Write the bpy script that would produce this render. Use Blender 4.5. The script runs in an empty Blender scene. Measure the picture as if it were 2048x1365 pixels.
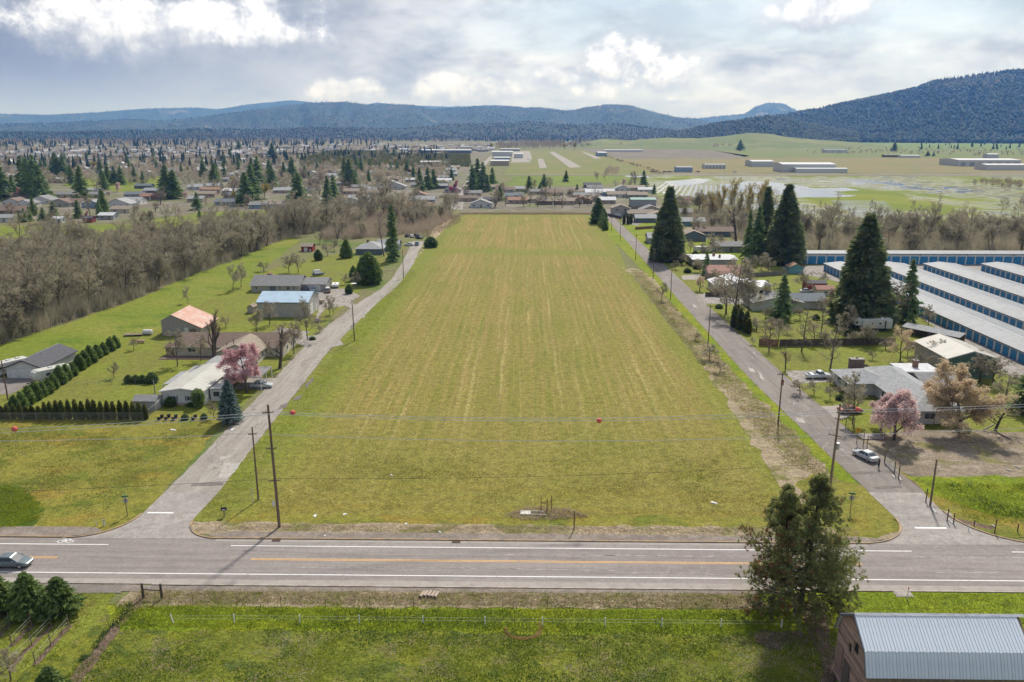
import bpy, bmesh, math, random
import numpy as np
from mathutils import Vector, Matrix, geometry
R = math.radians
sc = bpy.context.scene
C = sc.collection

# ------------------------------------------------------------------ camera
HC, FPX, YAW = 52.0, 1593.0, R(.93)          # camera height, focal length in px of a 2048 px wide picture
PITCH = math.atan((682.5-262)/FPX)
cam = bpy.data.objects.new('camera', bpy.data.cameras.new('camera'))
C.objects.link(cam); sc.camera = cam
cam.location = (0, 0, HC)
cam.rotation_euler = (R(90)-PITCH, 0, YAW)
cam.data.sensor_width = 36; cam.data.lens = 36*FPX/2048
cam.data.clip_start = .5; cam.data.clip_end = 90000

def ray(px, py):
    x = (px-1024)/FPX; d = (py-682.5)/FPX
    X, Y, Z = x, math.cos(PITCH)-d*math.sin(PITCH), -math.sin(PITCH)-d*math.cos(PITCH)
    c, s = math.cos(YAW), math.sin(YAW)
    return X*c-Y*s, X*s+Y*c, Z

# ------------------------------------------------------------------ sky, sun, exposure
SUN_EL, SUN_AZ = R(47), R(17)
world = bpy.data.worlds.new('World'); sc.world = world; world.use_nodes = True
def build_sky():
    nt = world.node_tree; N, L = nt.nodes, nt.links; N.clear()
    def nd(t, **k):
        n = N.new(t)
        for a, b in k.items(): setattr(n, a, b)
        return n
    def setin(n, i, v):
        if hasattr(v, 'links') or hasattr(v, 'is_linked'): L.new(v, n.inputs[i])
        else: n.inputs[i].default_value = v
    def m(op, a, b=0., c=None):
        n = nd('ShaderNodeMath', operation=op); setin(n, 0, a); setin(n, 1, b)
        if c is not None: setin(n, 2, c)
        return n.outputs[0]
    def ss(v, lo, hi):
        n = nd('ShaderNodeMapRange', interpolation_type='SMOOTHSTEP'); setin(n, 0, v); n.inputs[1].default_value = lo; n.inputs[2].default_value = hi
        return n.outputs[0]
    def mix(f, a, b):
        n = nd('ShaderNodeMix', data_type='RGBA'); setin(n, 0, f); setin(n, 6, a); setin(n, 7, b); return n.outputs[2]
    sky = nd('ShaderNodeTexSky', sky_type='NISHITA', sun_disc=False, sun_elevation=SUN_EL, sun_rotation=SUN_AZ, altitude=100, air_density=1., dust_density=1.2)
    tc = nd('ShaderNodeTexCoord').outputs['Generated']
    sep = nd('ShaderNodeSeparateXYZ'); L.new(tc, sep.inputs[0]); x, y, z = sep.outputs
    az = m('ADD', m('ARCTAN2', x, y), YAW); el = m('ARCSINE', z)
    den = m('ADD', m('MAXIMUM', z, 0.), .07)
    def comb(a, b, c):
        n = nd('ShaderNodeCombineXYZ'); setin(n, 0, a); setin(n, 1, b); setin(n, 2, c); return n.outputs[0]
    pl = comb(m('DIVIDE', x, den), m('DIVIDE', y, den), 0.)
    ae = comb(az, el, 0.)
    def noise(v, sc_, det=5., rough=.55, dist=0.):
        n = nd('ShaderNodeTexNoise'); L.new(v, n.inputs['Vector']); n.inputs['Scale'].default_value = sc_; n.inputs['Detail'].default_value = det
        n.inputs['Roughness'].default_value = rough; n.inputs['Distortion'].default_value = dist; return n.outputs[0]
    # high thin layer with pale blue gaps
    n1 = noise(pl, .32, 4., .58, 0.); n2 = noise(comb(m('ADD', az, m('MULTIPLY', el, .6)), m('MULTIPLY', el, 2.6), 0.), 4.6, 6., .6, .25); n3 = noise(comb(m('SUBTRACT', az, m('MULTIPLY', el, .8)), m('MULTIPLY', el, 2.4), 3.), 15., 5., .62, .2)
    K = 10.0
    def col(r, g, b): return (r*K, g*K, b*K, 1)
    bright = mix(ss(m('ADD', m('MULTIPLY', n2, .7), m('MULTIPLY', n3, .3)), .36, .62), col(.36, .39, .455), col(.83, .85, .885))
    # darker rain-grey veil to the left, paling to the right
    left = m('MULTIPLY', ss(az, .12, -.55), ss(m('ADD', el, m('MULTIPLY', n2, .12)), -.02, .11))
    grey = mix(m('MULTIPLY', left, .92), bright, col(.18, .205, .295))
    gap = m('MULTIPLY', ss(m('ADD', n1, m('MULTIPLY', n2, .35)), .60, .76), .8)
    gl = m('MULTIPLY', ss(m('ABSOLUTE', m('DIVIDE', m('SUBTRACT', az, .36), .36)), 1.15, .25), ss(m('ABSOLUTE', m('DIVIDE', m('SUBTRACT', m('ADD', el, m('MULTIPLY', n2, .06)), .155), .055)), 1.1, .2))
    gap = m('MAXIMUM', m('MULTIPLY', gap, ss(az, -.2, .2)), m('MULTIPLY', gl, .62))
    blue = mix(.62, sky.outputs[0], col(.46, .60, .72))
    base = mix(gap, grey, blue)
    # heaped clouds: (px, py, half width px, half height px) in the sky above the valley
    wob = noise(ae, 30., 6., .66, 0.); wob2 = noise(ae, 10., 2., .5, 0.)
    dw = m('SUBTRACT', m('ADD', m('MULTIPLY', wob, 2.1), m('MULTIPLY', wob2, 1.5)), 1.8); dk = m('MULTIPLY_ADD', dw, .95, 1.26); ds = m('MULTIPLY', dw, .8)
    tot = None; sh = None
    for (px, py, rx, ry, w) in [(1255, 126, 100, 52, 1.), (1335, 150, 70, 36, 1.), (290, 40, 270, 56, .95), (530, 66, 120, 38, 1.),
                             (1640, 18, 115, 34, .9), (690, 185, 72, 24, .8), (930, 180, 125, 32, .85), (1105, 158, 52, 22, .8), (1200, 188, 70, 22, .8), (1345, 198, 18, 8, .8), (1750, 150, 330, 30, .45)]:
        rv = Vector(ray(px, py)).normalized(); a0, e0 = math.atan2(rv.x, rv.y)+YAW, math.asin(rv.z)
        q = nd('ShaderNodeVectorMath', operation='MULTIPLY_ADD'); L.new(ae, q.inputs[0]); q.inputs[1].default_value = (FPX/rx, FPX/ry, 0); q.inputs[2].default_value = (-a0*FPX/rx, -e0*FPX/ry, 0)
        ln = nd('ShaderNodeVectorMath', operation='LENGTH'); L.new(q.outputs[0], ln.inputs[0])
        sp = nd('ShaderNodeSeparateXYZ'); L.new(q.outputs[0], sp.inputs[0])
        k = m('MULTIPLY', ss(m('SUBTRACT', dk, ln.outputs['Value']), -.1, .75), w)
        s = m('MULTIPLY', k, ss(m('ADD', sp.outputs[1], ds), -.95, .25))
        tot = k if tot is None else m('MAXIMUM', tot, k); sh = s if sh is None else m('MAXIMUM', sh, s)
    sh = m('MULTIPLY', sh, m('MULTIPLY_ADD', ss(m('ADD', m('MULTIPLY', wob, .7), m('MULTIPLY', n3, .3)), .36, .60), .75, .25))
    cum = mix(sh, col(.42, .45, .53), col(1.02, 1.03, 1.07))
    fin = mix(tot, base, cum)
    # brighter band right above the hills
    fin = mix(m('MULTIPLY', ss(el, .085, .0), .35), fin, col(.66, .69, .77))
    bg = nd('ShaderNodeBackground'); L.new(fin, bg.inputs[0]); bg.inputs[1].default_value = .1
    L.new(bg.outputs[0], nd('ShaderNodeOutputWorld').inputs[0])
build_sky()
world.cycles.sampling_method = 'MANUAL'; world.cycles.sample_map_resolution = 256
sun = bpy.data.objects.new('sun', bpy.data.lights.new('sun', 'SUN')); C.objects.link(sun)
sun.data.energy = 3.8; sun.data.angle = R(3.2); sun.data.color = (1, .955, .88)
sun.rotation_euler = Vector((math.sin(SUN_AZ)*math.cos(SUN_EL), math.cos(SUN_AZ)*math.cos(SUN_EL), math.sin(SUN_EL))).to_track_quat('Z', 'Y').to_euler()
vs = sc.view_settings; vs.view_transform = 'Standard'; vs.look = 'None'; vs.exposure = .38; vs.gamma = 1; vs.use_curve_mapping = False
sc.cycles.max_bounces = 5; sc.cycles.diffuse_bounces = 2; sc.cycles.glossy_bounces = 2; sc.cycles.transmission_bounces = 2
sc.cycles.transparent_max_bounces = 6; sc.cycles.volume_bounces = 0; sc.cycles.use_denoising = True

# ------------------------------------------------------------------ where a pixel's sight line meets the ground
def G(px, py, z=0.):
    r = ray(px, py); t = (z-HC)/r[2]
    return Vector((r[0]*t, r[1]*t, z))
def hz(bx, by, ty):                       # height of an upright thing standing at (bx, by) whose top is seen at row ty
    g = G(bx, by); r = ray(bx, ty); t = math.hypot(g.x, g.y)/math.hypot(r[0], r[1])
    return max(.05, HC+r[2]*t)
def mpp(px, py):                          # metres per pixel at that spot of the ground
    g = G(px, py); return ((g.y*math.cos(PITCH)+HC*math.sin(PITCH)))/FPX

# ------------------------------------------------------------------ materials
def newmat(name):
    m = bpy.data.materials.new(name); m.use_nodes = True
    nt = m.node_tree; b = nt.nodes['Principled BSDF']; return m, nt, b
def lk(nt, a, b): nt.links.new(a, b)
def tex(nt, vec, scale, det=4., rough=.55, dist=0.):
    n = nt.nodes.new('ShaderNodeTexNoise'); n.inputs['Scale'].default_value = scale; n.inputs['Detail'].default_value = det
    n.inputs['Roughness'].default_value = rough; n.inputs['Distortion'].default_value = dist
    if vec is not None: lk(nt, vec, n.inputs['Vector'])
    return n.outputs[0]
def rng_(nt, v, lo, hi, a=0., b=1.):
    n = nt.nodes.new('ShaderNodeMapRange'); n.interpolation_type = 'SMOOTHSTEP'; lk(nt, v, n.inputs[0])
    for i, q in zip((1, 2, 3, 4), (lo, hi, a, b)): n.inputs[i].default_value = q
    return n.outputs[0]
def mixc(nt, f, a, b):
    n = nt.nodes.new('ShaderNodeMix'); n.data_type = 'RGBA'
    for i, q in ((0, f), (6, a), (7, b)):
        if hasattr(q, 'links'): lk(nt, q, n.inputs[i])
        else: n.inputs[i].default_value = q if i == 0 else (*q[:3], 1)
    return n.outputs[2]
def mth(nt, op, a, b=0.):
    n = nt.nodes.new('ShaderNodeMath'); n.operation = op
    for i, q in ((0, a), (1, b)):
        if hasattr(q, 'links'): lk(nt, q, n.inputs[i])
        else: n.inputs[i].default_value = q
    return n.outputs[0]
def vmul(nt, v, s):
    n = nt.nodes.new('ShaderNodeVectorMath'); n.operation = 'MULTIPLY'; lk(nt, v, n.inputs[0]); n.inputs[1].default_value = s; return n.outputs[0]
def pos(nt): return nt.nodes.new('ShaderNodeNewGeometry').outputs['Position']
def bump(nt, b, h, strength, dist=.1):
    n = nt.nodes.new('ShaderNodeBump'); n.inputs['Strength'].default_value = strength; n.inputs['Distance'].default_value = dist
    lk(nt, h, n.inputs['Height']); lk(nt, n.outputs[0], b.inputs['Normal'])
# ground: base colour, then layers (colour, scale, lo, hi, stretch, strength)
def ground_mat(name, base, layers, bmp=(1.2, .5, .25), rough=.95, extra=None, grain=.5):
    m, nt, b = newmat(name); p = pos(nt); c = base
    for (colr, scale, lo, hi, st, amt) in layers:
        v = vmul(nt, p, st) if st else p
        f = rng_(nt, tex(nt, v, scale, 5., .6, .3), lo, hi, 0., amt); c = mixc(nt, f, c, colr)
    if extra: c = extra(nt, p, c)
    if bmp and grain:
        g = mth(nt, 'MULTIPLY', rng_(nt, tex(nt, p, 2.6, 6., .8), .25, .75, 1-grain, 1+grain), rng_(nt, tex(nt, p, .7, 4., .7), .3, .7, 1-grain*.4, 1+grain*.4)); h = nt.nodes.new('ShaderNodeHueSaturation'); lk(nt, g, h.inputs['Value'])
        if hasattr(c, 'links'): lk(nt, c, h.inputs['Color'])
        else: h.inputs['Color'].default_value = (*c, 1)
        c = h.outputs[0]
    if hasattr(c, 'links'): lk(nt, c, b.inputs['Base Color'])
    else: b.inputs['Base Color'].default_value = (*c, 1)
    b.inputs['Roughness'].default_value = rough; b.inputs['Specular IOR Level'].default_value = .15
    if bmp: bump(nt, b, tex(nt, p, bmp[0], 6., .7), bmp[1], bmp[2])
    return m
# things: a colour varied by noise in the thing's own space
def mat(name, c1, c2=None, scale=1.5, rough=.75, metal=0., spec=.3, st=None, lo=.35, hi=.7, bmp=None, per=0., det=4.):
    m, nt, b = newmat(name)
    tcn = nt.nodes.new('ShaderNodeTexCoord').outputs['Object']; v = vmul(nt, tcn, st) if st else tcn
    c = c1
    if c2 is not None:
        c = mixc(nt, rng_(nt, tex(nt, v, scale, det, .6), lo, hi), c1, c2)
    if per:
        oi = nt.nodes.new('ShaderNodeObjectInfo').outputs['Random']; h = nt.nodes.new('ShaderNodeHueSaturation')
        if hasattr(c, 'links'): lk(nt, c, h.inputs['Color'])
        else: h.inputs['Color'].default_value = (*c[:3], 1)
        lk(nt, rng_(nt, oi, 0., 1., 1-per, 1+per), h.inputs['Value']); lk(nt, rng_(nt, mth(nt, 'FRACT', mth(nt, 'MULTIPLY', oi, 7.3)), 0., 1., .5-per*.03, .5+per*.03), h.inputs['Hue']); c = h.outputs[0]
    if hasattr(c, 'links'): lk(nt, c, b.inputs['Base Color'])
    else: b.inputs['Base Color'].default_value = (*c[:3], 1)
    b.inputs['Roughness'].default_value = rough; b.inputs['Metallic'].default_value = metal; b.inputs['Specular IOR Level'].default_value = spec
    if bmp: bump(nt, b, tex(nt, v, bmp[0], 4., .6), bmp[1], bmp[2] if len(bmp) > 2 else .05)
    return m
def leaf(name, c1, c2, scale=.9, trans=.25, per=.12, rough=.7):
    m, nt, b = newmat(name); out = nt.nodes['Material Output']
    p = nt.nodes.new('ShaderNodeTexCoord').outputs['Object']
    c = mixc(nt, rng_(nt, tex(nt, p, scale, 3., .6), .36, .66), c1, c2)
    oi = nt.nodes.new('ShaderNodeObjectInfo').outputs['Random']; h = nt.nodes.new('ShaderNodeHueSaturation'); lk(nt, c, h.inputs['Color'])
    lk(nt, rng_(nt, oi, 0., 1., 1-per, 1+per), h.inputs['Value'])
    lk(nt, h.outputs[0], b.inputs['Base Color']); b.inputs['Roughness'].default_value = rough; b.inputs['Specular IOR Level'].default_value = .15
    t = nt.nodes.new('ShaderNodeBsdfTranslucent'); lk(nt, h.outputs[0], t.inputs[0])
    mx = nt.nodes.new('ShaderNodeMixShader'); mx.inputs[0].default_value = trans
    lk(nt, b.outputs[0], mx.inputs[1]); lk(nt, t.outputs[0], mx.inputs[2]); lk(nt, mx.outputs[0], out.inputs[0])
    return m
def ribbed(name, c, axis, period, rough=.35, metal=.6, dirt=None, depth=.06, per=0.):
    m, nt, b = newmat(name)
    tcn = nt.nodes.new('ShaderNodeTexCoord').outputs['Object']
    sp = nt.nodes.new('ShaderNodeSeparateXYZ'); lk(nt, tcn, sp.inputs[0])
    s = mth(nt, 'SINE', mth(nt, 'MULTIPLY', sp.outputs['XYZ'.index(axis)], 2*math.pi/period))
    col = mixc(nt, rng_(nt, tex(nt, tcn, .5, 5., .65), .4, .7, 0., .8), c, dirt or [q*.8 for q in c])
    lk(nt, col, b.inputs['Base Color']); b.inputs['Roughness'].default_value = rough; b.inputs['Metallic'].default_value = metal
    bump(nt, b, rng_(nt, s, .5, .95), .8, depth)
    return m

# ------------------------------------------------------------------ meshes and things
class MB:
    def __init__(s): s.v = []; s.f = []; s.m = []
    def add(s, V, Fc, m=0):
        o = len(s.v); s.v.extend([tuple(map(float, q)) for q in V]); s.f.extend([tuple(int(i)+o for i in q) for q in Fc]); s.m.extend([m]*len(Fc)); return s
    def box(s, x0, x1, y0, y1, z0, z1, m=0):
        return s.add([(x0, y0, z0), (x1, y0, z0), (x1, y1, z0), (x0, y1, z0), (x0, y0, z1), (x1, y0, z1), (x1, y1, z1), (x0, y1, z1)],
                     [(0, 3, 2, 1), (4, 5, 6, 7), (0, 1, 5, 4), (1, 2, 6, 5), (2, 3, 7, 6), (3, 0, 4, 7)], m)
    def hexa(s, b, t, m=0):               # bottom ring and top ring of equal length
        n = len(b); return s.add(list(b)+list(t), [tuple(range(n-1, -1, -1)), tuple(range(n, 2*n))]+[(i, (i+1) % n, n+(i+1) % n, n+i) for i in range(n)], m)
    def prism(s, prof, a0, a1, axis='x', m=0):   # profile of (p, q) swept along an axis
        f = {'x': lambda a, p, q: (a, p, q), 'y': lambda a, p, q: (p, a, q), 'z': lambda a, p, q: (p, q, a)}[axis]
        return s.hexa([f(a0, p, q) for p, q in prof], [f(a1, p, q) for p, q in prof], m)
    def tube(s, p0, p1, r0, r1=None, n=8, m=0):
        r1 = r0 if r1 is None else r1; p0, p1 = Vector(p0), Vector(p1); d = (p1-p0)
        if d.length < 1e-6: return s
        d.normalize(); u = d.orthogonal().normalized(); w = d.cross(u)
        ring = lambda p, r: [p+(u*math.cos(2*math.pi*i/n)+w*math.sin(2*math.pi*i/n))*r for i in range(n)]
        return s.hexa(ring(p0, r0), ring(p1, r1), m)
    def path(s, pts, r, n=6, m=0):
        for a, b in zip(pts[:-1], pts[1:]): s.tube(a, b, r, r, n, m)
        return s
    def lathe(s, prof, n=16, c=(0, 0, 0), m=0, sx=1., sy=1.):
        V = []; Fc = []
        for r, z in prof:
            for i in range(n):
                a = 2*math.pi*i/n; V.append((c[0]+r*math.cos(a)*sx, c[1]+r*math.sin(a)*sy, c[2]+z))
        for k in range(len(prof)-1):
            for i in range(n): Fc.append((k*n+i, k*n+(i+1) % n, (k+1)*n+(i+1) % n, (k+1)*n+i))
        Fc.append(tuple(range(n-1, -1, -1))); Fc.append(tuple(range((len(prof)-1)*n, len(prof)*n)))
        return s.add(V, Fc, m)
    def mesh(s, name, mats, smooth=False):
        me = bpy.data.meshes.new(name); me.from_pydata(s.v, [], s.f)
        for q in (mats if isinstance(mats, (list, tuple)) else [mats]): me.materials.append(q)
        if len(me.materials) > 1: me.polygons.foreach_set('material_index', s.m)
        if smooth: me.polygons.foreach_set('use_smooth', [True]*len(me.polygons))
        me.update(); return me
    def build(s, name, mats, parent=None, smooth=False): return obj(name, s.mesh(name, mats, smooth), parent)
def obj(name, me, parent=None, loc=None, rz=None, scale=None):
    o = bpy.data.objects.new(name, me); C.objects.link(o)
    if parent: o.parent = parent
    if loc is not None: o.location = loc
    if rz is not None: o.rotation_euler = (0, 0, rz)
    if scale is not None: o.scale = scale if hasattr(scale, '__len__') else (scale,)*3
    return o
def fast(name, V, T, mats, mi=None):      # mesh from numpy arrays of triangles
    V = np.asarray(V, np.float32); T = np.asarray(T, np.int32); me = bpy.data.meshes.new(name)
    me.vertices.add(len(V)); me.vertices.foreach_set('co', V.ravel()); n = len(T)
    me.loops.add(n*3); me.loops.foreach_set('vertex_index', T.ravel())
    me.polygons.add(n); me.polygons.foreach_set('loop_start', np.arange(n, dtype=np.int32)*3); me.polygons.foreach_set('loop_total', np.full(n, 3, np.int32))
    for q in (mats if isinstance(mats, (list, tuple)) else [mats]): me.materials.append(q)
    if mi is not None: me.polygons.foreach_set('material_index', np.asarray(mi, np.int32))
    me.update(calc_edges=True); me.validate(); return me
def tag(o, label=None, cat=None, group=None, kind=None):
    if label: o['label'] = label
    if cat: o['category'] = cat
    if group: o['group'] = group
    if kind: o['kind'] = kind
    return o
def thing(name, label, cat, loc=(0, 0, 0), rz=0., group=None):
    return tag(obj(name, None, None, loc, rz), label, cat, group)
def struct(o): return tag(o, kind='structure')
def stuff(o, label=None, cat=None): return tag(o, label, cat, kind='stuff')
def copy_thing(root, loc=None, rz=None, scale=None, label=None, group=None):
    r = root.copy(); C.objects.link(r)
    if loc is not None: r.location = loc
    if rz is not None: r.rotation_euler = (0, 0, rz)
    if scale is not None: r.scale = scale if hasattr(scale, '__len__') else (scale,)*3
    if label: r['label'] = label
    if group: r['group'] = group
    for ch in root.children:
        c = ch.copy(); C.objects.link(c); c.parent = r
        for g in ch.children:
            d = g.copy(); C.objects.link(d); d.parent = c
    return r
rnd = random.Random(7); nrg = np.random.default_rng(7)
def vnoise(x, y, seed=0):                 # smooth value noise on arrays, 0..1
    def h(i, j):
        n = (i*374761393+j*668265263+seed*1442695041) & 0x7fffffff
        n = ((n ^ (n >> 13))*1274126177) & 0x7fffffff
        return ((n ^ (n >> 16)) & 0xffff)/65535.
    x = np.asarray(x, float); y = np.asarray(y, float); i = np.floor(x).astype(np.int64); j = np.floor(y).astype(np.int64); u = x-i; v = y-j
    u = u*u*(3-2*u); v = v*v*(3-2*v)
    return (h(i, j)*(1-u)+h(i+1, j)*u)*(1-v)+(h(i, j+1)*(1-u)+h(i+1, j+1)*u)*v
def fbm(x, y, seed=0, o=4): return sum(vnoise(x*2**k, y*2**k, seed+k)*.5**k for k in range(o))/sum(.5**k for k in range(o))

# ================================================================== the setting
GREEN = (.115, .150, .022); LUSH = (.075, .130, .012); OLIVE = (.150, .148, .032); DRY = (.30, .245, .135); SOIL = (.135, .098, .065); DKG = (.068, .098, .020)
m_ground = ground_mat('valley_ground', (.150, .150, .06), [((.17, .135, .07), .012, .45, .62, None, .8), ((.09, .14, .02), .03, .5, .65, None, .8), ((.2, .17, .09), .3, .52, .75, None, .5)])
m_lawn = ground_mat('lawn_grass', (.160, .180, 0.024), [(OLIVE, .06, .42, .62, None, .8), ((.20, .17, 0.043), .25, .50, .72, None, .55), (DKG, .5, .58, .72, None, .45), ((.17, .19, 0.025), 2.2, .45, .7, None, .4)])
m_lush = ground_mat('lush_grass', (.155, .205, 0.011), [((.22, .235, 0.014), .10, .42, .62, None, .9), (DKG, .45, .55, .72, None, .75), ((.19, .16, 0.051), .9, .60, .75, None, .5), ((.06, .10, 0.008), 1.6, .52, .68, None, .55)], bmp=(1.5, .8, .35))
m_past = ground_mat('grazed_pasture', (.145, .160, 0.021), [((.195, .20, 0.021), .07, .44, .60, None, .7), (DKG, .33, .50, .66, None, .85), ((.19, .155, 0.072), .30, .56, .70, (1, 1.5, 1), .8), ((.055, .085, 0.010), 1.1, .50, .66, None, .7), ((.21, .185, 0.076), 1.7, .60, .74, None, .55), ((.05, .035, 0.017), .8, .70, .76, None, .6)], bmp=(1.6, .9, .4))
m_vac = ground_mat('mossy_meadow', (.185, .172, 0.029), [((.235, .165, 0.030), .085, .50, .66, (1, 1.6, 1), .75), ((.10, .125, 0.015), .14, .48, .64, None, .8), ((.24, .20, 0.093), .5, .56, .72, (1, 2.2, 1), .6), (DKG, .9, .60, .74, None, .55)])
m_dark = ground_mat('dark_clover_grass', (.055, .105, 0.008), [(DKG, .5, .45, .65, None, .8), ((.11, .15, 0.014), .8, .55, .72, None, .6)], bmp=(1.6, .9, .4))
m_meadow = ground_mat('spring_meadow', (.148, .180, .020), [((.195, .195, .036), .03, .45, .62, None, .85), ((.075, .135, 0.010), .05, .5, .66, (1, 2, 1), .7), ((.20, .18, 0.068), .35, .58, .75, None, .4)])
m_rough = ground_mat('dry_rough_grass', (.36, .285, .19), [((.15, .155, 0.028), .16, .48, .62, None, .85), ((.33, .275, 0.140), .6, .50, .68, None, .7), ((.17, .12, 0.064), .5, .58, .70, None, .7)], bmp=(1.6, 1., .5))
m_bramble = ground_mat('bramble_scrub', (.15, .115, 0.068), [((.21, .165, 0.098), .3, .45, .65, None, .8), ((.07, .055, 0.030), .8, .5, .7, None, .7), ((.12, .13, 0.028), .1, .55, .7, None, .5)], bmp=(1.2, 1., .6))
m_bark = ground_mat('bark_soil', (.14, .095, .07), [((.22, .16, .125), .9, .45, .65, None, .7), ((.06, .04, .028), 1.6, .52, .68, None, .7)], bmp=(4., .8, .15))
m_gravel = ground_mat('gravel', (.26, .235, .21), [((.34, .31, .28), .35, .4, .65, None, .7), ((.17, .15, .13), .9, .55, .7, None, .6), ((.15, .15, .06), .2, .6, .72, None, .45)])
m_shoulder = ground_mat('gravel_shoulder', (.20, .165, .14), [((.27, .225, .19), .5, .4, .65, None, .8), ((.13, .115, .06), .35, .55, .7, None, .5)], grain=.28)
m_yard = ground_mat('bare_muddy_yard', (.225, .18, .13), [((.15, .12, .085), .12, .45, .62, None, .8), ((.31, .265, .21), .22, .52, .66, (1, 2.5, 1), .7), ((.15, .145, .04), .2, .50, .64, None, .75)])
def asphalt(name, c, c2, dk, crack=.5, lanes=None):
    def ex(nt, p, col):
        vo = nt.nodes.new('ShaderNodeTexVoronoi'); vo.feature = 'DISTANCE_TO_EDGE'; vo.inputs['Scale'].default_value = .22
        w = nt.nodes.new('ShaderNodeVectorMath'); w.operation = 'ADD'; lk(nt, p, w.inputs[0])
        nz = nt.nodes.new('ShaderNodeTexNoise'); nz.inputs['Scale'].default_value = .35; nz.inputs['Detail'].default_value = 5; lk(nt, p, nz.inputs[0])
        lk(nt, vmul(nt, nz.outputs[1], (5, 5, 0)), w.inputs[1]); lk(nt, w.outputs[0], vo.inputs['Vector'])
        line = rng_(nt, vo.outputs[0], .022, .004, 0., 1.); gate = rng_(nt, tex(nt, p, .05, 3.), .5, .6, 0., crack)
        return mixc(nt, mth(nt, 'MULTIPLY', line, gate), col, dk)
    return ground_mat(name, c, [(c2, .35, .4, .65, lanes, .8), ([q*.78 for q in c], 1.2, .48, .66, lanes, .65), ([q*.72 for q in c], .12, .55, .7, None, .45)], bmp=(9., .25, .02), rough=.85, extra=ex, grain=.16)
m_road = asphalt('highway_asphalt', (.225, .197, .182), (.275, .243, .225), (.33, .30, .285), .45, (.06, 1.3, 1))
m_lane = asphalt('old_lane_asphalt', (.275, .245, .215), (.335, .305, .27), (.14, .12, .105), .9, (1.2, .12, 1))
m_street = asphalt('street_asphalt', (.195, .170, .152), (.24, .212, .19), (.36, .335, .31), .8, (1.2, .1, 1))
m_apron = asphalt('junction_asphalt', (.29, .262, .24), (.34, .31, .285), (.2, .18, .165), .4, None)
m_conc = ground_mat('concrete', (.33, .295, .265), [((.28, .25, .225), .6, .45, .65, None, .8), ((.22, .19, .165), 1.5, .58, .72, None, .5)], bmp=(8, .2, .02), grain=.1)
m_pipe = mat('concrete_pipe', (.42, .33, .26), (.33, .26, .21), 2)
m_white = mat('road_paint_white', (.74, .72, .70), (.5, .48, .46), 2.5, lo=.55, hi=.75, rough=.7)
m_yell = mat('road_paint_yellow', (.72, .42, .14), (.62, .34, .12), 1.5, rough=.7)
m_kerb = mat('kerb_concrete', (.36, .24, .12), (.20, .15, .11), .7)
m_kerbp = mat('kerb_plain', (.40, .35, .30), (.26, .21, .17), .8)

def smooth_pts(pts, step, amp, seed):
    out = []; r = random.Random(seed)
    for i, a in enumerate(pts):
        b = pts[(i+1) % len(pts)]; a = Vector(a[:2]); b = Vector(b[:2]); d = b-a; n = max(1, int(d.length/step)); nv = Vector((-d.y, d.x)).normalized()
        for k in range(n):
            out.append(a+d*(k/n)+nv*(r.uniform(-1, 1)*amp if k else 0))
    return out
def patch(name, pts, m, z, step=2.5, amp=.35, seed=1):
    P = smooth_pts(pts, step, amp, seed) if amp else [Vector(p[:2]) for p in pts]
    tri = geometry.tessellate_polygon([[Vector((p.x, p.y, 0)) for p in P]])
    V = [(p.x, p.y, z) for p in P]; T = []
    for t in tri:
        a, b, c = [Vector(V[i]) for i in t]
        T.append(t if (b-a).cross(c-a).z > 0 else (t[0], t[2], t[1]))
    return struct(MB().add(V, T).build(name, m))
def gp(*pp): return [G(*p) for p in pp]
def strip(name, cl, w, m, z, amp=.13, seed=3):      # a lane along a centre line of (x, y[, half width])
    Lf, Rt = [], []
    for i, p in enumerate(cl):
        a = Vector(cl[max(0, i-1)][:2]); b = Vector(cl[min(len(cl)-1, i+1)][:2]); d = (b-a).normalized(); n = Vector((-d.y, d.x)); h = p[2] if len(p) > 2 else w/2
        Lf.append(Vector(p[:2])+n*h); Rt.append(Vector(p[:2])-n*h)
    return patch(name, Rt+Lf[::-1], m, z, 1.3, amp, seed)

# one sheet out to the foot of the hills and beyond
gm = MB(); ys = [-300, 40, 600, 2500, 9000, 40000]; xs = [-40000, -9000, -1500, 0, 1500, 9000, 40000]
gm.add([(x, y, 0) for y in ys for x in xs], [(j*7+i, j*7+i+1, j*7+i+8, j*7+i+7) for j in range(5) for i in range(6)])
struct(gm.build('ground', m_ground))

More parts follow.
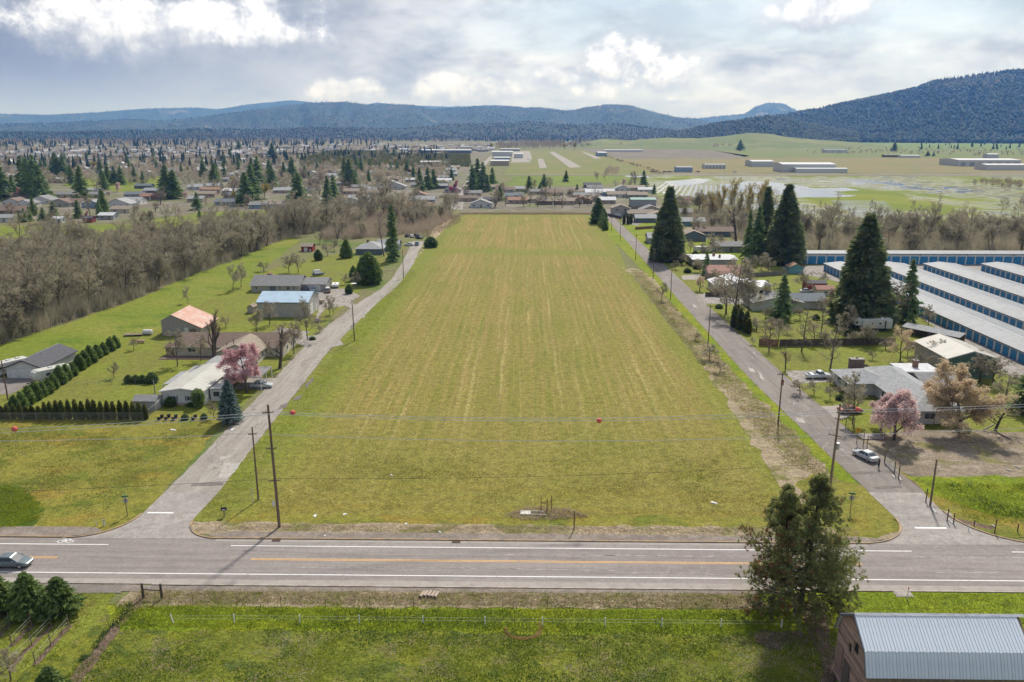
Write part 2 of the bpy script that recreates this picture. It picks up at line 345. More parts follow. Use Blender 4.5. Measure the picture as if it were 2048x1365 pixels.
# --- the big striped field between the two lanes
def field_extra(nt, p, col):
    sp = nt.nodes.new('ShaderNodeSeparateXYZ'); lk(nt, p, sp.inputs[0]); X, Y = sp.outputs[0], sp.outputs[1]
    wv = mth(nt, 'MULTIPLY', mth(nt, 'SUBTRACT', tex(nt, vmul(nt, p, (.3, 1, 1)), .022, 3.), .5), 2.2)
    Xw = mth(nt, 'ADD', mth(nt, 'ADD', X, wv), mth(nt, 'MULTIPLY', tex(nt, p, .9, 3., .7), .7))
    # sward thins to brown in long streaks, more so towards the far end
    st1 = tex(nt, vmul(nt, p, (1, .02, 1)), .16, 4., .65); st2 = tex(nt, vmul(nt, p, (1, .03, 1)), .7, 3., .6); blot = tex(nt, vmul(nt, p, (1, .35, 1)), .05, 4., .6)
    inner = mth(nt, 'MULTIPLY', rng_(nt, mth(nt, 'ABSOLUTE', X), 41., 34.), rng_(nt, Y, 112., 160., .25, 1.)); far = rng_(nt, Y, 150., 430., .5, 1.)
    col = mixc(nt, mth(nt, 'MULTIPLY', mth(nt, 'MULTIPLY', rng_(nt, mth(nt, 'ADD', mth(nt, 'MULTIPLY', st1, .6), mth(nt, 'MULTIPLY', blot, .4)), .42, .60), far), mth(nt, 'MULTIPLY', inner, .72)), col, (.262, .182, 0.061))
    col = mixc(nt, mth(nt, 'MULTIPLY', rng_(nt, st2, .50, .66), mth(nt, 'MULTIPLY', inner, .55)), col, (.135, .150, 0.020))
    # windrows of pale straw: drilled lines, broken along their length
    for per, off, wd, gs, lo, amt, c in ((6.1, .0, .86, .05, .46, .50, (.46, .375, 0.158)), (6.1, 2.3, .90, .04, .49, .40, (.43, .34, 0.144)), (2.03, .3, .72, .03, .40, .48, (.36, .25, 0.090)), (3.05, 1.1, .82, .045, .44, .40, (.38, .30, 0.115)), (1.02, .5, .5, .035, .42, .46, (.30, .20, 0.068))):
        s = mth(nt, 'SINE', mth(nt, 'MULTIPLY', mth(nt, 'ADD', Xw, off), 2*math.pi/per))
        gate = rng_(nt, tex(nt, vmul(nt, p, (2.2, .13, 1)), gs*2, 4., .65), lo, lo+.14)
        fine = rng_(nt, tex(nt, vmul(nt, p, (1.5, .6, 1)), 1.6, 4., .75), .36, .58)
        f = mth(nt, 'MULTIPLY', mth(nt, 'MULTIPLY', rng_(nt, s, wd, 1.), gate), mth(nt, 'MULTIPLY', mth(nt, 'MULTIPLY', fine, inner), amt)); col = mixc(nt, f, col, c)
    # turning tracks of the tractor
    for cx, cy, rad, y0, y1, x0, x1 in ((-20, 205, 17, 180, 235, -60, -22), (-20, 205, 18.6, 180, 235, -60, -22), (2, 138, 10, 120, 140, 2, 20), (2, 138, 11.6, 120, 140, 2, 20), (24, 127, 14, 100, 130, 20, 60), (24, 127, 15.6, 100, 130, 20, 60), (-24, 122, 15, 100, 124, -60, -20), (-24, 122, 17, 100, 124, -60, -20), (-26, 300, 13, 300, 330, -60, -15), (34, 470, 9, 440, 475, 0, 60), (-33, 190, 22, 150, 230, -30, 30)):
        dx = mth(nt, 'SUBTRACT', X, cx); dy = mth(nt, 'SUBTRACT', Y, cy); r = mth(nt, 'SQRT', mth(nt, 'ADD', mth(nt, 'MULTIPLY', dx, dx), mth(nt, 'MULTIPLY', dy, dy)))
        f = rng_(nt, mth(nt, 'ABSOLUTE', mth(nt, 'SUBTRACT', r, rad)), .38, .1, 0., .42)
        box = mth(nt, 'MULTIPLY', mth(nt, 'MULTIPLY', rng_(nt, X, x0-3, x0+3), rng_(nt, X, x1+3, x1-3)), mth(nt, 'MULTIPLY', rng_(nt, Y, y0-3, y0+3), rng_(nt, Y, y1+3, y1-3)))
        col = mixc(nt, mth(nt, 'MULTIPLY', f, box), col, (.26, .22, 0.072))
    # headland bands along the road, greener rim
    hb = mth(nt, 'MULTIPLY', rng_(nt, Y, 122., 104.), rng_(nt, tex(nt, vmul(nt, p, (.05, .9, 1)), .5, 4.), .42, .62, 0., .8)); col = mixc(nt, hb, col, (.20, .165, 0.032))
    rim = mth(nt, 'MAXIMUM', rng_(nt, mth(nt, 'ADD', mth(nt, 'ABSOLUTE', X), mth(nt, 'MULTIPLY', wv, .8)), 34., 40.), rng_(nt, mth(nt, 'ABSOLUTE', mth(nt, 'SUBTRACT', mth(nt, 'ADD', Y, mth(nt, 'MULTIPLY', X, .12)), 352.)), 13., 5.))
    rim = mth(nt, 'MAXIMUM', rim, rng_(nt, Y, 488., 508.))
    return mixc(nt, mth(nt, 'MULTIPLY', rim, .7), col, (.168, .182, .026))
m_field = ground_mat('stubble_field', (.192, .172, .036), [((.160, .160, .026), .045, .44, .62, None, .85), ((.205, .175, 0.043), .12, .5, .68, (1, .5, 1), .7), ((.10, .115, 0.022), .7, .56, .72, None, .5), ((.22, .185, 0.061), 2.0, .55, .72, (1, .6, 1), .45)], bmp=(2.2, .7, .22), extra=field_extra, grain=.62)
patch('field', [(-41, 99), (46, 99), (42, 130), (40, 220), (39.8, 305), (43.5, 380), (44, 500), (38, 516), (-38, 515), (-42.5, 480), (-41, 350), (-41.5, 200)], m_field, .02, 3, .5)

# --- verges, lawns and meadows (sheets a few centimetres above one another)
patch('verge', [(-47.6, 96), (-40, 98), (-40, 360), (-42, 485), (-47.8, 470), (-48, 300), (-47.5, 180), (-45.6, 112)], m_lawn, .03, 2, .4)
patch('verge', [(43, 380), (49.6, 380), (49.8, 500), (43, 505)], m_lush, .03, 2, .4)
patch('verge', [(46, 110), (51.2, 110), (48.9, 165), (49.4, 310), (49.6, 382), (44, 382), (45.3, 300), (45.6, 200)], m_lush, .034, 2, .4)
patch('rough_ground', gp((1245, 535), (1280, 540), (1310, 560), (1340, 605), (1400, 670), (1470, 750), (1540, 820), (1600, 880), (1650, 940), (1690, 1000), (1600, 1010), (1540, 940), (1480, 850), (1420, 750), (1360, 660), (1310, 590)), m_rough, .045, 2, .9)
patch('rough_ground', gp((800, 560), (850, 490), (880, 470), (905, 440), (890, 430), (860, 470), (848, 497), (812, 545)), m_rough, .045, 2, .8)
patch('verge', [(-41, 98.4), (47, 98.4), (47, 101.5), (-41, 101.5)], m_vac, .035, 2, .5)
patch('verge', [(-47, 95.2), (53, 95.2), (53, 98.6), (-47, 98.8)], m_rough, .04, 1.5, .35)
patch('meadow', [(-140, 96.5), (-52, 96.5), (-54, 110), (-55.3, 143), (-140, 139)], m_vac, .02, 3, .5)
patch('clover_patch', gp((-30, 965), (40, 975), (80, 1010), (75, 1045), (30, 1062), (-40, 1062)), m_dark, .03, .8, .8)
patch('lawn', [(-140, 138), (-55.2, 142), (-55.5, 190), (-55.2, 365), (-62, 380), (-90, 330), (-118, 245), (-135, 190), (-170, 165)], m_lawn, .024, 3, .5)
patch('meadow', gp((-60, 720), (0, 690), (160, 640), (300, 575), (420, 510), (560, 470), (600, 480), (500, 560), (380, 620), (330, 660), (200, 690), (130, 720), (0, 740), (-60, 760)), m_meadow, .03, 3, .7)
patch('meadow', gp((-200, 460), (0, 452), (150, 452), (260, 448), (330, 438), (420, 424), (600, 421), (680, 425), (660, 445), (520, 452), (420, 470), (300, 480), (100, 480), (-200, 490)), m_meadow, .03, 6, 1.2)
patch('meadow', gp((170, 356), (350, 354), (360, 376), (240, 384), (120, 372)), m_meadow, .05, 8, 1.2)
patch('lawn', [(56.5, 118), (150, 112), (150, 300), (56, 330)], m_lawn, .024, 3, .4)
patch('lawn', gp((1585, 800), (1690, 800), (1700, 715), (1790, 690), (1530, 685), (1480, 690)), m_lawn, .03, 2, .3)
patch('lawn', [(55.8, 320), (112, 322), (104, 480), (55.4, 480)], m_lush, .03, 3, .4)
patch('yard', gp((1690, 895), (1790, 862), (1900, 858), (2120, 870), (2120, 950), (1980, 962), (1830, 955), (1770, 925), (1720, 905)), m_yard, .04, 2, .6)
patch('pasture', gp((1760, 960), (1840, 955), (2200, 950), (2200, 1060), (1970, 1056), (1880, 1030), (1830, 990)), m_lush, .045, 2, .7)
patch('verge', [(58.2, 96.2), (75, 96.2), (75, 101), (66, 102), (60.2, 109), (57.8, 130), (56.6, 135), (58, 108)], m_vac, .05, 1.5, .3)
patch('fence_bed', gp((1795, 945), (1830, 965), (1860, 1005), (1900, 1035), (1985, 1055), (1985, 1062), (1890, 1043), (1850, 1018), (1815, 975), (1785, 950)), m_bark, .055, 1.5, .25)
patch('verge', [(42, 96), (46.5, 95.6), (51.3, 98.5), (52, 103), (51.6, 112), (45, 116), (41, 112)], m_vac, .047, 1.5, .35)
# near side of the road
patch('pasture', [(-160, 30), (160, 30), (160, 79.2), (-160, 79.2)], m_past, .02, 0, 0)
patch('roadside_grass', [(-47.5, 79), (60, 79.3), (100, 79.3), (100, 76.5), (20, 74.6), (-20, 74.4), (-44.8, 74.2)], m_lush, .03, 2, .5)
patch('roadside_grass', [(-46, 82.6), (26, 83), (26, 79.4), (-46, 78.6)], m_rough, .035, 1.2, .35)
patch('roadside_grass', [(26, 83.6), (110, 84), (110, 76), (29, 77)], m_lush, .038, 1.5, .4)
patch('lawn', [(-120, 82.3), (-47.4, 82.3), (-46.5, 75), (-49.5, 67), (-50, 58), (-60, 40), (-120, 40)], m_lawn, .032, 2, .3)
patch('bark_bed', gp((284, 1185), (298, 1192), (250, 1245), (212, 1300), (165, 1362), (130, 1420), (105, 1400), (150, 1345), (195, 1290), (232, 1240)), m_bark, .045, .8, .18)
patch('bark_bed', gp((-60, 1205), (150, 1212), (152, 1232), (90, 1234), (-60, 1240)), m_bark, .045, .8, .3)
patch('bare_soil', gp((1598, 1200), (1650, 1210), (1660, 1280), (1690, 1340), (1650, 1400), (1640, 1320), (1610, 1260)), m_bark, .05, .8, .3)
patch('bare_soil', gp((1490, 1265), (1600, 1262), (1620, 1285), (1540, 1300)), m_bark, .045, .8, .5)

# --- roads
zr = .06
patch('road', [(-400, 83.9), (400, 83.9), (400, 94.1), (-400, 94.1)], m_road, zr, 0, 0)
patch('gutter', [(-400, 83.25), (400, 83.25), (400, 84.35), (-400, 84.35)], m_conc, zr+.006, 0, 0)
patch('gutter', [(-40.4, 93.45), (44.6, 93.45), (44.6, 94.1), (-40.4, 94.1)], m_conc, zr+.006, 0, 0)
def arc(cx, cy, r, a0, a1, n=14): return [(cx+r*math.cos(R(a0+(a1-a0)*i/n)), cy+r*math.sin(R(a0+(a1-a0)*i/n))) for i in range(n+1)]
# left lane with its flared mouth
aL = arc(-60.5, 101.0, 7.0, -90, 0); aR = arc(-40.5, 99.3, 5.2, -90, -180)
patch('junction', [(-60.5, 94.0)]+aL[1:]+[(-53.4, 108), (-45.4, 108)]+aR[::-1], m_apron, zr+.012, 0, 0)
strip('lane', [(-49.4, 107.9, 4.0), (-49.7, 125, 3.7), (-50.3, 153, 3.5), (-51.3, 187, 3.5), (-50.7, 213, 3.6), (-49.4, 233, 3.1), (-48.4, 249, 2.8), (-46.7, 264, 2.3), (-46.1, 283, 2.1), (-47.3, 316, 2.35), (-50, 358, 2.5), (-51.5, 386, 3.2)], 7, m_lane, zr)
bL = arc(44.6, 101.2, 7.0, -90, 0); bR = arc(68.5, 103.6, 9.4, -90, -180)
patch('junction', [(44.6, 94.0)]+bL[1:]+[(51.2, 109.5), (59.3, 109.5)]+bR[::-1], m_apron, zr+.012, 0, 0)
strip('street', [(55.4, 109.3, 4.15), (54.4, 130, 4.1), (53.1, 165, 4.2), (52.6, 240, 3.7), (52.7, 306, 3.4), (52.4, 485, 2.7), (52.3, 520, 3.0), (58, 545, 3.4)], 8, m_street, zr)
# markings
def line(name, x0, x1, y, w, m, z=zr+.014, yy=0.):
    r = random.Random(int(x0*7+y)); mb = MB(); x = x0
    while x < x1-.01:
        e = min(x1, x+r.uniform(5, 14)); mb.add([(x, y-w/2, z), (e-r.choice([0, .04, .1]), y-w/2, z), (e-r.choice([0, .04, .1]), y+w/2, z), (x, y+w/2, z)], [(0, 1, 2, 3)]); x = e
    o = struct(mb.build(name, m)); return o
for a, b in ((-400, -53.9), (-37.9, 49.6), (62.2, 400)): line('edge_line', a, b, 92.35, .17, m_white)
line('edge_line', -400, 400, 85.55, .17, m_white)
for a, b in ((-400, -58.6), (-34.2, 42)):
    line('centre_line', a, b, 89.18, .12, m_yell); line('centre_line', a, b, 88.9, .12, m_yell)
line('stop_line', -52.9, -49.2, 101.3, .35, m_white, zr+.02); line('stop_line', 52.9, 57.2, 98.6, .4, m_white, zr+.02)
for px, py in ((1668, 790), (1601, 727), (1565, 700), (1520, 640)): pass
m_seal = asphalt('road_patch_dark', (.15, .132, .12), (.18, .16, .145), (.1, .09, .08), .3); m_pale = asphalt('road_patch_pale', (.36, .335, .30), (.42, .39, .35), (.2, .18, .16), .5)
for k, (q, m) in enumerate((([(448, 928), (482, 926), (470, 945), (452, 958), (436, 958)], m_pale), ([(440, 915), (462, 912), (458, 918), (440, 920)], m_pale), ([(560, 812), (578, 806), (572, 816), (556, 820)], m_seal), ([(590, 795), (606, 790), (600, 800), (585, 803)], m_seal), ([(610, 770), (625, 756), (628, 760), (612, 778)], m_seal), ([(385, 968), (448, 966), (446, 972), (380, 974)], m_seal), ([(700, 655), (708, 645), (712, 648), (703, 660)], m_seal),
                            ([(1494, 735), (1506, 738), (1512, 746), (1500, 744)], m_pale), ([(1484, 694), (1496, 700), (1520, 722), (1508, 716)], m_seal), ([(1515, 742), (1522, 748), (1530, 764), (1521, 757)], m_pale), ([(1385, 608), (1392, 612), (1394, 618), (1387, 614)], m_pale), ([(1590, 835), (1605, 838), (1612, 848), (1598, 846)], m_pale), ([(1700, 945), (1790, 942), (1796, 947), (1704, 951)], m_seal), ([(1745, 975), (1800, 972), (1806, 977), (1750, 981)], m_seal))): patch('road_patch', gp(*q), m, zr+.008, .6, .12, k)
for k, (x0, x1, y) in enumerate(((-30, 12, 87.2), (-5, 30, 90.6), (48, 92, 90.9), (50, 96, 87.3), (-90, -66, 87.4), (62, 80, 91.6), (10, 24, 86.5))): patch('road_seal', [(x0, y), ((x0+x1)/2, y+.12), (x1, y-.1), (x1, y-.03), ((x0+x1)/2, y+.2), (x0, y+.07)], m_pale, zr+.01, .7, .09, k)
# kerbs: real steps, mitred pieces along the curve
def kerb(name, pts, w=.24, h=.17, m=m_kerb):
    mb = MB()
    for i in range(len(pts)-1):
        a, b = Vector(pts[i]), Vector(pts[i+1])
        def nrm(k):
            p, q = Vector(pts[max(0, k-1)]), Vector(pts[min(len(pts)-1, k+1)]); d = (q-p).normalized(); return Vector((-d.y, d.x))
        na, nb = nrm(i)*w, nrm(i+1)*w
        q = [a, b, b+nb, a+na]; mb.hexa([(v.x, v.y, 0) for v in q], [(v.x, v.y, h) for v in q])
    return struct(mb.build(name, m))
kerb('kerb', [(-400, 94.1), (-60.5, 94.1)]+aL[1:], .26, .19); kerb('kerb', aR[::-1][:-1]+[(-40.5, 94.1)]+[(44.6, 94.1)]+bL[1:], .26, .19); kerb('kerb', bR[::-1][:-1]+[(68.5, 94.2), (400, 94.2)], .26, .19)
kerb('kerb', [(400, 83.22), (-44, 83.22)][::-1], -.2, .14, m_kerbp); kerb('kerb', [(-400, 83.22), (-58, 83.22)], -.2, .14, m_kerbp)
patch('shoulder', [(-400, 94.42), (-60.5, 94.42), (-56, 95.6), (-58, 97), (-400, 96.8)], m_shoulder, .07, 3, .12)
patch('shoulder', [(-40.3, 94.42), (44.6, 94.42), (47.5, 95.4), (44, 96.1), (-39, 96.2), (-42, 95)], m_shoulder, .07, 2, .12)
patch('shoulder', [(67, 94.52), (400, 94.52), (400, 96.4), (66, 96.4)], m_shoulder, .07, 3, .12)
patch('shoulder', [(-400, 83.0), (30, 83.0), (30, 82.4), (-58, 81.6), (-400, 81.2)], m_shoulder, .055, 2, .15)
patch('driveway', [(-57.5, 83.0), (-47.6, 83.0), (-46.8, 81.3), (-57.8, 81.2)], m_street, .07, 1.5, .1)
# driveways and parking aprons
patch('driveway', gp((610, 672), (668, 672), (690, 690), (640, 700), (600, 690), (540, 668), (560, 655), (620, 664)), m_gravel, .05, 1.5, .25)
patch('driveway', gp((640, 700), (590, 745), (560, 770), (515, 800), (560, 800), (620, 735), (665, 690)), m_gravel, .046, 1.5, .4)
patch('driveway', gp((738, 610), (705, 608), (672, 598), (640, 606), (632, 640), (650, 618), (690, 612), (715, 625), (728, 640)), m_gravel, .05, 1.5, .25)
patch('parking_pad', gp((595, 588), (660, 578), (690, 578), (720, 592), (700, 606), (655, 600), (640, 612), (600, 600)), m_gravel, .054, 1.5, .25)
patch('driveway', gp((455, 780), (550, 780), (562, 758), (500, 755)), m_conc, .05, 1.5, .1)
patch('parking_pad', gp((-80, 790), (20, 790), (60, 770), (80, 757), (0, 757), (-80, 757)), m_street, .05, 1.5, .2)
patch('driveway', gp((1590, 770), (1640, 765), (1700, 765), (1690, 752), (1640, 742), (1570, 742)), m_gravel, .05, 1.2, .25)
patch('driveway', gp((1620, 815), (1700, 810), (1705, 828), (1690, 838), (1648, 838)), m_conc, .05, 1.2, .1)
patch('driveway', gp((1362, 552), (1410, 548), (1400, 560), (1366, 560)), m_conc, .05, 1.5, .1)
patch('driveway', gp((1385, 590), (1440, 585), (1500, 590), (1490, 610), (1405, 608)), m_gravel, .05, 1.5, .2)
patch('driveway', gp((1322, 520), (1380, 512), (1384, 518), (1340, 523)), m_gravel, .05, 1.5, .2)
patch('parking_pad', gp((1560, 535), (1700, 529), (2300, 529), (2300, 900), (2120, 800), (1985, 735), (1870, 655), (1790, 600), (1660, 560), (1580, 545)), m_gravel, .05, 3, .3)
patch('parking_pad', gp((1255, 438), (1285, 446), (1275, 452), (1240, 447)), m_street, .06, 2, .1)

# ================================================================== hills round the valley
def forest_mat(name, dark, mid, brown, clear, fine=.02):
    return ground_mat(name, dark, [(mid, fine*.18, .42, .60, None, .9), (brown, fine*.22, .50, .62, None, .9), (dark, fine*1.5, .45, .6, None, .7), (clear, fine*.12, .63, .68, None, .8)], bmp=(fine*3, .8, 14.))
m_hill = forest_mat('forested_hill', (.030, .050, .030), (.042, .062, .036), (.085, .075, .055), (.20, .18, .12))
m_hillr = forest_mat('oak_hill', (.034, .050, .030), (.060, .070, .042), (.115, .092, .068), (.15, .14, .08), .03)
m_knoll = ground_mat('green_slope', (.125, .15, .05), [((.20, .195, .08), .004, .45, .6, None, .8), ((.10, .15, .03), .008, .5, .62, (1, 3, 1), .7), ((.16, .13, .09), .01, .6, .68, None, .5)], bmp=None)
m_cone = leaf('far_conifer', (.024, .042, .024), (.042, .066, .034), .004, 0., 0.)
m_bare = leaf('far_bare_wood', (.13, .11, .085), (.10, .088, .068), .006, 0., 0.)
def az_pt(px, D, z): r = ray(px, 262); k = D/math.hypot(r[0], r[1]); return r[0]*k, r[1]*k, z
def rise(px, py): r = ray(px, py); return r[2]/math.hypot(r[0], r[1])
def hill(name, prof, D, front, back, m, seed, rough=.16, n=200, tilt=0.):
    xs = np.linspace(prof[0][0], prof[-1][0], n); yy = np.interp(xs, [p[0] for p in prof], [p[1] for p in prof])
    ts = np.concatenate([np.linspace(0, 1, 26), np.linspace(1.08, 1.5, 6)]); H = np.zeros((len(ts), n)); V = []
    for i, t in enumerate(ts):
        d = front+(D-front)*min(t, 1.) if t <= 1 else D+(back-D)*(t-1)/.5
        zr_ = np.maximum(HC+np.array([rise(a_, b_) for a_, b_ in zip(xs, yy)])*D+8*(fbm(xs*.06, xs*0+seed, seed)-.5)*D/9000, 2)
        s = t*t*(3-2*t) if t <= 1 else 1-(t-1)/.5
        nz = fbm(xs*.018+seed, np.full(n, t*2.2)+seed, seed, 5); rid = 1-np.abs(2*fbm(xs*.03, np.full(n, t*1.2), seed+9, 3)-1)
        damp = 4*s*(1-s)
        z = zr_*s*(1+rough*damp*(nz-.5)*2.)*(1-damp*.55*(1-rid))-6*(1-s)
        H[i] = z
        for k in range(n):
            V.append(az_pt(xs[k], d, z[k]))
    Fc = [(j*n+i, j*n+i+1, (j+1)*n+i+1, (j+1)*n+i) for j in range(len(ts)-1) for i in range(n-1)]
    struct(MB().add(V, Fc).build(name, m, smooth=True))
    return np.array(V).reshape(len(ts), n, 3)
def cones(name, grid, count, h0, h1, seed, mask=(.45, .62), freq=.0016, m=None, blob=False, top=26):
    r = np.random.default_rng(seed); a = r.uniform(0, top-1.001, count*3); b = r.uniform(0, grid.shape[1]-1.001, count*3)
    i, j = a.astype(int), b.astype(int); u, v = (a-i)[:, None], (b-j)[:, None]
    P = (grid[i, j]*(1-u)+grid[i+1, j]*u)*(1-v)+(grid[i, j+1]*(1-u)+grid[i+1, j+1]*u)*v
    k = fbm(P[:, 0]*freq, P[:, 1]*freq, seed); keep = (r.uniform(mask[0], mask[1], len(k)) < k) & (P[:, 2] > -2); P = P[keep][:count]
    return scatter_cones(name, P, r, h0, h1, m or m_cone, blob)
def scatter_cones(name, P, r, h0, h1, m, blob=False, w=.3):
    n = len(P); h = r.uniform(h0, h1, n); an = r.uniform(0, 6.28, n); q = 5
    V = []; T = []
    rings = [(0.02, w), (1., .0)] if not blob else [(.08, w*.9), (.55, w*1.5), (1., w*.35)]
    for (f, rr) in rings:
        for k in range(q):
            jit = r.uniform(.75, 1.25, n); V.append(np.stack([P[:, 0]+np.cos(an+k*6.283/q)*h*rr*jit, P[:, 1]+np.sin(an+k*6.283/q)*h*rr*jit, P[:, 2]+h*f*(r.uniform(.9, 1.1, n) if f > .3 and rr > 0 else 1)], 1))
    V = np.stack(V, 1).reshape(-1, 3); base = np.arange(n)[:, None]*(q*len(rings))
    for L in range(len(rings)-1):
        for k in range(q):
            a, b, c, d = L*q+k, L*q+(k+1) % q, (L+1)*q+(k+1) % q, (L+1)*q+k
            T.append(np.hstack([base+a, base+b, base+c]))
            if rings[L+1][1] > 0: T.append(np.hstack([base+a, base+c, base+d]))
    if blob:
        for k in range(1, q-1): o_ = (len(rings)-1)*q; T.append(np.hstack([base+o_, base+o_+k, base+o_+k+1]))
    return stuff(obj(name, fast(name, V, np.concatenate(T), m)))
P_far = [(-500, 222), (-200, 226), (0, 228), (100, 230), (200, 225), (290, 218), (400, 216), (440, 219), (490, 211), (540, 205), (590, 201), (650, 208), (720, 213), (757, 205), (800, 211), (900, 214), (1000, 211), (1090, 219), (1180, 232), (1300, 250)]
P_mid = [(-500, 246), (-100, 250), (100, 248), (250, 240), (330, 243), (400, 236), (470, 227), (560, 214), (620, 207), (690, 204), (735, 211), (780, 209), (830, 211), (860, 220), (920, 216), (990, 213), (1050, 216), (1090, 218), (1140, 222), (1180, 216), (1215, 210), (1250, 211), (1290, 221), (1350, 234), (1400, 241), (1440, 252), (1500, 262)]
P_low = [(-600, 262), (-100, 264), (100, 266), (250, 263), (400, 259), (520, 261), (650, 256), (800, 259), (900, 250), (1000, 248), (1060, 244), (1120, 251), (1180, 250), (1240, 248), (1275, 254), (1330, 260), (1380, 268)]
P_isl = [(1300, 252), (1400, 237), (1450, 232), (1485, 229), (1505, 216), (1530, 206), (1562, 207), (1590, 222), (1640, 236), (1750, 250)]
P_rgt = [(1380, 262), (1420, 254), (1470, 245), (1540, 237), (1590, 229), (1640, 219), (1700, 207), (1760, 195), (1820, 180), (1860, 166), (1900, 159), (1950, 152), (2000, 147), (2048, 143), (2150, 132), (2350, 140), (2600, 190)]
P_knb = [(1330, 272), (1380, 264), (1430, 252), (1480, 245), (1530, 237), (1570, 240), (1610, 252), (1660, 262), (1720, 272)]
P_grn = [(1130, 298), (1165, 284), (1210, 278), (1260, 281), (1330, 276), (1400, 277), (1450, 273), (1500, 266), (1545, 269), (1580, 275), (1640, 280), (1720, 285), (1790, 298)]
g1 = hill('hills_far', P_far, 15000, 11500, 19000, m_hill, 3, .1)
g4 = hill('hills_far', P_isl, 13500, 11000, 16000, m_hill, 8, .08, 120)
g2 = hill('hills', P_mid, 9500, 6200, 12000, m_hill, 5, .34, 260)
g3 = hill('foothills', P_low, 5600, 4300, 6600, m_hill, 12, .25, 220)
g5 = hill('mountain', P_rgt, 6000, 3900, 8000, m_hillr, 21, .16, 220)
g6 = hill('foothills', P_knb, 4300, 3500, 4900, m_hillr, 31, .12, 100)
g7 = hill('green_slopes', P_grn, 3100, 2150, 3500, m_knoll, 41, .1, 140)
for nm, g, n, a, b, s, mk in (('forest_on_far_hills', g1, 2500, 14, 26, 1, (.3, .5)), ('forest_on_far_hills', g4, 1500, 14, 26, 4, (.3, .45)), ('forest_on_hills', g2, 4500, 9, 16, 2, (.40, .54)), ('forest_on_foothills', g3, 4200, 8, 15, 3, (.42, .56))):
    cones(nm, g, n, a, b, s, mk)
for nm, g, n, a, b, s, mk in (('forest_on_mountain', g5, 15000, 12, 24, 5, (.36, .52)), ('forest_on_knob', g6, 3600, 12, 20, 6, (.2, .5))): cones(nm, g, n, a, b, s, mk, .0022, m_cone, True)
for nm, g, n, a, b, s, mk in (('bare_wood_on_mountain', g5, 5000, 8, 15, 15, (.40, .52)), ('bare_wood_on_knob', g6, 1800, 8, 14, 16, (.4, .5)), ('bare_wood_on_foothills', g3, 3500, 8, 13, 17, (.42, .56)), ('bare_wood_on_hills', g2, 3000, 8, 14, 18, (.5, .6))):
    cones(nm, g, n, a, b, s, mk, .0022, m_bare, True)
# ridge-top firs that stand out against the sky
rr = np.random.default_rng(77)
P = np.array([g5[25, int(k)]+np.array([rr.uniform(-20, 20), 0, -3]) for k in rr.uniform(20, 160, 420)]); scatter_cones('ridge_firs', P, rr, 14, 34, m_cone, False, .2)
P = np.array([g2[25, int(k)]+np.array([rr.uniform(-30, 30), 0, -3]) for k in rr.uniform(60, 255, 520)]); scatter_cones('ridge_firs', P, rr, 10, 24, m_cone, False, .22)

# ------------------------------------------------------------------ haze in the air
hz_mat = bpy.data.materials.new('valley_haze'); hz_mat.use_nodes = True
nt = hz_mat.node_tree; nt.nodes.clear(); pv = nt.nodes.new('ShaderNodeVolumePrincipled'); pv.inputs['Color'].default_value = (.14, .37, .95, 1); pv.inputs['Density'].default_value = 7.0e-5; pv.inputs['Absorption Color'].default_value = (1, 1, 1, 1); pv.inputs['Anisotropy'].default_value = .2
nt.links.new(pv.outputs[0], nt.nodes.new('ShaderNodeOutputMaterial').inputs['Volume'])
hb = MB().box(-26000, 26000, -400, 24000, -60, 690).build('haze', hz_mat); stuff(hb)

# ================================================================== trees and shrubs
m_bark1 = mat('bark_grey_brown', (.105, .082, .062), (.16, .13, .10), 2.5, per=.15)
m_bark2 = mat('bark_dark', (.062, .048, .038), (.10, .075, .055), 3)
m_moss = mat('bark_mossy', (.10, .082, .05), (.12, .105, .035), 2, per=.1)
m_twig = leaf('twigs_grey_brown', (.46, .41, .295), (.30, .262, .18), .5, 0.4, .16)
m_twigd = leaf('twigs_dark', (.31, .25, .175), (.22, .175, .12), .5, 0.35, .12)
m_twigr = leaf('twigs_reddish', (.40, .325, .25), (.32, .26, .19), .5, 0.4, .1)
m_bud = leaf('budding_twigs', (.70, .55, .38), (.60, .48, .30), .4, 0.55, .06)
m_budy = leaf('yellow_green_buds', (0.459, 0.378, 0.095), (0.338, 0.270, 0.081), .4, 0.4, .1)
m_pink = leaf('pink_blossom', (.74, .47, .49), (.60, .35, .375), .8, 0.5, .08)
m_pinkp = leaf('pale_pink_blossom', (.78, .60, .57), (.68, .49, .47), .8, 0.5, .06)
m_magen = leaf('rose_blossom', (0.525, 0.200, 0.275), (0.413, 0.150, 0.213), .8, 0.4, .06)
m_whitb = leaf('cream_blossom', (0.682, 0.616, 0.506), (0.528, 0.462, 0.352), .8, 0.4, .06)
m_redlf = leaf('dark_red_leaves', (0.280, 0.070, 0.049), (0.182, 0.056, 0.042), .8, .2)
m_fir = leaf('fir_needles', (0.182, 0.270, 0.092), (0.308, 0.380, 0.118), .7, 0.32)
m_fird = leaf('dark_fir_needles', (0.153, 0.246, 0.105), (0.292, 0.366, 0.131), .6, 0.3)
m_seq = leaf('sequoia_foliage', (0.119, 0.169, 0.077), (0.294, 0.312, 0.138), .45, 0.4, .1)
m_ced = leaf('cedar_foliage', (0.186, 0.255, 0.066), (0.101, 0.155, 0.049), .8, 0.4)
m_bspr = leaf('blue_spruce_needles', (0.098, 0.143, 0.128), (0.150, 0.195, 0.173), .8, 0.2)
m_pin = leaf('pine_needles', (0.241, 0.270, 0.098), (0.368, 0.368, 0.138), .9, 0.45, .05)
m_pindead = leaf('browned_pine_needles', (0.308, 0.147, 0.070), (0.238, 0.140, 0.070), .9, 0.3)
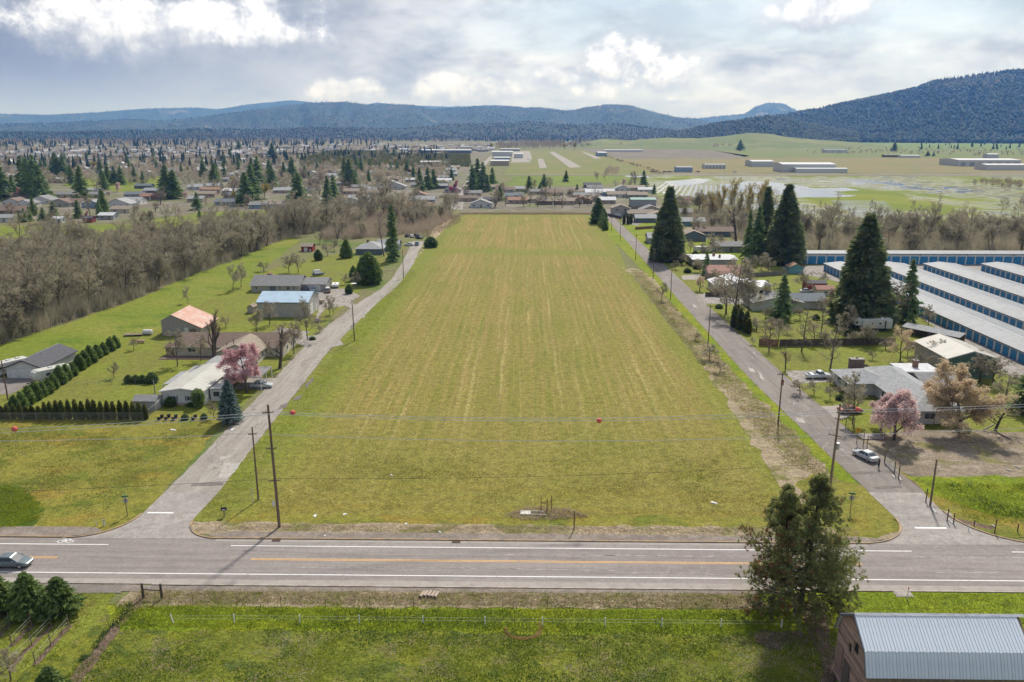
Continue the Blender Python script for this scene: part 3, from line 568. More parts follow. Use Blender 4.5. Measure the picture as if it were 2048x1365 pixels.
m_arb = leaf('arborvitae_foliage', (0.108, 0.135, 0.033), (0.176, 0.149, 0.038), .7, 0.3, .15)
m_shr = leaf('shrub_leaves', (0.090, 0.141, 0.046), (0.166, 0.218, 0.077), 1.2, 0.35)
m_ivy = leaf('ivy_leaves', (.05, .075, .02), (.07, .095, .03), 1.2, .15)
def unit(v): return v/np.maximum(np.linalg.norm(v, axis=-1, keepdims=True), 1e-9)
def rdir(r, n): return unit(r.normal(size=(n, 3)))
def tubes_np(P0, P1, R0, R1, k):
    n = len(P0); d = unit(P1-P0); a = np.where(np.abs(d[:, 2:3]) < .9, np.array([[0, 0, 1.]]), np.array([[1., 0, 0]])); u = unit(np.cross(d, a)); w = np.cross(d, u)
    an = np.arange(k)*2*np.pi/k; ring = u[:, None]*np.cos(an)[None, :, None]+w[:, None]*np.sin(an)[None, :, None]
    V = np.concatenate([P0[:, None]+ring*R0[:, None, None], P1[:, None]+ring*R1[:, None, None]], 1).reshape(-1, 3)
    b = np.arange(n)[:, None]*2*k; T = []
    for i in range(k):
        j = (i+1) % k; T += [np.hstack([b+i, b+j, b+k+j]), np.hstack([b+i, b+k+j, b+k+i])]
    return V, np.concatenate(T)
def slivers(r, P0, P1, w):                # one thin triangle per twig
    n = len(P0); d = unit(P1-P0); s = unit(np.cross(d, rdir(r, n)))*(np.asarray(w).reshape(-1, 1)*.5)
    return np.stack([P0-s, P0+s, P1], 1).reshape(-1, 3), np.arange(n*3).reshape(-1, 3)
def cards(r, Pc, size, n_dir=None, asp=1.):   # small leaf-clump triangles
    n = len(Pc); a = rdir(r, n) if n_dir is None else unit(n_dir+.6*rdir(r, n)); b = unit(np.cross(a, rdir(r, n))); s = np.broadcast_to(np.asarray(size, float).reshape(-1, 1), (n, 1))
    return np.stack([Pc-a*s*.5*asp-b*s*.42, Pc-a*s*.5*asp+b*s*.42, Pc+a*s*.62*asp], 1).reshape(-1, 3), np.arange(n*3).reshape(-1, 3)
def join(parts):
    V, T, o = [], [], 0
    for v, t in parts: V.append(v); T.append(t+o); o += len(v)
    return np.concatenate(V), np.concatenate(T)
def growth(r, p0, d, L, S, wander, up):
    n = len(p0); pts = [p0]; d = d.copy()
    for i in range(S):
        d = unit(d+wander*r.normal(size=(n, 3))+np.array([[0, 0, up]])); pts.append(pts[-1]+d*(L/S)[:, None])
    return np.stack(pts, 1)
def kids(r, pts, L, rad, k, ang, lr, rr_, t0=.25, flat=0.):
    n, S = pts.shape[0], pts.shape[1]-1
    t = np.clip((np.arange(k)[None]+r.uniform(0, 1, (n, k)))/k*(1-t0)+t0, 0, .999); f = t*S; i = f.astype(int); u = (f-i)[..., None]
    idx = np.arange(n)[:, None]; a, b = pts[idx, i], pts[idx, i+1]; p = (a+(b-a)*u).reshape(-1, 3); d = unit(b-a).reshape(-1, 3)
    pr = unit(np.cross(d, rdir(r, n*k))); pr[:, 2] *= (1-flat); th = np.radians(ang)*r.uniform(.65, 1.3, n*k)[:, None]
    nd = unit(d*np.cos(th)+unit(pr)*np.sin(th)); tt = t.reshape(-1)
    return p, nd, np.repeat(L, k)*lr*r.uniform(.6, 1.25, n*k)*(1.15-.55*tt), np.repeat(rad, k)*rr_*(1.1-.5*tt), tt
def bare(seed, H=12., trunk=.35, rad=.2, stems=1, lean=.06, spec=None, tw=.035, bark=m_bark1, twm=m_twig, blos=None):
    """(trunk mesh, crown mesh[, blossom mesh]) of a leafless tree"""
    r = np.random.default_rng(seed); spec = spec or [(9, 48, .52, 4, .14, .10, .45), (7, 42, .5, 3, .16, .06, .45), (7, 40, .55, 2, .18, .03, .5), (6, 40, .6, 1, 0, 0, .5)]
    d = unit(np.array([[0, 0, 1.]])+lean*(3 if stems > 1 else 1)*r.normal(size=(stems, 3))*np.array([[1, 1, 0]])); p0 = np.zeros((stems, 3)); p0[:, :2] = r.normal(size=(stems, 2))*.12*(stems > 1)
    L = np.full(stems, H*.78)*r.uniform(.85, 1.1, stems); pts = growth(r, p0, d, L, 7, .05, .04); rad_ = np.full(stems, rad)
    wood = []; fine = []
    def tub(pts, rr_, k, end):
        n, S = pts.shape[0], pts.shape[1]-1; q = np.linspace(1, end, S+1)
        for i in range(S): wood.append(tubes_np(pts[:, i], pts[:, i+1], rr_*q[i], rr_*q[i+1], k))
    tub(pts, rad_, 7, .3); t0 = trunk
    for lv, (k, ang, lr, S, wan, up, rr_) in enumerate(spec):
        p, nd, L2, r2, _ = kids(r, pts, L, rad_, k, ang, lr, rr_, t0); t0 = .22
        pts = growth(r, p, nd, L2, S, wan, up); L, rad_ = L2, r2
        if lv < 2: tub(pts, rad_, 4 if lv == 0 else 3, .4)
        else:
            wd = np.maximum(rad_*2, tw)
            for i in range(S): fine.append(slivers(r, pts[:, i], pts[:, i+1], wd*(1-.35*i/S)))
    V, T = join(wood); out = [fast('trunk', V, T, bark)]
    V, T = join(fine); out.append(fast('crown', V, T, twm))
    if blos:
        m, n, s = blos; pp = pts.reshape(-1, 3); c = pp[r.integers(0, len(pp), n)]+r.normal(size=(n, 3))*.16; V, T = cards(r, c, r.uniform(.6, 1.3, n)*s); out.append(fast('blossom', V, T, m))
    return out
def conifer(seed, H, Rb, m, z0=.06, whorls=46, per=6, droop=.25, pw=.8, sp=11, size=.5, ragged=.25, bark=m_bark2, rad=None):
    r = np.random.default_rng(seed); n = whorls*per; zz = np.sort(r.uniform(0, 1, n))**.92; z = H*(z0+(1-z0)*zz)
    Lb = (Rb*np.clip(1-zz, .015, 1)**pw)*r.uniform(1-ragged, 1+ragged*.6, n)+.15; az = r.uniform(0, 6.283, n)+np.arange(n)*2.4
    out = np.stack([np.cos(az), np.sin(az), np.zeros(n)], 1); P0 = np.stack([np.zeros(n), np.zeros(n), z], 1)
    t = (np.arange(sp)[None]+r.uniform(0, 1, (n, sp)))/sp; t = .12+.88*t
    rise = (.10-droop*1.6*t**1.6+droop*.5*t**4)*(1.1-.6*zz[:, None])
    Pc = P0[:, None]+out[:, None]*(t*Lb[:, None])[..., None]; Pc[..., 2] += rise*Lb[:, None]
    side = np.stack([-out[:, 1], out[:, 0], np.zeros(n)], 1)[:, None]*np.where(r.uniform(0, 1, (n, sp)) < .5, -1., 1.)[..., None]
    dirs = unit(side*r.uniform(.2, 1., (n, sp))[..., None]+out[:, None]*.7+np.array([0, 0, -.30])+.25*r.normal(size=(n, sp, 3)))
    s = size*(.65+.7*np.clip(1-zz, 0, 1))[:, None]*r.uniform(.7, 1.35, (n, sp)); Pf, df, sf = Pc.reshape(-1, 3), dirs.reshape(-1, 3), s.reshape(-1, 1)
    up = unit(np.cross(df, rdir(r, len(df)))+np.array([0, 0, .5])); w = unit(np.cross(df, up))
    V = np.stack([Pf-df*sf*.3-w*sf*.36, Pf-df*sf*.3+w*sf*.36, Pf+df*sf*.95], 1).reshape(-1, 3); T = np.arange(len(V)).reshape(-1, 3)
    crown = fast('crown', V, T, m)
    tb = MB(); rb = rad or H*.016; tb.tube((0, 0, -.1), (0, 0, H*.5), rb, rb*.55, 8); tb.tube((0, 0, H*.5), (0, 0, H*.97), rb*.55, .02, 6)
    return [tb.mesh('trunk', bark), crown]
def clumpy(seed, prof, m, n=2600, size=.8, lump=.16, per=4, trunk=None, bark=m_bark2, inner=.55):
    """dense evergreen crown: leaf clumps over a profile of (height, radius), lumpy"""
    r = np.random.default_rng(seed); hs = np.array([p[0] for p in prof]); rs = np.array([p[1] for p in prof])
    z = r.uniform(hs[0], hs[-1], n*4); rad = np.interp(z, hs, rs); keep = r.uniform(0, rs.max(), n*4) < rad+.12*rs.max(); z, rad = z[keep][:n], rad[keep][:n]; n = len(z)
    az = r.uniform(0, 6.283, n); H = hs[-1]
    lum = fbm(az/6.283*9+50, z/H*14, seed, 2)*.7+fbm(az/6.283*22+9, z/H*30, seed+5, 2)*.3; q = 1-lump*2*(1-lum)
    fr = np.where(r.uniform(0, 1, n) < .75, r.uniform(.88, 1.03, n), r.uniform(inner, .9, n)); rr_ = rad*q*fr
    Pc = np.stack([np.cos(az)*rr_, np.sin(az)*rr_, z], 1); Pc = np.repeat(Pc, per, 0)+r.normal(size=(n*per, 3))*size*.33
    od = np.repeat(np.stack([np.cos(az), np.sin(az), np.full(n, -.15)], 1), per, 0)
    V, T = cards(r, Pc, r.uniform(.6, 1.25, n*per)*size, od, 1.1); out = [fast('crown', V, T, m)]
    if trunk:
        tb = MB(); tb.tube((0, 0, -.1), (0, 0, H*.8), trunk, trunk*.25, 8); out = [tb.mesh('trunk', bark)]+out
    return out
PROTO = {}
def proto(key, fn):
    if key not in PROTO: PROTO[key] = fn()
    return PROTO[key]
def plant(name, label, cat, meshes, loc, s=1., rz=None, group=None, sz=None, mats=None):
    """a top-level tree with its parts; the meshes are shared between trees of a kind"""
    t = thing(name, label, cat, loc, rnd.uniform(0, 6.28) if rz is None else rz, group)
    t.scale = (s, s, sz or s)
    for me in meshes:
        o = obj(me.name.split('.')[0], me, t)
    return t
W_OPEN = [(12, 56, .56, 4, .15, .10, .42), (8, 46, .5, 3, .17, .06, .45), (8, 44, .55, 2, .2, .03, .5), (7, 44, .62, 1, 0, 0, .5)]
W_UP = [(12, 44, .50, 4, .12, .12, .42), (8, 42, .5, 3, .15, .08, .45), (8, 40, .55, 2, .17, .05, .5), (7, 40, .62, 1, 0, 0, .5)]
W_THIN = [(24, 64, .27, 3, .10, .06, .38), (8, 44, .5, 2, .14, .06, .45), (9, 44, .55, 1, .16, .04, .5)]
WOODS = [bare(100+i, H, .22, .17, st, .07, [W_OPEN, W_UP][i % 2], .06, m_moss if i % 3 else m_bark2, m_twig) for i, (H, st) in enumerate([(11, 2), (13, 1), (10, 3), (14, 2), (12, 1), (9, 3)])]
YARDS = [bare(130+i, 9, .22, .14, 1, .05, [W_OPEN, W_UP, W_THIN][i % 3], .075, m_bark1, m_twig) for i in range(3)]
FARB = [bare(150+i, 10, .2, .2, 1+i, .06, [(8, 48, .55, 3, .15, .10, .45), (6, 44, .55, 2, .17, .06, .5), (9, 44, .6, 1, .2, .03, .5)], .16, m_bark1, [m_twig, m_twigd, m_twigr][i]) for i in range(3)]
FIRS = [conifer(200+i, 20, 4.0+.5*i, [m_fir, m_fird, m_fird][i], .05, 36, 6, .26, .78, 9, 1.1, .5) for i in range(3)]
FIRN = [conifer(220, 12, 2.9, m_fir, .05, 42, 6, .2, .8, 10, .6, .45), conifer(221, 14, 3.4, m_fird, .06, 44, 6, .3, .85, 11, .68, .5)]
print('trees ready')

# ================================================================== buildings
WALL = {'white': (.62, .61, .58), 'cream': (.58, .52, .41), 'tan': (.44, .36, .27), 'grey': (.36, .36, .35), 'blue': (.30, .37, .44), 'brown': (.22, .15, .10), 'green': (.28, .33, .28), 'teal': (.13, .30, .31), 'slate': (.14, .17, .20), 'pink': (.50, .36, .29), 'greige': (.42, .39, .34), 'red': (.26, .035, .03)}
ROOF = {'grey': (.235, .23, .23), 'dark': (.085, .085, .095), 'brown': (.19, .135, .105), 'tan': (.29, .235, .18), 'light': (.32, .325, .33), 'white': (.60, .60, .61), 'orange': (.33, .19, .12), 'red': (.30, .16, .12), 'green': (.32, .46, .40), 'slate': (.15, .17, .19)}
MW = {k: mat('wall_paint_'+k, v, [q*.82 for q in v], .6, .8, st=(1, 1, 2.), per=.05) for k, v in WALL.items()}
MR = {k: mat('roofing_'+k, v, [q*.72 for q in v], .9, .85, st=(1.2, 1.2, 5), bmp=(6, .5, .05), per=.06) for k, v in ROOF.items()}
m_glass = mat('window_glass', (.035, .045, .055), (.09, .10, .11), .7, .12, spec=.6)
m_trim = mat('white_trim', (.66, .65, .62), (.55, .54, .5), 2)
m_wood = mat('weathered_wood', (.16, .115, .08), (.24, .18, .13), 1.6, st=(2, 2, .3))
m_pole = mat('utility_pole_wood', (.125, .082, .056), (.21, .15, .105), 2, st=(3, 3, .35))
m_polel = mat('pale_pole_wood', (.26, .19, .135), (.19, .135, .095), 2, st=(3, 3, .35))
m_metal = mat('galvanised_metal', (.42, .43, .44), (.33, .34, .35), 1, .4, .6)
m_black = mat('black_rubber', (.018, .018, .018), (.03, .03, .03), 3, .8)
m_brick = mat('brick', (.25, .13, .095), (.16, .085, .065), 4)
m_brickd = mat('dark_brick', (.13, .085, .07), (.20, .13, .10), 4)
def gable(L, D, eave, rise, axis, o=.45, t=.14, drop=0.):
    """walls and roof meshes of a gabled box, 0..L by 0..D"""
    w = MB(); rf = MB(); n = .02
    if axis == 'x':
        w.prism([(0, -.2), (D, -.2), (D, eave), (D/2, eave+rise), (0, eave)], 0, L, 'x'); s = rise/(D/2)
        for a, b in ((-o, D/2), (D+o, D/2)):
            za = eave-o*s+n; zb = eave+rise+n
            q = [(a, za), (b, zb), (b, zb+t), (a, za+t)]; rf.prism(q if a < b else q[::-1], -o, L+o, 'x')
    else:
        w.prism([(0, -.2), (L, -.2), (L, eave), (L/2, eave+rise), (0, eave)][::-1], 0, D, 'y'); s = rise/(L/2)
        for a, b in ((-o, L/2), (L+o, L/2)):
            za = eave-o*s+n; zb = eave+rise+n
            q = [(a, za), (b, zb), (b, zb+t), (a, za+t)]; rf.prism(q if a > b else q[::-1], -o, D+o, 'y')
    return w, rf
def hip(L, D, eave, rise, o=.5, t=.14):
    w = MB().box(0, L, 0, D, -.2, eave); rf = MB(); x0, x1, y0, y1 = -o, L+o, -o, D+o; e = eave+.02
    if L >= D: i = (D+2*o)/2; a, b = (x0+i, (y0+y1)/2, e+rise), (x1-i, (y0+y1)/2, e+rise)
    else: i = (L+2*o)/2; a, b = ((x0+x1)/2, y0+i, e+rise), ((x0+x1)/2, y1-i, e+rise)
    c = [(x0, y0, e), (x1, y0, e), (x1, y1, e), (x0, y1, e)]; d = [(p[0], p[1], e+t) for p in c]; a2, b2 = (a[0], a[1], a[2]+t), (b[0], b[1], b[2]+t)
    V = c+d+[a2, b2]
    top = [(4, 5, 9, 8), (5, 6, 9), (6, 7, 8, 9), (7, 4, 8)] if L >= D else [(4, 5, 8), (5, 6, 9, 8), (6, 7, 9), (7, 4, 8, 9)]
    rf.add(V, [(3, 2, 1, 0), (0, 1, 5, 4), (1, 2, 6, 5), (2, 3, 7, 6), (3, 0, 4, 7)]+top); return w, rf
_win = {}
def win_meshes(w, h, frame):
    k = (round(w, 2), round(h, 2), frame.name)
    if k not in _win:
        f = MB(); b = .07
        for q in ((-w/2, w/2, 0, b), (-w/2, w/2, h-b, h), (-w/2, -w/2+b, b, h-b), (w/2-b, w/2, b, h-b), (-.025, .025, b, h-b)): f.box(q[0], q[1], -.06, .02, q[2], q[3])
        p = MB().box(-w/2+b, w/2-b, -.02, .01, b, h-b); _win[k] = (f.mesh('window', frame), p.mesh('pane', m_glass))
    return _win[k]
def side_pose(side, u, z, L, D):
    return {'f': ((u, 0, z), 0), 'b': ((u, D, z), math.pi), 'l': ((0, u, z), -math.pi/2), 'r': ((L, u, z), math.pi/2)}[side]
def add_window(root, side, u, z, w, h, L, D, frame=None):
    a, b = win_meshes(w, h, frame or m_trim); p, rz = side_pose(side, u, z, L, D); o = obj('window', a, root, p, rz); obj('pane', b, o); return o
def add_door(root, side, u, w, h, L, D, m, name='door', panels=0, z=0.):
    p, rz = side_pose(side, u, z, L, D); d = MB().box(-w/2, w/2, -.05, .02, 0, h)
    for i in range(panels): d.box(-w/2+.08, w/2-.08, -.08, -.05, h*(i+.08)/panels, h*(i+.92)/panels)
    o = obj(name, d.mesh(name, m), root, p, rz)
    if name == 'door': obj('handle', MB().box(w/2-.16, w/2-.08, -.1, -.05, h*.45, h*.5).mesh('handle', m_metal), o)
    return o
def house(name, label, cat, A, B, D, eave, rise, axis, roof, wall, wins=(), doors=(), o=.45, group=None, rz=0., kind='gable', trim=None, sill=None, chim=None, base=None):
    a = G(*A) if not isinstance(A, Vector) else A
    L = (G(*B)-a).length if isinstance(B, tuple) else B
    t = thing(name, label, cat, a, rz, group)
    w, rf = gable(L, D, eave, rise, axis, o) if kind == 'gable' else hip(L, D, eave, rise, o)
    w.build('wall', wall if not isinstance(wall, str) else MW[wall], t); r = rf.build('roof', roof if not isinstance(roof, str) else MR[roof], t)
    if trim:
        tb = MB()
        if axis == 'x' and kind == 'gable': tb.box(-o, L+o, -o-.04, -o-.005, eave-o*rise/(D/2)-.06, eave-o*rise/(D/2)+.17)
        elif kind == 'gable':
            s = rise/(L/2)
            for sg in (0, 1):
                x0 = -o if sg == 0 else L+o; tb.add([(x0, -o-.03, eave-o*s-.05), (L/2, -o-.03, eave+rise-.05), (L/2, -o-.03, eave+rise+.17), (x0, -o-.03, eave-o*s+.17)], [(0, 1, 2, 3)])
        if tb.v: tb.build('fascia', trim, t)
    for q in wins: add_window(t, *q[:5], L, D)
    for (side, u, dw, dh, m, nm, pn) in doors: add_door(t, side, u, dw, dh, L, D, m, nm, pn)
    for c in (chim or []):
        x, y, s, h, m = c; z0 = eave; k = MB().box(x-s/2, x+s/2, y-s/2, y+s/2, z0, h); k.box(x-s/2-.06, x+s/2+.06, y-s/2-.06, y+s/2+.06, h, h+.12); k.build('chimney', m, r)
    return t
m_ribw = ribbed('white_ribbed_roof', (.66, .66, .63), 'X', .6, .45, .1)
m_ribwy = ribbed('cream_ribbed_roof', (.47, .455, .40), 'Y', .9, .6, .0, depth=.15)
m_ribb = ribbed('pale_blue_metal_roof', (.36, .49, .60), 'X', .5, .5, .05)
m_ribg = ribbed('grey_metal_siding', (.40, .38, .36), 'X', .45, .5, .1)
m_ribst = ribbed('storage_metal_roof', (.185, .195, .21), 'Y', .6, .6, .1, (.13, .135, .142))
m_ribstx = ribbed('storage_metal_roof_long', (.185, .195, .21), 'X', .6, .6, .1, (.13, .135, .142))
m_ribgr = ribbed('green_metal_siding', (.10, .17, .13), 'X', .4, .5, .1)
m_ribsh = ribbed('pale_shop_roof', (.40, .38, .34), 'Y', .5, .6, .05, (.34, .31, .27))
m_rust = ribbed('rusty_corrugated_roof', (.50, .27, .20), 'Y', .35, .75, .05, (.55, .43, .38))
m_boards = mat('grey_barn_boards', (.40, .36, .33), (.26, .23, .205), 2.5, st=(6, 6, .25), bmp=(3, .4))

# --- left of the field -------------------------------------------------------------------------------------------
wd = MW['white']
t = house('garage', 'white detached garage with dark charcoal roof at the left edge', 'garage', (15, 757), (87, 757), 13.5, 2.45, 1.55, 'y', 'dark', 'white', doors=[('f', 4.9, 3.7, 2.1, m_trim, 'garage_door', 4), ('f', 1.6, .95, 2.0, m_trim, 'door', 0)], trim=m_black)
obj('ridge_cap', MB().box(3.78, 4.02, -.46, 13.96, 4.14, 4.2).mesh('ridge_cap', m_metal), t)
# white mobile home with carport
a = G(325, 811)
t = house('mobile_home', 'white mobile home with low ribbed metal roof beside the blue spruce', 'house', (325, 811), (408, 811), 17, 2.85, .62, 'y', m_ribwy, 'white', wins=[('f', 2.2, 1.0, 1.35, .95), ('f', 5.6, 1.0, 1.35, .95), ('r', 4.3, .9, 1.2, 1.1), ('r', 8.2, .9, 1.2, 1.1)], trim=m_trim, o=.35)
obj('skirting', MB().box(.05, 8.0, -.04, 0, 0, .5).mesh('skirting', m_pipe), t)
for s in (-1, 1):
    for wx in (2.2, 5.6): obj('shutter', MB().box(wx+s*.85-.12, wx+s*.85+.12, -.07, -.001, .95, 2.0).mesh('shutter', MW['slate']), t)
for k, (x0, x1, y0, y1, z0, z1, mm) in enumerate([(-2.2, .0, 5.5, 14.5, 2.35, 2.75, MR['light']), (8.55, 11.0, 2.5, 8.5, 2.45, 2.6, m_ribwy), (1.0, 10.0, 17.4, 25.5, 2.75, 2.9, MR['light']), (8.5, 16.5, 9.5, 17.2, 2.7, 2.9, MR['grey'])]):
    p = MB().hexa([(x0, y0, z0), (x1, y0, z1-.1), (x1, y1, z1-.1), (x0, y1, z0)], [(x0, y0, z0+.12), (x1, y0, z1+.02), (x1, y1, z1+.02), (x0, y1, z0+.12)])
    o = obj('awning', p.mesh('awning', mm), t)
    for xx in (x0+.15, x1-.15):
        for yy in (y0+.15, (y0+y1)/2, y1-.15): obj('post', MB().box(xx-.06, xx+.06, yy-.06, yy+.06, 0, z0+.03).mesh('post', m_trim), o)
obj('porch_wall', MB().box(8.6, 10.9, 2.6, 8.4, -.1, 2.3).mesh('porch_wall', MW['white']), t); obj('porch_window', MB().box(9.2, 10.4, 2.55, 2.61, 1.0, 2.0).mesh('porch_window', m_glass), t)
# cream house with two wings
t = house('cream_house', 'long cream house with brown shingle roof behind the pollarded trees', 'house', (350, 713), 26.0, 10.5, 2.5, 2.0, 'x', 'brown', 'cream', wins=[('f', 4.2, 1.1, 1.9, 1.0), ('r', 3.5, .9, 1.2, 1.2), ('r', 7, .9, 1.2, 1.2)], trim=m_trim)
w, rf = gable(9.5, 9.6, 2.62, 1.9, 'y', .5)
ww = w.mesh('wing_wall', MW['cream']); o = obj('wing_wall', ww, t, (12.4, -6.2, 0)); obj('wing_roof', rf.mesh('wing_roof', MR['tan']), t, (12.4, -6.2, .05))
for u, wz in ((2.0, 1.3), (6.5, .6)): a_, b_ = win_meshes(wz, wz*.8, m_trim); q = obj('window', a_, t, (12.4+u, -6.2, 1.0), 0); obj('pane', b_, q)
for u in (1.2, 3.6, 6.5): a_, b_ = win_meshes(1.5, 1.5, m_trim); q = obj('window', a_, t, (12.4+9.5, -6.2+u, .7), math.pi/2); obj('pane', b_, q)
obj('skylight', MB().box(15, 15.9, 2.6, 3.3, 3.55, 3.75).mesh('skylight', m_trim), t)
for x, y, z in ((9, 3.5, 3.9), (13.3, -1.5, 3.4), (15.6, -3.2, 4.1), (14.6, -.6, 4.0)): obj('roof_vent', MB().tube((x, y, z-.5), (x, y, z+.35), .09, .09).mesh('roof_vent', m_black), t)
obj('patio', MB().box(-2.6, 11.5, -3.0, -.02, .03, .14).mesh('patio', m_brickd), t)
tag(house('pump_shed', 'small brown lean-to shed with pinkish roof by the cream house', 'shed', (333, 712), 2.6, 2.4, 2.1, .5, 'x', 'red', 'brown', o=.2), None)
# old barn with a rusted roof, lower on its right side
t = thing('old_barn', 'weathered grey plank barn with rusted pink metal roof', 'barn', G(325, 672)); Lb, Db = 10.2, 11.
prof = [(0, 0), (Lb, 0), (Lb, 2.3), (3.0, 5.6), (0, 4.0)]
MB().prism(prof[::-1], 0, Db, 'y').build('wall', m_boards, t)
for i in range(34):                      # standing boards of the gable end
    x0, x1 = Lb*i/34+.012, Lb*(i+1)/34-.012; f = lambda x: 4.0+(x/3.0)*1.6 if x < 3 else 5.6-(x-3)/(Lb-3)*3.3
    if x0 < 3 < x1: continue
    e = rnd.uniform(-.05, .03); obj('board', MB().hexa([(x0, -.05-.02*(i % 2), e), (x1, -.05-.02*(i % 2), e), (x1, -.005, e), (x0, -.005, e)], [(x0, -.05-.02*(i % 2), f(x0)-.06), (x1, -.05-.02*(i % 2), f(x1)-.06), (x1, -.005, f(x1)-.06), (x0, -.005, f(x0)-.06)]).mesh('board', m_boards), t)
MB().prism([(-.5, 3.78), (3.0, 5.64), (3.0, 5.76), (-.5, 3.9)], -.4, Db+.4, 'y').build('roof', MR['white'], t)
MB().prism([(3.0, 5.64), (Lb+.6, 2.08), (Lb+.6, 2.2), (3.0, 5.76)], -.4, Db+.4, 'y').build('roof', m_rust, t)
obj('door', MB().box(6.0, 7.0, -.12, -.07, 0, 2.2).mesh('door', m_trim), t); obj('opening', MB().box(7.4, 9.0, -.1, -.06, .4, 1.9).mesh('opening', m_wood), t)
# grey metal shop with the pale blue roof, its shed, the ranch house behind
t = house('metal_shop', 'large grey metal workshop with pale blue roof', 'workshop', (517, 635), (617, 635), 12.6, 4.4, 1.9, 'x', m_ribb, m_ribg, doors=[('r', 4.0, 3.2, 3.2, m_trim, 'garage_door', 3), ('r', 9.2, 1.0, 2.1, m_trim, 'door', 0)], trim=mat('dark_blue_trim', (.06, .11, .17)), o=.35)
for x in (-.03, 14.35): obj('corner_trim', MB().box(x, x+.12, -.06, .02, 0, 4.35).mesh('corner_trim', MW['slate']), t)
house('garden_shed', 'small pale plank shed beside the blue-roofed workshop', 'shed', (495, 627), (508, 627), 3.2, 1.7, .75, 'y', 'tan', 'greige', o=.15)
t = house('ranch_house', 'beige ranch house with long grey roof behind the blue-roofed workshop', 'house', (503, 585), (600, 585), 11, 2.45, 2.3, 'x', 'grey', 'greige', wins=[('f', 9.6, .8, .7, 1.4), ('f', 12.4, .8, 1.2, 1.3), ('f', 14.3, .8, .7, 1.4), ('f', 1.8, .9, .8, 1.2), ('r', 2.5, .9, 1., 1.2)], doors=[('f', 7.2, 1.9, 2.1, MW['slate'], 'door', 0)], trim=m_trim)
w, rf = gable(8.2, 8.5, 2.35, 1.45, 'x', .4); obj('garage_wall', w.mesh('garage_wall', MW['greige']), t, (16.2, 2.2, 0)); obj('garage_roof', rf.mesh('garage_roof', MR['grey']), t, (16.2, 2.2, 0))
obj('garage_door', MB().box(17.6, 22.6, 2.12, 2.19, 0, 2.1).mesh('garage_door', m_trim), t)
for i in range(4): obj('door_panel', MB().box(17.7, 22.5, 2.07, 2.12, .05+i*.52, .53+i*.52).mesh('door_panel', m_trim), t)
house('red_shed', 'small red barn-style shed with white trimmed door on the lawn', 'shed', (603, 504), (625, 504), 5.2, 2.35, 1.2, 'x', 'tan', 'red', doors=[('f', 1.9, 1.6, 1.9, m_trim, 'door', 0), ('f', 3.9, .7, 1.2, m_trim, 'hatch', 0)], o=.3)
t = house('grey_house', 'slate-grey house with pale hip roof at the end of the left lane', 'house', (712, 510), 11.5, 13, 2.4, 2.5, 'x', 'light', 'slate', kind='hip', chim=[(4.0, 7.5, .9, 5.6, m_brick)], wins=[('f', 8, 1, 1.4, 1.1)], doors=[('f', 3.2, 4.5, 2.1, MW['slate'], 'garage_door', 4)])
w, rf = gable(9.5, 9, 2.5, 2.1, 'x', .45); obj('wing_wall', w.mesh('wing_wall', MW['slate']), t, (7.5, 9.5, 0)); obj('wing_roof', rf.mesh('wing_roof', MR['light']), t, (7.5, 9.5, .2))
obj('porch_window', win_meshes(1.6, 1.3, m_trim)[0], t, (11.5, 3, .8), math.pi/2)
house('grey_shed', 'grey garden shed at the end of the cypress row', 'shed', (268, 822), 4.2, 3.2, 1.9, .7, 'x', 'grey', 'grey', doors=[('r', 1.6, 1.2, 1.7, m_trim, 'door', 0)], o=.2)

# --- right of the street -----------------------------------------------------------------------------------------
# grey-roofed house: a long wing running back from the road, a hipped wing at its far end
t = thing('grey_roof_house', 'white house with pale grey hip roofs and large chimney by pink tree', 'house', (71.2, 138.6, 0))
w, rf = hip(9.2, 26, 2.55, 2.15, .75); w.build('wall', MW['white'], t); r_ = rf.build('roof', MR['light'], t)
w, rf = hip(8.2, 8.6, 2.5, 1.7, .75); obj('wing_wall', w.mesh('wing_wall', MW['white']), t, (-5.2, 16.2, 0)); obj('wing_roof', rf.mesh('wing_roof', MR['light']), t, (-5.2, 16.2, .06))
w, rf = gable(9, 9.5, 2.5, 1.3, 'x', .6); obj('wing_wall', w.mesh('wing_wall', MW['cream']), t, (9.2, 14.2, 0)); obj('wing_roof', rf.mesh('wing_roof', MR['grey']), t, (9.2, 14.2, .1))
obj('flat_roof', MB().box(8.2, 16.4, 22.6, 29, 2.9, 3.15).mesh('flat_roof', MR['white']), t); obj('back_wall', MB().box(8.4, 16.2, 23.4, 28.8, 0, 2.9).mesh('back_wall', MW['cream']), t)
for x, y, sx, sy, h, m in ((-.4, 25.6, 2.9, 1.3, 5.0, m_brickd), (5.6, 7.5, .75, .75, 5.6, m_brick), (12.3, 26.0, .9, .9, 4.6, m_brick)):
    c = obj('chimney', MB().box(x-sx/2, x+sx/2, y-sy/2, y+sy/2, 2.2, h).mesh('chimney', m), t); obj('chimney_cap', MB().box(x-sx/2-.08, x+sx/2+.08, y-sy/2-.08, y+sy/2+.08, h, h+.14).box(x-.14, x+.14, y-.14, y+.14, h+.14, h+.5).mesh('chimney_cap', m_conc), c)
for sd, x, y, ww_ in (('l', -5.2, 18.2, 1.1), ('l', -5.2, 21.6, 1.6), ('l', 0, 12.2, 1.9), ('l', 0, 5.0, 1.6), ('f', 3.0, 0, 2.0), ('f', 6.6, 0, 1.2), ('f', 11.6, 14.2, 1.4), ('f', 14.8, 14.2, 1.2)):
    a_, b_ = win_meshes(ww_, 1.2, m_trim); q = obj('window', a_, t, (x, y, .95), -math.pi/2 if sd == 'l' else 0); obj('pane', b_, q)
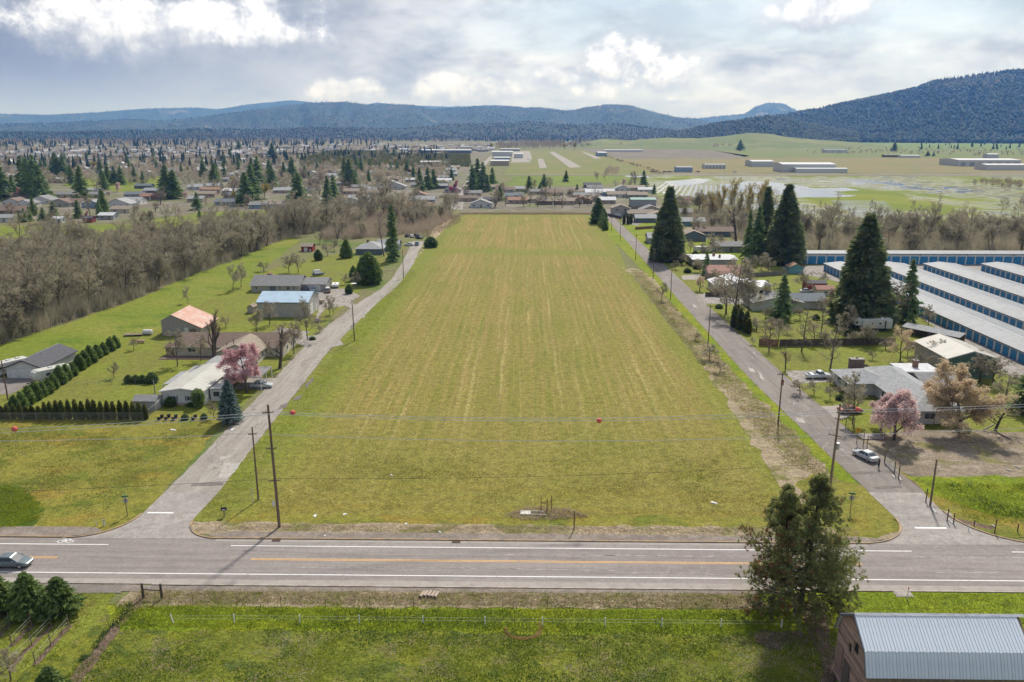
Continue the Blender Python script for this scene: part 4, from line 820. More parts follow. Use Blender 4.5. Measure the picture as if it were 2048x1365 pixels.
obj('door', MB().box(-.06, .02, 9.0, 10.0, .1, 2.15).mesh('door', m_brick), t)
# green shop
t = house('green_shop', 'dark green metal shop with pale ribbed roof beside the storage rows', 'workshop', (1890, 757), 10.5, 14.5, 4.5, 1.6, 'y', m_ribsh, m_ribgr, trim=m_trim, o=.4)
obj('side_wall', MB().box(-.06, .01, .1, 14.4, 0, 4.4).mesh('side_wall', MW['greige']), t)
# houses up the street
house('white_roof_house', 'low house with bright white flat roof and two brick chimneys', 'house', (1386, 533), 17, 13, 2.7, .55, 'x', 'white', 'grey', chim=[(9.3, 6.0, .9, 4.4, m_brick), (11.0, 3.0, .7, 4.1, m_brick)], wins=[('f', 4, .9, 1.6, 1.1), ('l', 4, .9, 1.4, 1.1)], o=.7)
t = house('brown_roof_house', 'house with reddish brown shingle roof behind a young spruce', 'house', (1418, 560), 12, 12, 2.5, 1.8, 'x', 'red', 'tan', wins=[('f', 6.5, .9, 1.6, 1.1), ('l', 6, .9, 1.2, 1.1)], chim=[(9, 7, .7, 4.9, m_brick)])
w, rf = gable(7, 5.5, 2.3, 1.3, 'x', .4); obj('wing_wall', w.mesh('wing_wall', MW['tan']), t, (3.0, -5.5, 0)); obj('wing_roof', rf.mesh('wing_roof', MR['red']), t, (3.0, -5.5, 0))
t = house('pale_roof_house', 'house with pale bluish white roof behind bare street trees', 'house', (1436, 592), 14.5, 15, 2.6, 2.0, 'y', 'white', 'greige', wins=[('f', 3, .9, 1.4, 1.1), ('l', 4, .9, 1.3, 1.1)])
obj('porch_roof', MB().box(14.6, 19, 4, 14, 2.5, 2.65).mesh('porch_roof', MR['white']), t)
t = house('dark_roof_house', 'house with low dark grey roofs behind the dark fir', 'house', (1505, 622), 15, 11, 2.4, 1.7, 'y', 'grey', 'white', wins=[('f', 10, .9, 1.4, 1.1)], chim=[(4.5, 8, .9, 4.6, m_black)])
w, rf = gable(10, 9, 2.3, 1.5, 'x', .4); obj('wing_wall', w.mesh('wing_wall', MW['white']), t, (13, 3, 0)); obj('wing_roof', rf.mesh('wing_roof', MR['slate']), t, (13, 3, .05))
house('teal_shed', 'small teal plank shed with rust-stained roof by the storage yard', 'shed', (1578, 548), (1606, 548), 4.5, 2.5, 1.2, 'y', 'orange', 'teal', o=.3)
house('red_outbuilding', 'red outbuilding with dark open front below the storage rows', 'shed', (1614, 583), 6.5, 5, 2.6, .7, 'x', 'dark', 'red', o=.2, doors=[('f', 4.0, 3.2, 2.2, m_brickd, 'garage_door', 3)])  # no door here: dark slab colours in the shade of the open front
house('cream_outbuilding', 'small cream outbuilding with pink roof beside the red one', 'shed', (1634, 592), 5.6, 5, 2.0, .9, 'x', 'red', 'cream', o=.25, wins=[('f', 2.8, .8, 1.2, .8)])
t = thing('lean_to', 'long low grey lean-to roof beside the recreational trailer', 'shed', G(1800, 668), R(-52)); MB().hexa([(0, 0, 1.9), (15, 0, 1.9), (15, 3.2, 2.6), (0, 3.2, 2.6)], [(0, 0, 2.0), (15, 0, 2.0), (15, 3.2, 2.7), (0, 3.2, 2.7)]).build('roof', MR['light'], t)
for i in range(5): obj('post', MB().box(.1+i*3.65, .24+i*3.65, .1, .24, 0, 1.92).mesh('post', m_wood), t)
obj('back_wall', MB().box(.05, 14.95, 3.0, 3.1, 0, 2.55).mesh('back_wall', m_wood), t)

# storage rows with blue roller doors
m_bdoor = mat('blue_roller_door', (.02, .185, .37), (.025, .205, .40), 1.2, .5)
def dmesh(w, h, horiz):
    d = MB(); n = 6
    for i in range(n):
        z0, z1 = h*i/n+.01, h*(i+1)/n-.01
        d.box(-w/2, w/2, -.05, .02, z0, z1)
    return d.mesh('roller_door', m_bdoor)
dm_small, dm_big = dmesh(2.35, 2.2, 1), dmesh(3.15, 3.15, 1)
ords = ('nearest', 'second', 'third', 'fourth')
for i, xr in enumerate((121., 139.5, 159., 181.)):
    y0, y1 = 150., 305.5; t = thing('storage_row', f'{ords[i]} storage row with blue roller doors counted from the trailer side', 'storage building', (xr-6, y0, 0), 0, 'storage unit rows')
    L_ = y1-y0; w, rf = gable(12, L_, 2.75, .62, 'y', .3, .1); w.build('wall', MW['white'], t); rf.build('roof', m_ribst, t)
    MB().box(5.8, 6.2, -.3, L_+.3, 3.44, 3.53).build('ridge_cap', MR['white'], t); MB().box(-.36, -.3, -.3, L_+.3, 2.6, 2.84).build('gutter', MW['slate'], t)
    n = int(L_/3.2)
    for k in range(n): obj('roller_door', dm_small, t, (-.01, L_-1.7-k*3.2, .05), -math.pi/2)
    for k in range(3): obj('roller_door', dm_small, t, (2+4*k, L_+.01, .05), math.pi)
t = thing('storage_row', 'long storage row at the back with tall blue roller doors facing the camera', 'storage building', (109.8, 320.5, 0), 0, 'storage unit rows')
w, rf = gable(160, 9, 4.2, .5, 'x', .25, .12); w.build('wall', MW['white'], t); rf.build('roof', m_ribstx, t); MB().box(-.3, 160.3, -.31, -.26, 4.0, 4.32).build('gutter', MW['slate'], t)
for k in range(42): obj('roller_door', dm_big, t, (2.2+k*3.72, -.01, .05), 0)
for k in range(8): obj('wall_lamp', MB().box(-.15, .15, -.25, 0, 0, .25).mesh('wall_lamp', m_black) if k == 0 else bpy.data.meshes['wall_lamp'], t, (11.6+k*18.6, -.26, 3.75))

# --- the barn in the near corner ---------------------------------------------------------------------------------
t = thing('gambrel_barn', 'old plank barn with pale ribbed metal gambrel roof in the near corner', 'barn', (30.85, 65.1, 0))
bw, hb_, zb, ze, zp, LB = 3.62, 2.8, 7.0, 5.1, 8.9, 14.7
m_plank = mat('barn_plank', (.47, .31, .24), (.30, .19, .145), 2.2, .9, st=(4, .5, 6), per=.28, bmp=(5, .5))
m_barnr = mat('barn_roof_metal', (.66, .70, .745), (.58, .615, .665), .35, .5, .1)
inner = [(-bw, 0), (bw, 0), (bw, ze), (hb_, zb), (0, zp), (-hb_, zb), (-bw, ze)]
MB().prism([(p*.985, q*.99) for p, q in inner], .1, LB, 'x').build('wall', m_wood, t)
def half_w(z): return bw if z < ze else (bw+(hb_-bw)*(z-ze)/(zb-ze) if z < zb else hb_*(1-(z-zb)/(zp-zb)))
openings = [(-.95, -.15, 6.0, 7.15), (-.7, .15, 4.15, 5.0), (-.75, -.35, 7.55, 8.15), (.2, .7, 4.3, 5.0)]
openings = [(-1.25, -.55, 7.1, 7.75), (-1.1, -.1, 5.1, 6.25), (.35, .95, 4.35, 5.25)]
z = .05; k = 0
while z < zp-.1:                           # lapped horizontal boards, cut round the openings
    h = rnd.uniform(.17, .23); z1 = min(z+h-.012, zp-.05); zm = (z+z1)/2
    segs = [(-1, 1)]; a0, a1 = half_w(z)-.02, half_w(z1)-.02
    cuts = sorted((o[0], o[1]) for o in openings if o[2]-.05 < zm < o[3]+.05); edges = [None]
    spans = []; lo = None
    for c0, c1 in cuts: spans.append((lo, c0)); lo = c1
    spans.append((lo, None))
    for s0, s1 in spans:
        if s0 is None and s1 is None and rnd.random() < .75:
            j = rnd.uniform(-2.2, 2.2); j = j if abs(j) < a1-.3 else None
            sub = [(None, j-.006), (j+.006, None)] if j is not None else [(None, None)]
        else: sub = [(s0, s1)]
        for u0, u1 in sub:
            b = MB(); xo = rnd.uniform(0, .018)
            y0b, y0t = (-a0, -a1) if u0 is None else (u0, u0); y1b, y1t = (a0, a1) if u1 is None else (u1, u1)
            if y1b-y0b < .06: continue
            b.hexa([(-.045-xo, y0b, z), (.09, y0b, z), (.09, y1b, z), (-.045-xo, y1b, z)], [(-.02-xo, y0t, z1), (.09, y0t, z1), (.09, y1t, z1), (-.02-xo, y1t, z1)]); obj('plank', b.mesh('plank', m_plank), t)
    z += h
for o in openings: obj('opening', MB().box(.085, .095, o[0], o[1], o[2], o[3]).mesh('opening', m_black), t)
m_olddoor = mat('old_door_boards', (.20, .165, .125), (.12, .09, .07), 2, st=(1, 8, 1))
obj('barn_door', MB().box(-.14, -.08, .1, 1.5, .3, 3.1).mesh('barn_door', m_olddoor), t)
obj('barn_door', MB().box(-.13, -.07, 1.9, 3.2, 1.6, 3.9).mesh('barn_door', m_plank), t)
ov = .35
def slope(p, q, th=.06):
    d = Vector((q[0]-p[0], q[1]-p[1])); n = Vector((-d.y, d.x)).normalized()*th
    if n.y < 0: n = -n
    return [p, q, (q[0]+n.x, q[1]+n.y), (p[0]+n.x, p[1]+n.y)]
panel_w = .92; npn = int((LB+2*ov)/panel_w)
for (p, q) in (((0, zp+.03), (hb_+.06, zb+.01)), ((hb_+.03, zb+.03), (bw+.1, ze-.2)), ((0, zp+.03), (-hb_-.06, zb+.01)), ((-hb_-.03, zb+.03), (-bw-.1, ze-.2))):
    d = Vector((q[0]-p[0], q[1]-p[1])); n = Vector((-d.y, d.x)).normalized(); n = n if n.y > 0 else -n
    pm = MB(); pf = slope(p, q, .05)
    pm.prism(pf, 0, panel_w-.006, 'x')
    for rx in (.04, .31, .61): pm.prism(slope((p[0]+n.x*.05, p[1]+n.y*.05), (q[0]+n.x*.05, q[1]+n.y*.05), .035), rx, rx+.05, 'x')
    pmesh = pm.mesh('roof_panel', m_barnr)
    for i in range(npn): obj('roof_panel', pmesh, t, (-ov+i*panel_w, 0, 0))
m_trimg = mat('barn_fascia', (.17, .18, .20), (.12, .13, .15), 2)
fa = MB()
for (p, q) in (((0, zp), (hb_+.08, zb)), ((hb_+.05, zb), (bw+.11, ze-.2)), ((0, zp), (-hb_-.08, zb)), ((-hb_-.05, zb), (-bw-.11, ze-.2))):
    a_, b_ = Vector((0, *p)), Vector((0, *q)); fa.hexa([(-ov-.06, p[0], p[1]-.2), (-ov-.015, p[0], p[1]-.2), (-ov-.015, p[0], p[1]+.05), (-ov-.06, p[0], p[1]+.05)], [(-ov-.06, q[0], q[1]-.2), (-ov-.015, q[0], q[1]-.2), (-ov-.015, q[0], q[1]+.05), (-ov-.06, q[0], q[1]+.05)])
fa.build('fascia', m_trimg, t)
MB().prism([(-.22, zp+.0), (0, zp+.13), (.22, zp+.0), (0, zp+.17)], -ov, LB+ov, 'x').build('ridge_cap', MR['white'], t)
for i in range(npn):
    obj('rib_joint', MB().box(0, .05, -hb_-.2, -hb_-.1, zb+.02, zb+.07).mesh('rib_joint', m_barnr) if i == 0 else bpy.data.meshes['rib_joint'], t, (-ov+i*panel_w, 0, 0))

# ================================================================== vehicles
def paint(name, c, metal=.3): return mat(name, c, [q*.92 for q in c], 1, .3, metal, .5)
m_light = mat('headlight_glass', (.7, .72, .74), None, 1, .15, spec=.6); m_tail = mat('tail_light', (.35, .02, .02), None, 1, .25, spec=.5); m_rim = mat('wheel_rim', (.5, .51, .52), None, 1, .3, .8)
_wm = {}
def wheels(t, xs, y, r=.33):
    if r not in _wm:
        _wm[r] = (MB().tube((0, -.11, 0), (0, .11, 0), r, r, 18).mesh('wheel', m_black), MB().tube((0, -.125, 0), (0, .125, 0), r*.62, r*.62, 14).mesh('rim', m_rim))
    for x in xs:
        for s in (-1, 1):
            o = obj('wheel', _wm[r][0], t, (x, s*y, r)); obj('rim', _wm[r][1], o)
def car(label, loc, rz, pm, kind='sedan', name='car', cat='car', L=4.6, W=1.78, group=None, roofm=None):
    t = thing(name, label, cat, loc, rz, group); hw = W/2
    # stations along the length: (x, half width, sill, belt)
    prof = {'sedan': [(-2.3, .72, .38, .80), (-2.2, .84, .26, .93), (-1.6, .89, .22, .98), (-.9, .89, .22, .95), (.6, .89, .22, .93), (1.0, .89, .22, .92), (1.7, .87, .22, .80), (2.15, .78, .26, .68), (2.3, .62, .36, .60)],
            'suv': [(-2.3, .76, .42, .95), (-2.22, .88, .34, 1.02), (-1.5, .92, .30, 1.08), (.7, .92, .30, 1.06), (1.1, .92, .30, 1.04), (1.9, .90, .30, .96), (2.2, .84, .36, .86), (2.3, .72, .42, .78)]}
    prof = prof['suv' if kind in ('suv', 'pickup', 'van') else 'sedan']; k = L/4.6; b = MB(); V = []; n = 8
    for (x, w, s, e) in prof:
        w *= hw/.89; V += [(x*k, -w*.82, s), (x*k, w*.82, s), (x*k, w, s+.16), (x*k, w, e-.14), (x*k, w*.90, e), (x*k, -w*.90, e), (x*k, -w, e-.14), (x*k, -w, s+.16)]
    Fc = [(j*n+i, j*n+(i+1) % n, (j+1)*n+(i+1) % n, (j+1)*n+i) for j in range(len(prof)-1) for i in range(n)]
    b.add(V, [tuple(reversed(q)) for q in Fc]+[tuple(range(n)), tuple(range(len(prof)*n-1, (len(prof)-1)*n-1, -1))]); b.build('body', pm, t, smooth=False)
    cab = {'sedan': (-1.75, -1.05, .25, 1.15, .94, 1.44), 'suv': (-2.15, -1.85, .35, 1.05, 1.04, 1.72), 'van': (-2.15, -2.0, .6, 1.5, 1.04, 1.8), 'pickup': (-.35, -.15, .6, 1.1, 1.05, 1.7)}[kind]
    x0, x1, x2, x3, zb, zt = cab; x0, x1, x2, x3 = x0*k, x1*k, x2*k, x3*k; wb, wt = hw*.90, hw*.70
    MB().hexa([(x0, -wb, zb-.06), (x3, -wb, zb-.06), (x3, wb, zb-.06), (x0, wb, zb-.06)], [(x1, -wt, zt-.05), (x2, -wt, zt-.05), (x2, wt, zt-.05), (x1, wt, zt-.05)]).build('windows', m_glass, t)
    r = MB(); e = .03; r.hexa([(x1-.05, -wt-e, zt-.07), (x2+.05, -wt-e, zt-.07), (x2+.05, wt+e, zt-.07), (x1-.05, wt+e, zt-.07)], [(x1+.05, -wt+.06, zt+.02), (x2-.08, -wt+.06, zt+.02), (x2-.08, wt-.06, zt+.02), (x1+.05, wt-.06, zt+.02)]); r.build('roof', roofm or pm, t)
    pl = MB()                               # pillars, slightly proud of the glass
    for s in (-1, 1):
        for fx in ([0, .38, 1] if kind == 'sedan' else [0, .3, .62, 1]):
            a0, a1 = Vector((x0+(x3-x0)*fx, s*(wb+.012), zb-.05)), Vector((x1+(x2-x1)*fx, s*(wt+.012), zt-.06)); pl.tube(a0, a1, .045, .04, 5)
    pl.build('pillars', pm, t)
    for s in (-1, 1):
        obj('headlight', MB().box(2.1*k, 2.24*k, s*hw*.62-.18, s*hw*.62+.18, .58, .72).mesh('headlight', m_light), t); obj('tail_light', MB().box(-2.33*k, -2.2*k, s*hw*.66-.16, s*hw*.66+.16, .66, .82).mesh('tail_light', m_tail), t)
        obj('mirror', MB().box(x3-.55, x3-.40, s*(hw+.05)-.09, s*(hw+.05)+.09, zb, zb+.13).mesh('mirror', pm), t)
    if kind == 'pickup': MB().box(-2.1*k, -.45*k, -hw*.78, hw*.78, 1.0, 1.075).build('bed', m_black, t)
    wheels(t, (-1.38*k, 1.38*k), hw-.1, .33 if kind == 'sedan' else .38); return t
p_sil = paint('silver_car_paint', (.50, .52, .53)); p_teal = paint('grey_green_car_paint', (.17, .21, .215)); p_white = paint('white_car_paint', (.68, .69, .70), .05); p_navy = paint('dark_navy_paint', (.03, .035, .05)); p_gold = paint('tan_suv_paint', (.33, .23, .15)); p_red = paint('dull_red_paint', (.30, .075, .065)); p_dk = paint('charcoal_paint', (.06, .065, .07)); p_blue = paint('pale_blue_paint', (.22, .30, .38))
car('grey-green sedan driving on the highway at the left edge', (-63.1, 87.1, zr), 0, p_teal)
car('silver sedan parked on the pad beside the pink blossom tree', G(523, 776)+Vector((0, 0, .06)), R(8), p_sil)
car('silver sedan stopped by the field gate with a person behind it', (55.9, 122.3, zr), R(112), p_sil)
car('white pickup truck parked beside the bare tree near the street', G(1636, 757)+Vector((0, 0, .05)), R(4), p_white, 'pickup', 'pickup_truck', 'truck', 5.4, 1.9)
car('dull red car parked under the pale pink tree', G(1700, 826)+Vector((0, 0, .05)), R(5), p_red)
car('dark blue car parked nearest the ranch house garage', G(612, 583)+Vector((0, 0, .06)), R(100), p_navy, 'suv')
car('pale blue car with dark windows left of the tan vehicle', G(627, 583)+Vector((0, 0, .06)), R(97), p_blue)
car('tan station wagon with white roof parked on gravel', G(656, 585)+Vector((0, 0, .06)), R(100), p_gold, 'suv', roofm=p_white)
car('white car parked at the end of the left lane', G(818, 492)+Vector((0, 0, .05)), R(170), p_white)
car('blue-grey van parked at the end of the left lane', G(834, 491)+Vector((0, 0, .05)), R(95), p_blue, 'van')
for i, (px, py) in enumerate(((815, 474), (824, 475), (833, 473), (838, 478))): car('derelict black and white car in the junk row', G(px, py)+Vector((0, 0, .05)), R(80+20*i), [p_dk, p_white, p_dk, p_dk][i], 'sedan', group='junk cars beyond the left lane')
car('dusty white pickup parked beside the pale-roofed house', G(1440, 582)+Vector((0, 0, .05)), R(5), p_sil, 'pickup', 'pickup_truck', 'truck', 5.2)
car('long white car parked in front of the pale-roofed house', G(1457, 586)+Vector((0, 0, .05)), R(3), p_white)
car('white car parked beside the red outbuilding', G(1613, 586)+Vector((0, 0, .05)), R(5), p_white)
# trailers: a side profile swept across the width
def trailer(name, label, cat, loc, rz, prof, W, body, wins, stripe=None, vents=(), axle=(), extra=None):
    t = thing(name, label, cat, loc, rz); b = MB(); n = len(prof)
    ins = [(x, z) for x, z in prof]; cx = sum(p[0] for p in prof)/n; cz = sum(p[1] for p in prof)/n
    lay = [(-W/2, .94), (-W/2+.08, 1.), (W/2-.08, 1.), (W/2, .94)]; V = [(cx+(x-cx)*f if f < 1 else x, y, cz+(z-cz)*f) for y, f in lay for x, z in prof]
    b.add(V, [tuple(range(n)), tuple(range(4*n-1, 3*n-1, -1))]+[(j*n+i, (j+1)*n+i, (j+1)*n+(i+1) % n, j*n+(i+1) % n) for j in range(3) for i in range(n)]); b.build('body', body, t)
    for (s, x0, x1, z0, z1) in wins: obj('window', MB().box(x0, x1, s*(W/2)-.03, s*(W/2)+.03, z0, z1).mesh('window', m_glass), t)
    for (s, x0, x1, z0, z1, m) in (stripe or []): obj('stripe', MB().box(x0, x1, s*(W/2)-.018, s*(W/2)+.018, z0, z1).mesh('stripe', m), t)
    zt = max(p[1] for p in prof)
    for x in vents: obj('roof_vent', MB().hexa([(x-.4, -.35, zt-.02), (x+.4, -.35, zt-.02), (x+.4, .35, zt-.02), (x-.4, .35, zt-.02)], [(x-.3, -.28, zt+.25), (x+.3, -.28, zt+.25), (x+.3, .28, zt+.25), (x-.3, .28, zt+.25)]).mesh('roof_vent', m_trim), t)
    wheels(t, axle, W/2-.15, .36)
    if extra: extra(t)
    return t
m_rv = mat('rv_cream_shell', (.56, .54, .48), (.48, .46, .40), .8, .4); m_rvg = mat('rv_dark_stripe', (.07, .06, .055), None)
trailer('fifth_wheel_trailer', 'cream fifth wheel recreational trailer with dark front cap behind the fence', 'trailer', G(1742, 662)+Vector((0, 0, .05)), math.pi, [(-5, .75), (2.6, .75), (3.0, 1.6), (4.7, 1.7), (5.2, 2.2), (5.0, 3.0), (4.3, 3.45), (-4.8, 3.45), (-5, 3.2)], 2.45, m_rv,
        [(1, 4.2, 4.9, 2.2, 2.9), (1, .2, .9, 1.9, 2.5), (1, -2.0, -1.4, 1.9, 2.5)], [(1, 1.2, 3.0, 1.15, 1.3, m_rvg), (1, -3.0, 1.0, 1.3, 1.4, m_rvg), (1, -3.2, -3.0, .9, 3.2, m_rvg), (1, -5, 5, .74, .92, m_rvg)], (3.6, -2.5), (-1.2, -.3), lambda t: (obj('front_cap', MB().box(4.3, 5.22, -.9, .9, 2.2, 2.9).mesh('front_cap', m_glass), t), obj('slide_out', MB().box(-4.6, -3.2, 1.2, 1.7, 1.0, 2.9).mesh('slide_out', m_rv), t), obj('slide_out', MB().box(.6, 3.0, 1.2, 1.62, 1.3, 2.9).mesh('slide_out', m_rv), t)))
trailer('travel_trailer', 'cream rounded-front travel trailer beside the dark-roofed garage', 'trailer', G(104, 762)+Vector((0, 0, .05)), R(233), [(-3.6, .6), (3.0, .6), (3.75, 1.2), (3.9, 1.9), (3.5, 2.6), (2.9, 2.95), (-3.4, 2.95), (-3.6, 2.7)], 2.4, m_rv,
        [(-1, .3, 1.3, 1.6, 2.2), (-1, -2.4, -1.6, 1.6, 2.2), (1, .5, 1.4, 1.6, 2.2), (1, -2.2, -1.2, 1.6, 2.2)], [(-1, -3.3, 3.4, .95, 1.05, m_rvg), (1, -3.3, 3.4, .95, 1.05, m_rvg)], (0, -2), (-.6, .3), lambda t: obj('tow_hitch', MB().box(3.6, 5., -.08, .08, .45, .6).mesh('tow_hitch', m_black), t))
trailer('motorhome', 'old cream motorhome parked behind the dark-roofed garage', 'motorhome', G(20, 748)+Vector((0, 0, .05)), R(238), [(-3.8, .5), (3.4, .5), (3.9, 1.1), (3.9, 2.1), (3.3, 3.0), (-3.7, 3.05), (-3.8, 2.8)], 2.4, m_rv, [(-1, 1.6, 2.6, 1.6, 2.2), (-1, -2.6, -.6, 1.6, 2.2), (1, 1.6, 2.6, 1.6, 2.2), (1, -2.6, -.6, 1.6, 2.2)], [(-1, -3.7, 3.8, 1.15, 1.3, MW['brown']), (1, -3.7, 3.8, 1.15, 1.3, MW['brown'])], (0, 2, -2), (-2.2, 2.4))
trailer('cargo_trailer', 'low white folding camper parked near the dense hedge tree', 'trailer', G(671, 575)+Vector((0, 0, .05)), R(98), [(-2.4, .45), (2.4, .45), (2.5, 1.1), (2.3, 1.3), (-2.3, 1.3), (-2.5, 1.1)], 2.3, m_trim, [], [(-1, -2.4, 2.4, .7, .78, m_rvg), (1, -2.4, 2.4, .7, .78, m_rvg)], (0,), (0,))
trailer('white_trailer', 'rounded white trailer parked behind the white-roofed house', 'trailer', G(1405, 505)+Vector((0, 0, .05)), 0, [(-4, .7), (4, .7), (4.2, 1.6), (3.8, 2.6), (-3.8, 2.6), (-4.2, 1.6)], 2.4, m_trim, [(-1, -1, 0, 1.5, 2.1)], None, (0,), (-.4, .5))
trailer('parked_camper', 'white camper parked along the green-roofed shop', 'trailer', G(1291, 413)+Vector((0, 0, .05)), 0, [(-6, .6), (6, .6), (6.1, 2), (5.6, 3.1), (-5.6, 3.1), (-6, 2.6)], 2.4, m_trim, [(-1, -4.5, -3.8, 1.6, 2.2), (-1, -1, 0, 1.6, 2.2), (-1, 2.2, 3.2, 1.6, 2.2)], None, (0, 3), (-.4, .5))
# boat shell under a white cover, red farm truck, water tank, tanks
t = thing('covered_boat', 'small boat under a white cover on the lawn behind the ranch house', 'boat', G(636, 552), R(40)); MB().hexa([(-2, -.5, .3), (1.5, -.5, .3), (2.4, 0, .3), (1.5, .5, .3), (-2, .5, .3)], [(-2.2, -.95, 1.0), (1.5, -.95, 1.0), (2.9, 0, 1.1), (1.5, .95, 1.0), (-2.2, .95, 1.0)]).build('hull', MW['slate'], t); MB().prism([(-1, 1.0), (1, 1.0), (.35, 2.3), (-.35, 2.3)], -1.6, .9, 'x').build('cover', m_trim, t)
car('faded red farm truck behind the ranch house roof', G(538, 556), R(5), paint('faded_red', (.42, .085, .05), 0.), 'pickup', 'farm_truck', 'truck', 5.6, 2.1)
t = thing('water_tank', 'white cylindrical tank lying beside the old plank barn', 'tank', G(296, 670)); MB().tube((-1.0, 0, .75), (1.0, 0, .75), .7, .7, 20).build('drum', m_trim, t); MB().tube((1.0, 0, .75), (1.25, 0, .75), .7, .45, 20).build('dome', m_trim, t)
for x in (-.6, .6): obj('cradle', MB().box(x-.1, x+.1, -.5, .5, 0, .3).mesh('cradle', m_wood), t)
t = thing('flat_trailer', 'low plank trailer on the grass beside the white tank', 'trailer', G(268, 672), R(8)); MB().box(-2.4, 2.4, -.9, .9, .4, .5).build('deck', m_wood, t); wheels(t, (0,), .95, .28)
t = thing('propane_tank', 'rusty white propane tank by the cream house yard', 'tank', G(282, 687)); MB().tube((-.9, 0, .55), (.9, 0, .55), .35, .35, 14).build('drum', m_rust, t); MB().box(-.6, -.5, -.25, .25, 0, .3).box(.5, .6, -.25, .25, 0, .3).build('stand', m_black, t)

# ================================================================== a person standing behind the silver car
def person(label, loc, rz):
    me = bpy.data.meshes.new('body'); J = {'pel': (0, 0, .95, .13), 'chest': (0, .01, 1.28, .155), 'neck': (0, .02, 1.47, .062), 'head': (0, .03, 1.60, .098), 'top': (0, .025, 1.72, .085),
        'hl': (-.10, 0, .90, .095), 'kl': (-.12, .02, .50, .068), 'al': (-.13, -.01, .10, .048), 'tl': (-.15, .14, .05, .04), 'hr': (.10, 0, .90, .095), 'kr': (.13, .03, .50, .068), 'ar': (.15, 0, .10, .048), 'tr': (.17, .15, .05, .04),
        'sl': (-.19, .01, 1.40, .07), 'el': (-.26, .02, 1.13, .05), 'wl': (-.16, .22, 1.08, .036), 'fl': (-.11, .29, 1.12, .03), 'sr': (.19, .01, 1.40, .07), 'er': (.27, .02, 1.13, .05), 'wr': (.15, .22, 1.10, .036), 'fr': (.10, .29, 1.14, .03)}
    E_ = ['pel-chest', 'chest-neck', 'neck-head', 'head-top', 'pel-hl', 'hl-kl', 'kl-al', 'al-tl', 'pel-hr', 'hr-kr', 'kr-ar', 'ar-tr', 'chest-sl', 'sl-el', 'el-wl', 'wl-fl', 'chest-sr', 'sr-er', 'er-wr', 'wr-fr']
    ks = list(J); me.from_pydata([J[k][:3] for k in ks], [tuple(ks.index(q) for q in e.split('-')) for e in E_], []); o = bpy.data.objects.new('tmp', me); C.objects.link(o)
    md = o.modifiers.new('s', 'SKIN'); o.modifiers.new('u', 'SUBSURF').levels = 2
    for i, k in enumerate(ks): sv = me.skin_vertices[0].data[i]; sv.radius = (J[k][3],)*2; sv.use_root = k == 'pel'
    dg = bpy.context.evaluated_depsgraph_get(); m2 = bpy.data.meshes.new_from_object(o.evaluated_get(dg)); bpy.data.objects.remove(o)
    m2.name = 'body'
    for q in (mat('skin', (.42, .26, .19)), mat('dark_jacket', (.035, .03, .035), (.06, .05, .05), 3), mat('dark_trousers', (.03, .035, .055)), m_black, mat('hair', (.03, .022, .018))): m2.materials.append(q)
    for p in m2.polygons:
        c = p.center; p.use_smooth = True
        p.material_index = 4 if (c.z > 1.66 or (c.z > 1.55 and c.y < .02)) else 0 if (c.z > 1.49 or c.y > .235 and c.z > .9) else 1 if c.z > .92 else 2 if c.z > .13 else 3
    t = thing('person', label, 'person', loc, rz); obj('body', m2, t)
    hd = MB()
    for s in (-1, 1):
        for i, (dx, l) in enumerate(((-.028, .06), (-.01, .075), (.008, .07), (.024, .055))): hd.tube((s*.10+dx*.8, .30, 1.13), (s*.085+dx*.5, .30+l*.6, 1.16+.01*i), .009, .007, 6)
        hd.tube((s*.085, .27, 1.14), (s*.06, .31, 1.18), .011, .008, 6)
    hd.build('fingers', m2.materials[0], t); MB().box(-.04, .04, .34, .352, 1.12, 1.27).build('phone', m_black, t)
    f = MB(); f.hexa([(-.012, .118, 1.575), (.012, .118, 1.575), (.008, .11, 1.62), (-.008, .11, 1.62)], [(-.014, .145, 1.575), (.014, .145, 1.575), (.006, .122, 1.62), (-.006, .122, 1.62)]); f.build('nose', m2.materials[0], t)
    e = MB(); [e.lathe([(.002, -.012), (.012, 0), (.002, .012)], 8, (s*.034, .112, 1.625)) for s in (-1, 1)]; e.build('eyes', m_black, t)
    return t
person('person in dark clothes standing behind the silver sedan', G(1757, 938)+Vector((0, 0, .06)), R(35))

# ================================================================== poles, wires and signs
def pole(label, A, ty, r=.17, m=m_pole, arms=(), lean=0., name='utility_pole', extra=None, base=None, group='utility poles'):
    b = G(*A); H = hz(A[0], A[1], ty); t = thing(name, label, 'utility pole', b, 0, group)
    MB().tube((0, 0, -.2), (lean*H, 0, H), r, r*.68, 10).build('shaft', m, t)
    for (z, L_, ang, dy) in arms:
        c, s = math.cos(ang), math.sin(ang); zz = H-z; x = lean*zz
        o = obj('crossarm', MB().hexa([(-L_/2*c-.05*s+x, -L_/2*s+.05*c-dy, zz-.07), (L_/2*c-.05*s+x, L_/2*s+.05*c-dy, zz-.07), (L_/2*c+.05*s+x, L_/2*s-.05*c-dy, zz-.07), (-L_/2*c+.05*s+x, -L_/2*s-.05*c-dy, zz-.07)][::-1],
                               [(-L_/2*c-.05*s+x, -L_/2*s+.05*c-dy, zz+.07), (L_/2*c-.05*s+x, L_/2*s+.05*c-dy, zz+.07), (L_/2*c+.05*s+x, L_/2*s-.05*c-dy, zz+.07), (-L_/2*c+.05*s+x, -L_/2*s-.05*c-dy, zz+.07)][::-1]).mesh('crossarm', m), t)
        for q in (-.46, .46, -.2): obj('insulator', MB().tube((q*L_*c+x, q*L_*s-dy, zz+.07), (q*L_*c+x, q*L_*s-dy, zz+.27), .05, .04, 6).mesh('insulator', m_conc), o)
    if extra: extra(t, H)
    t['h'] = H; return t
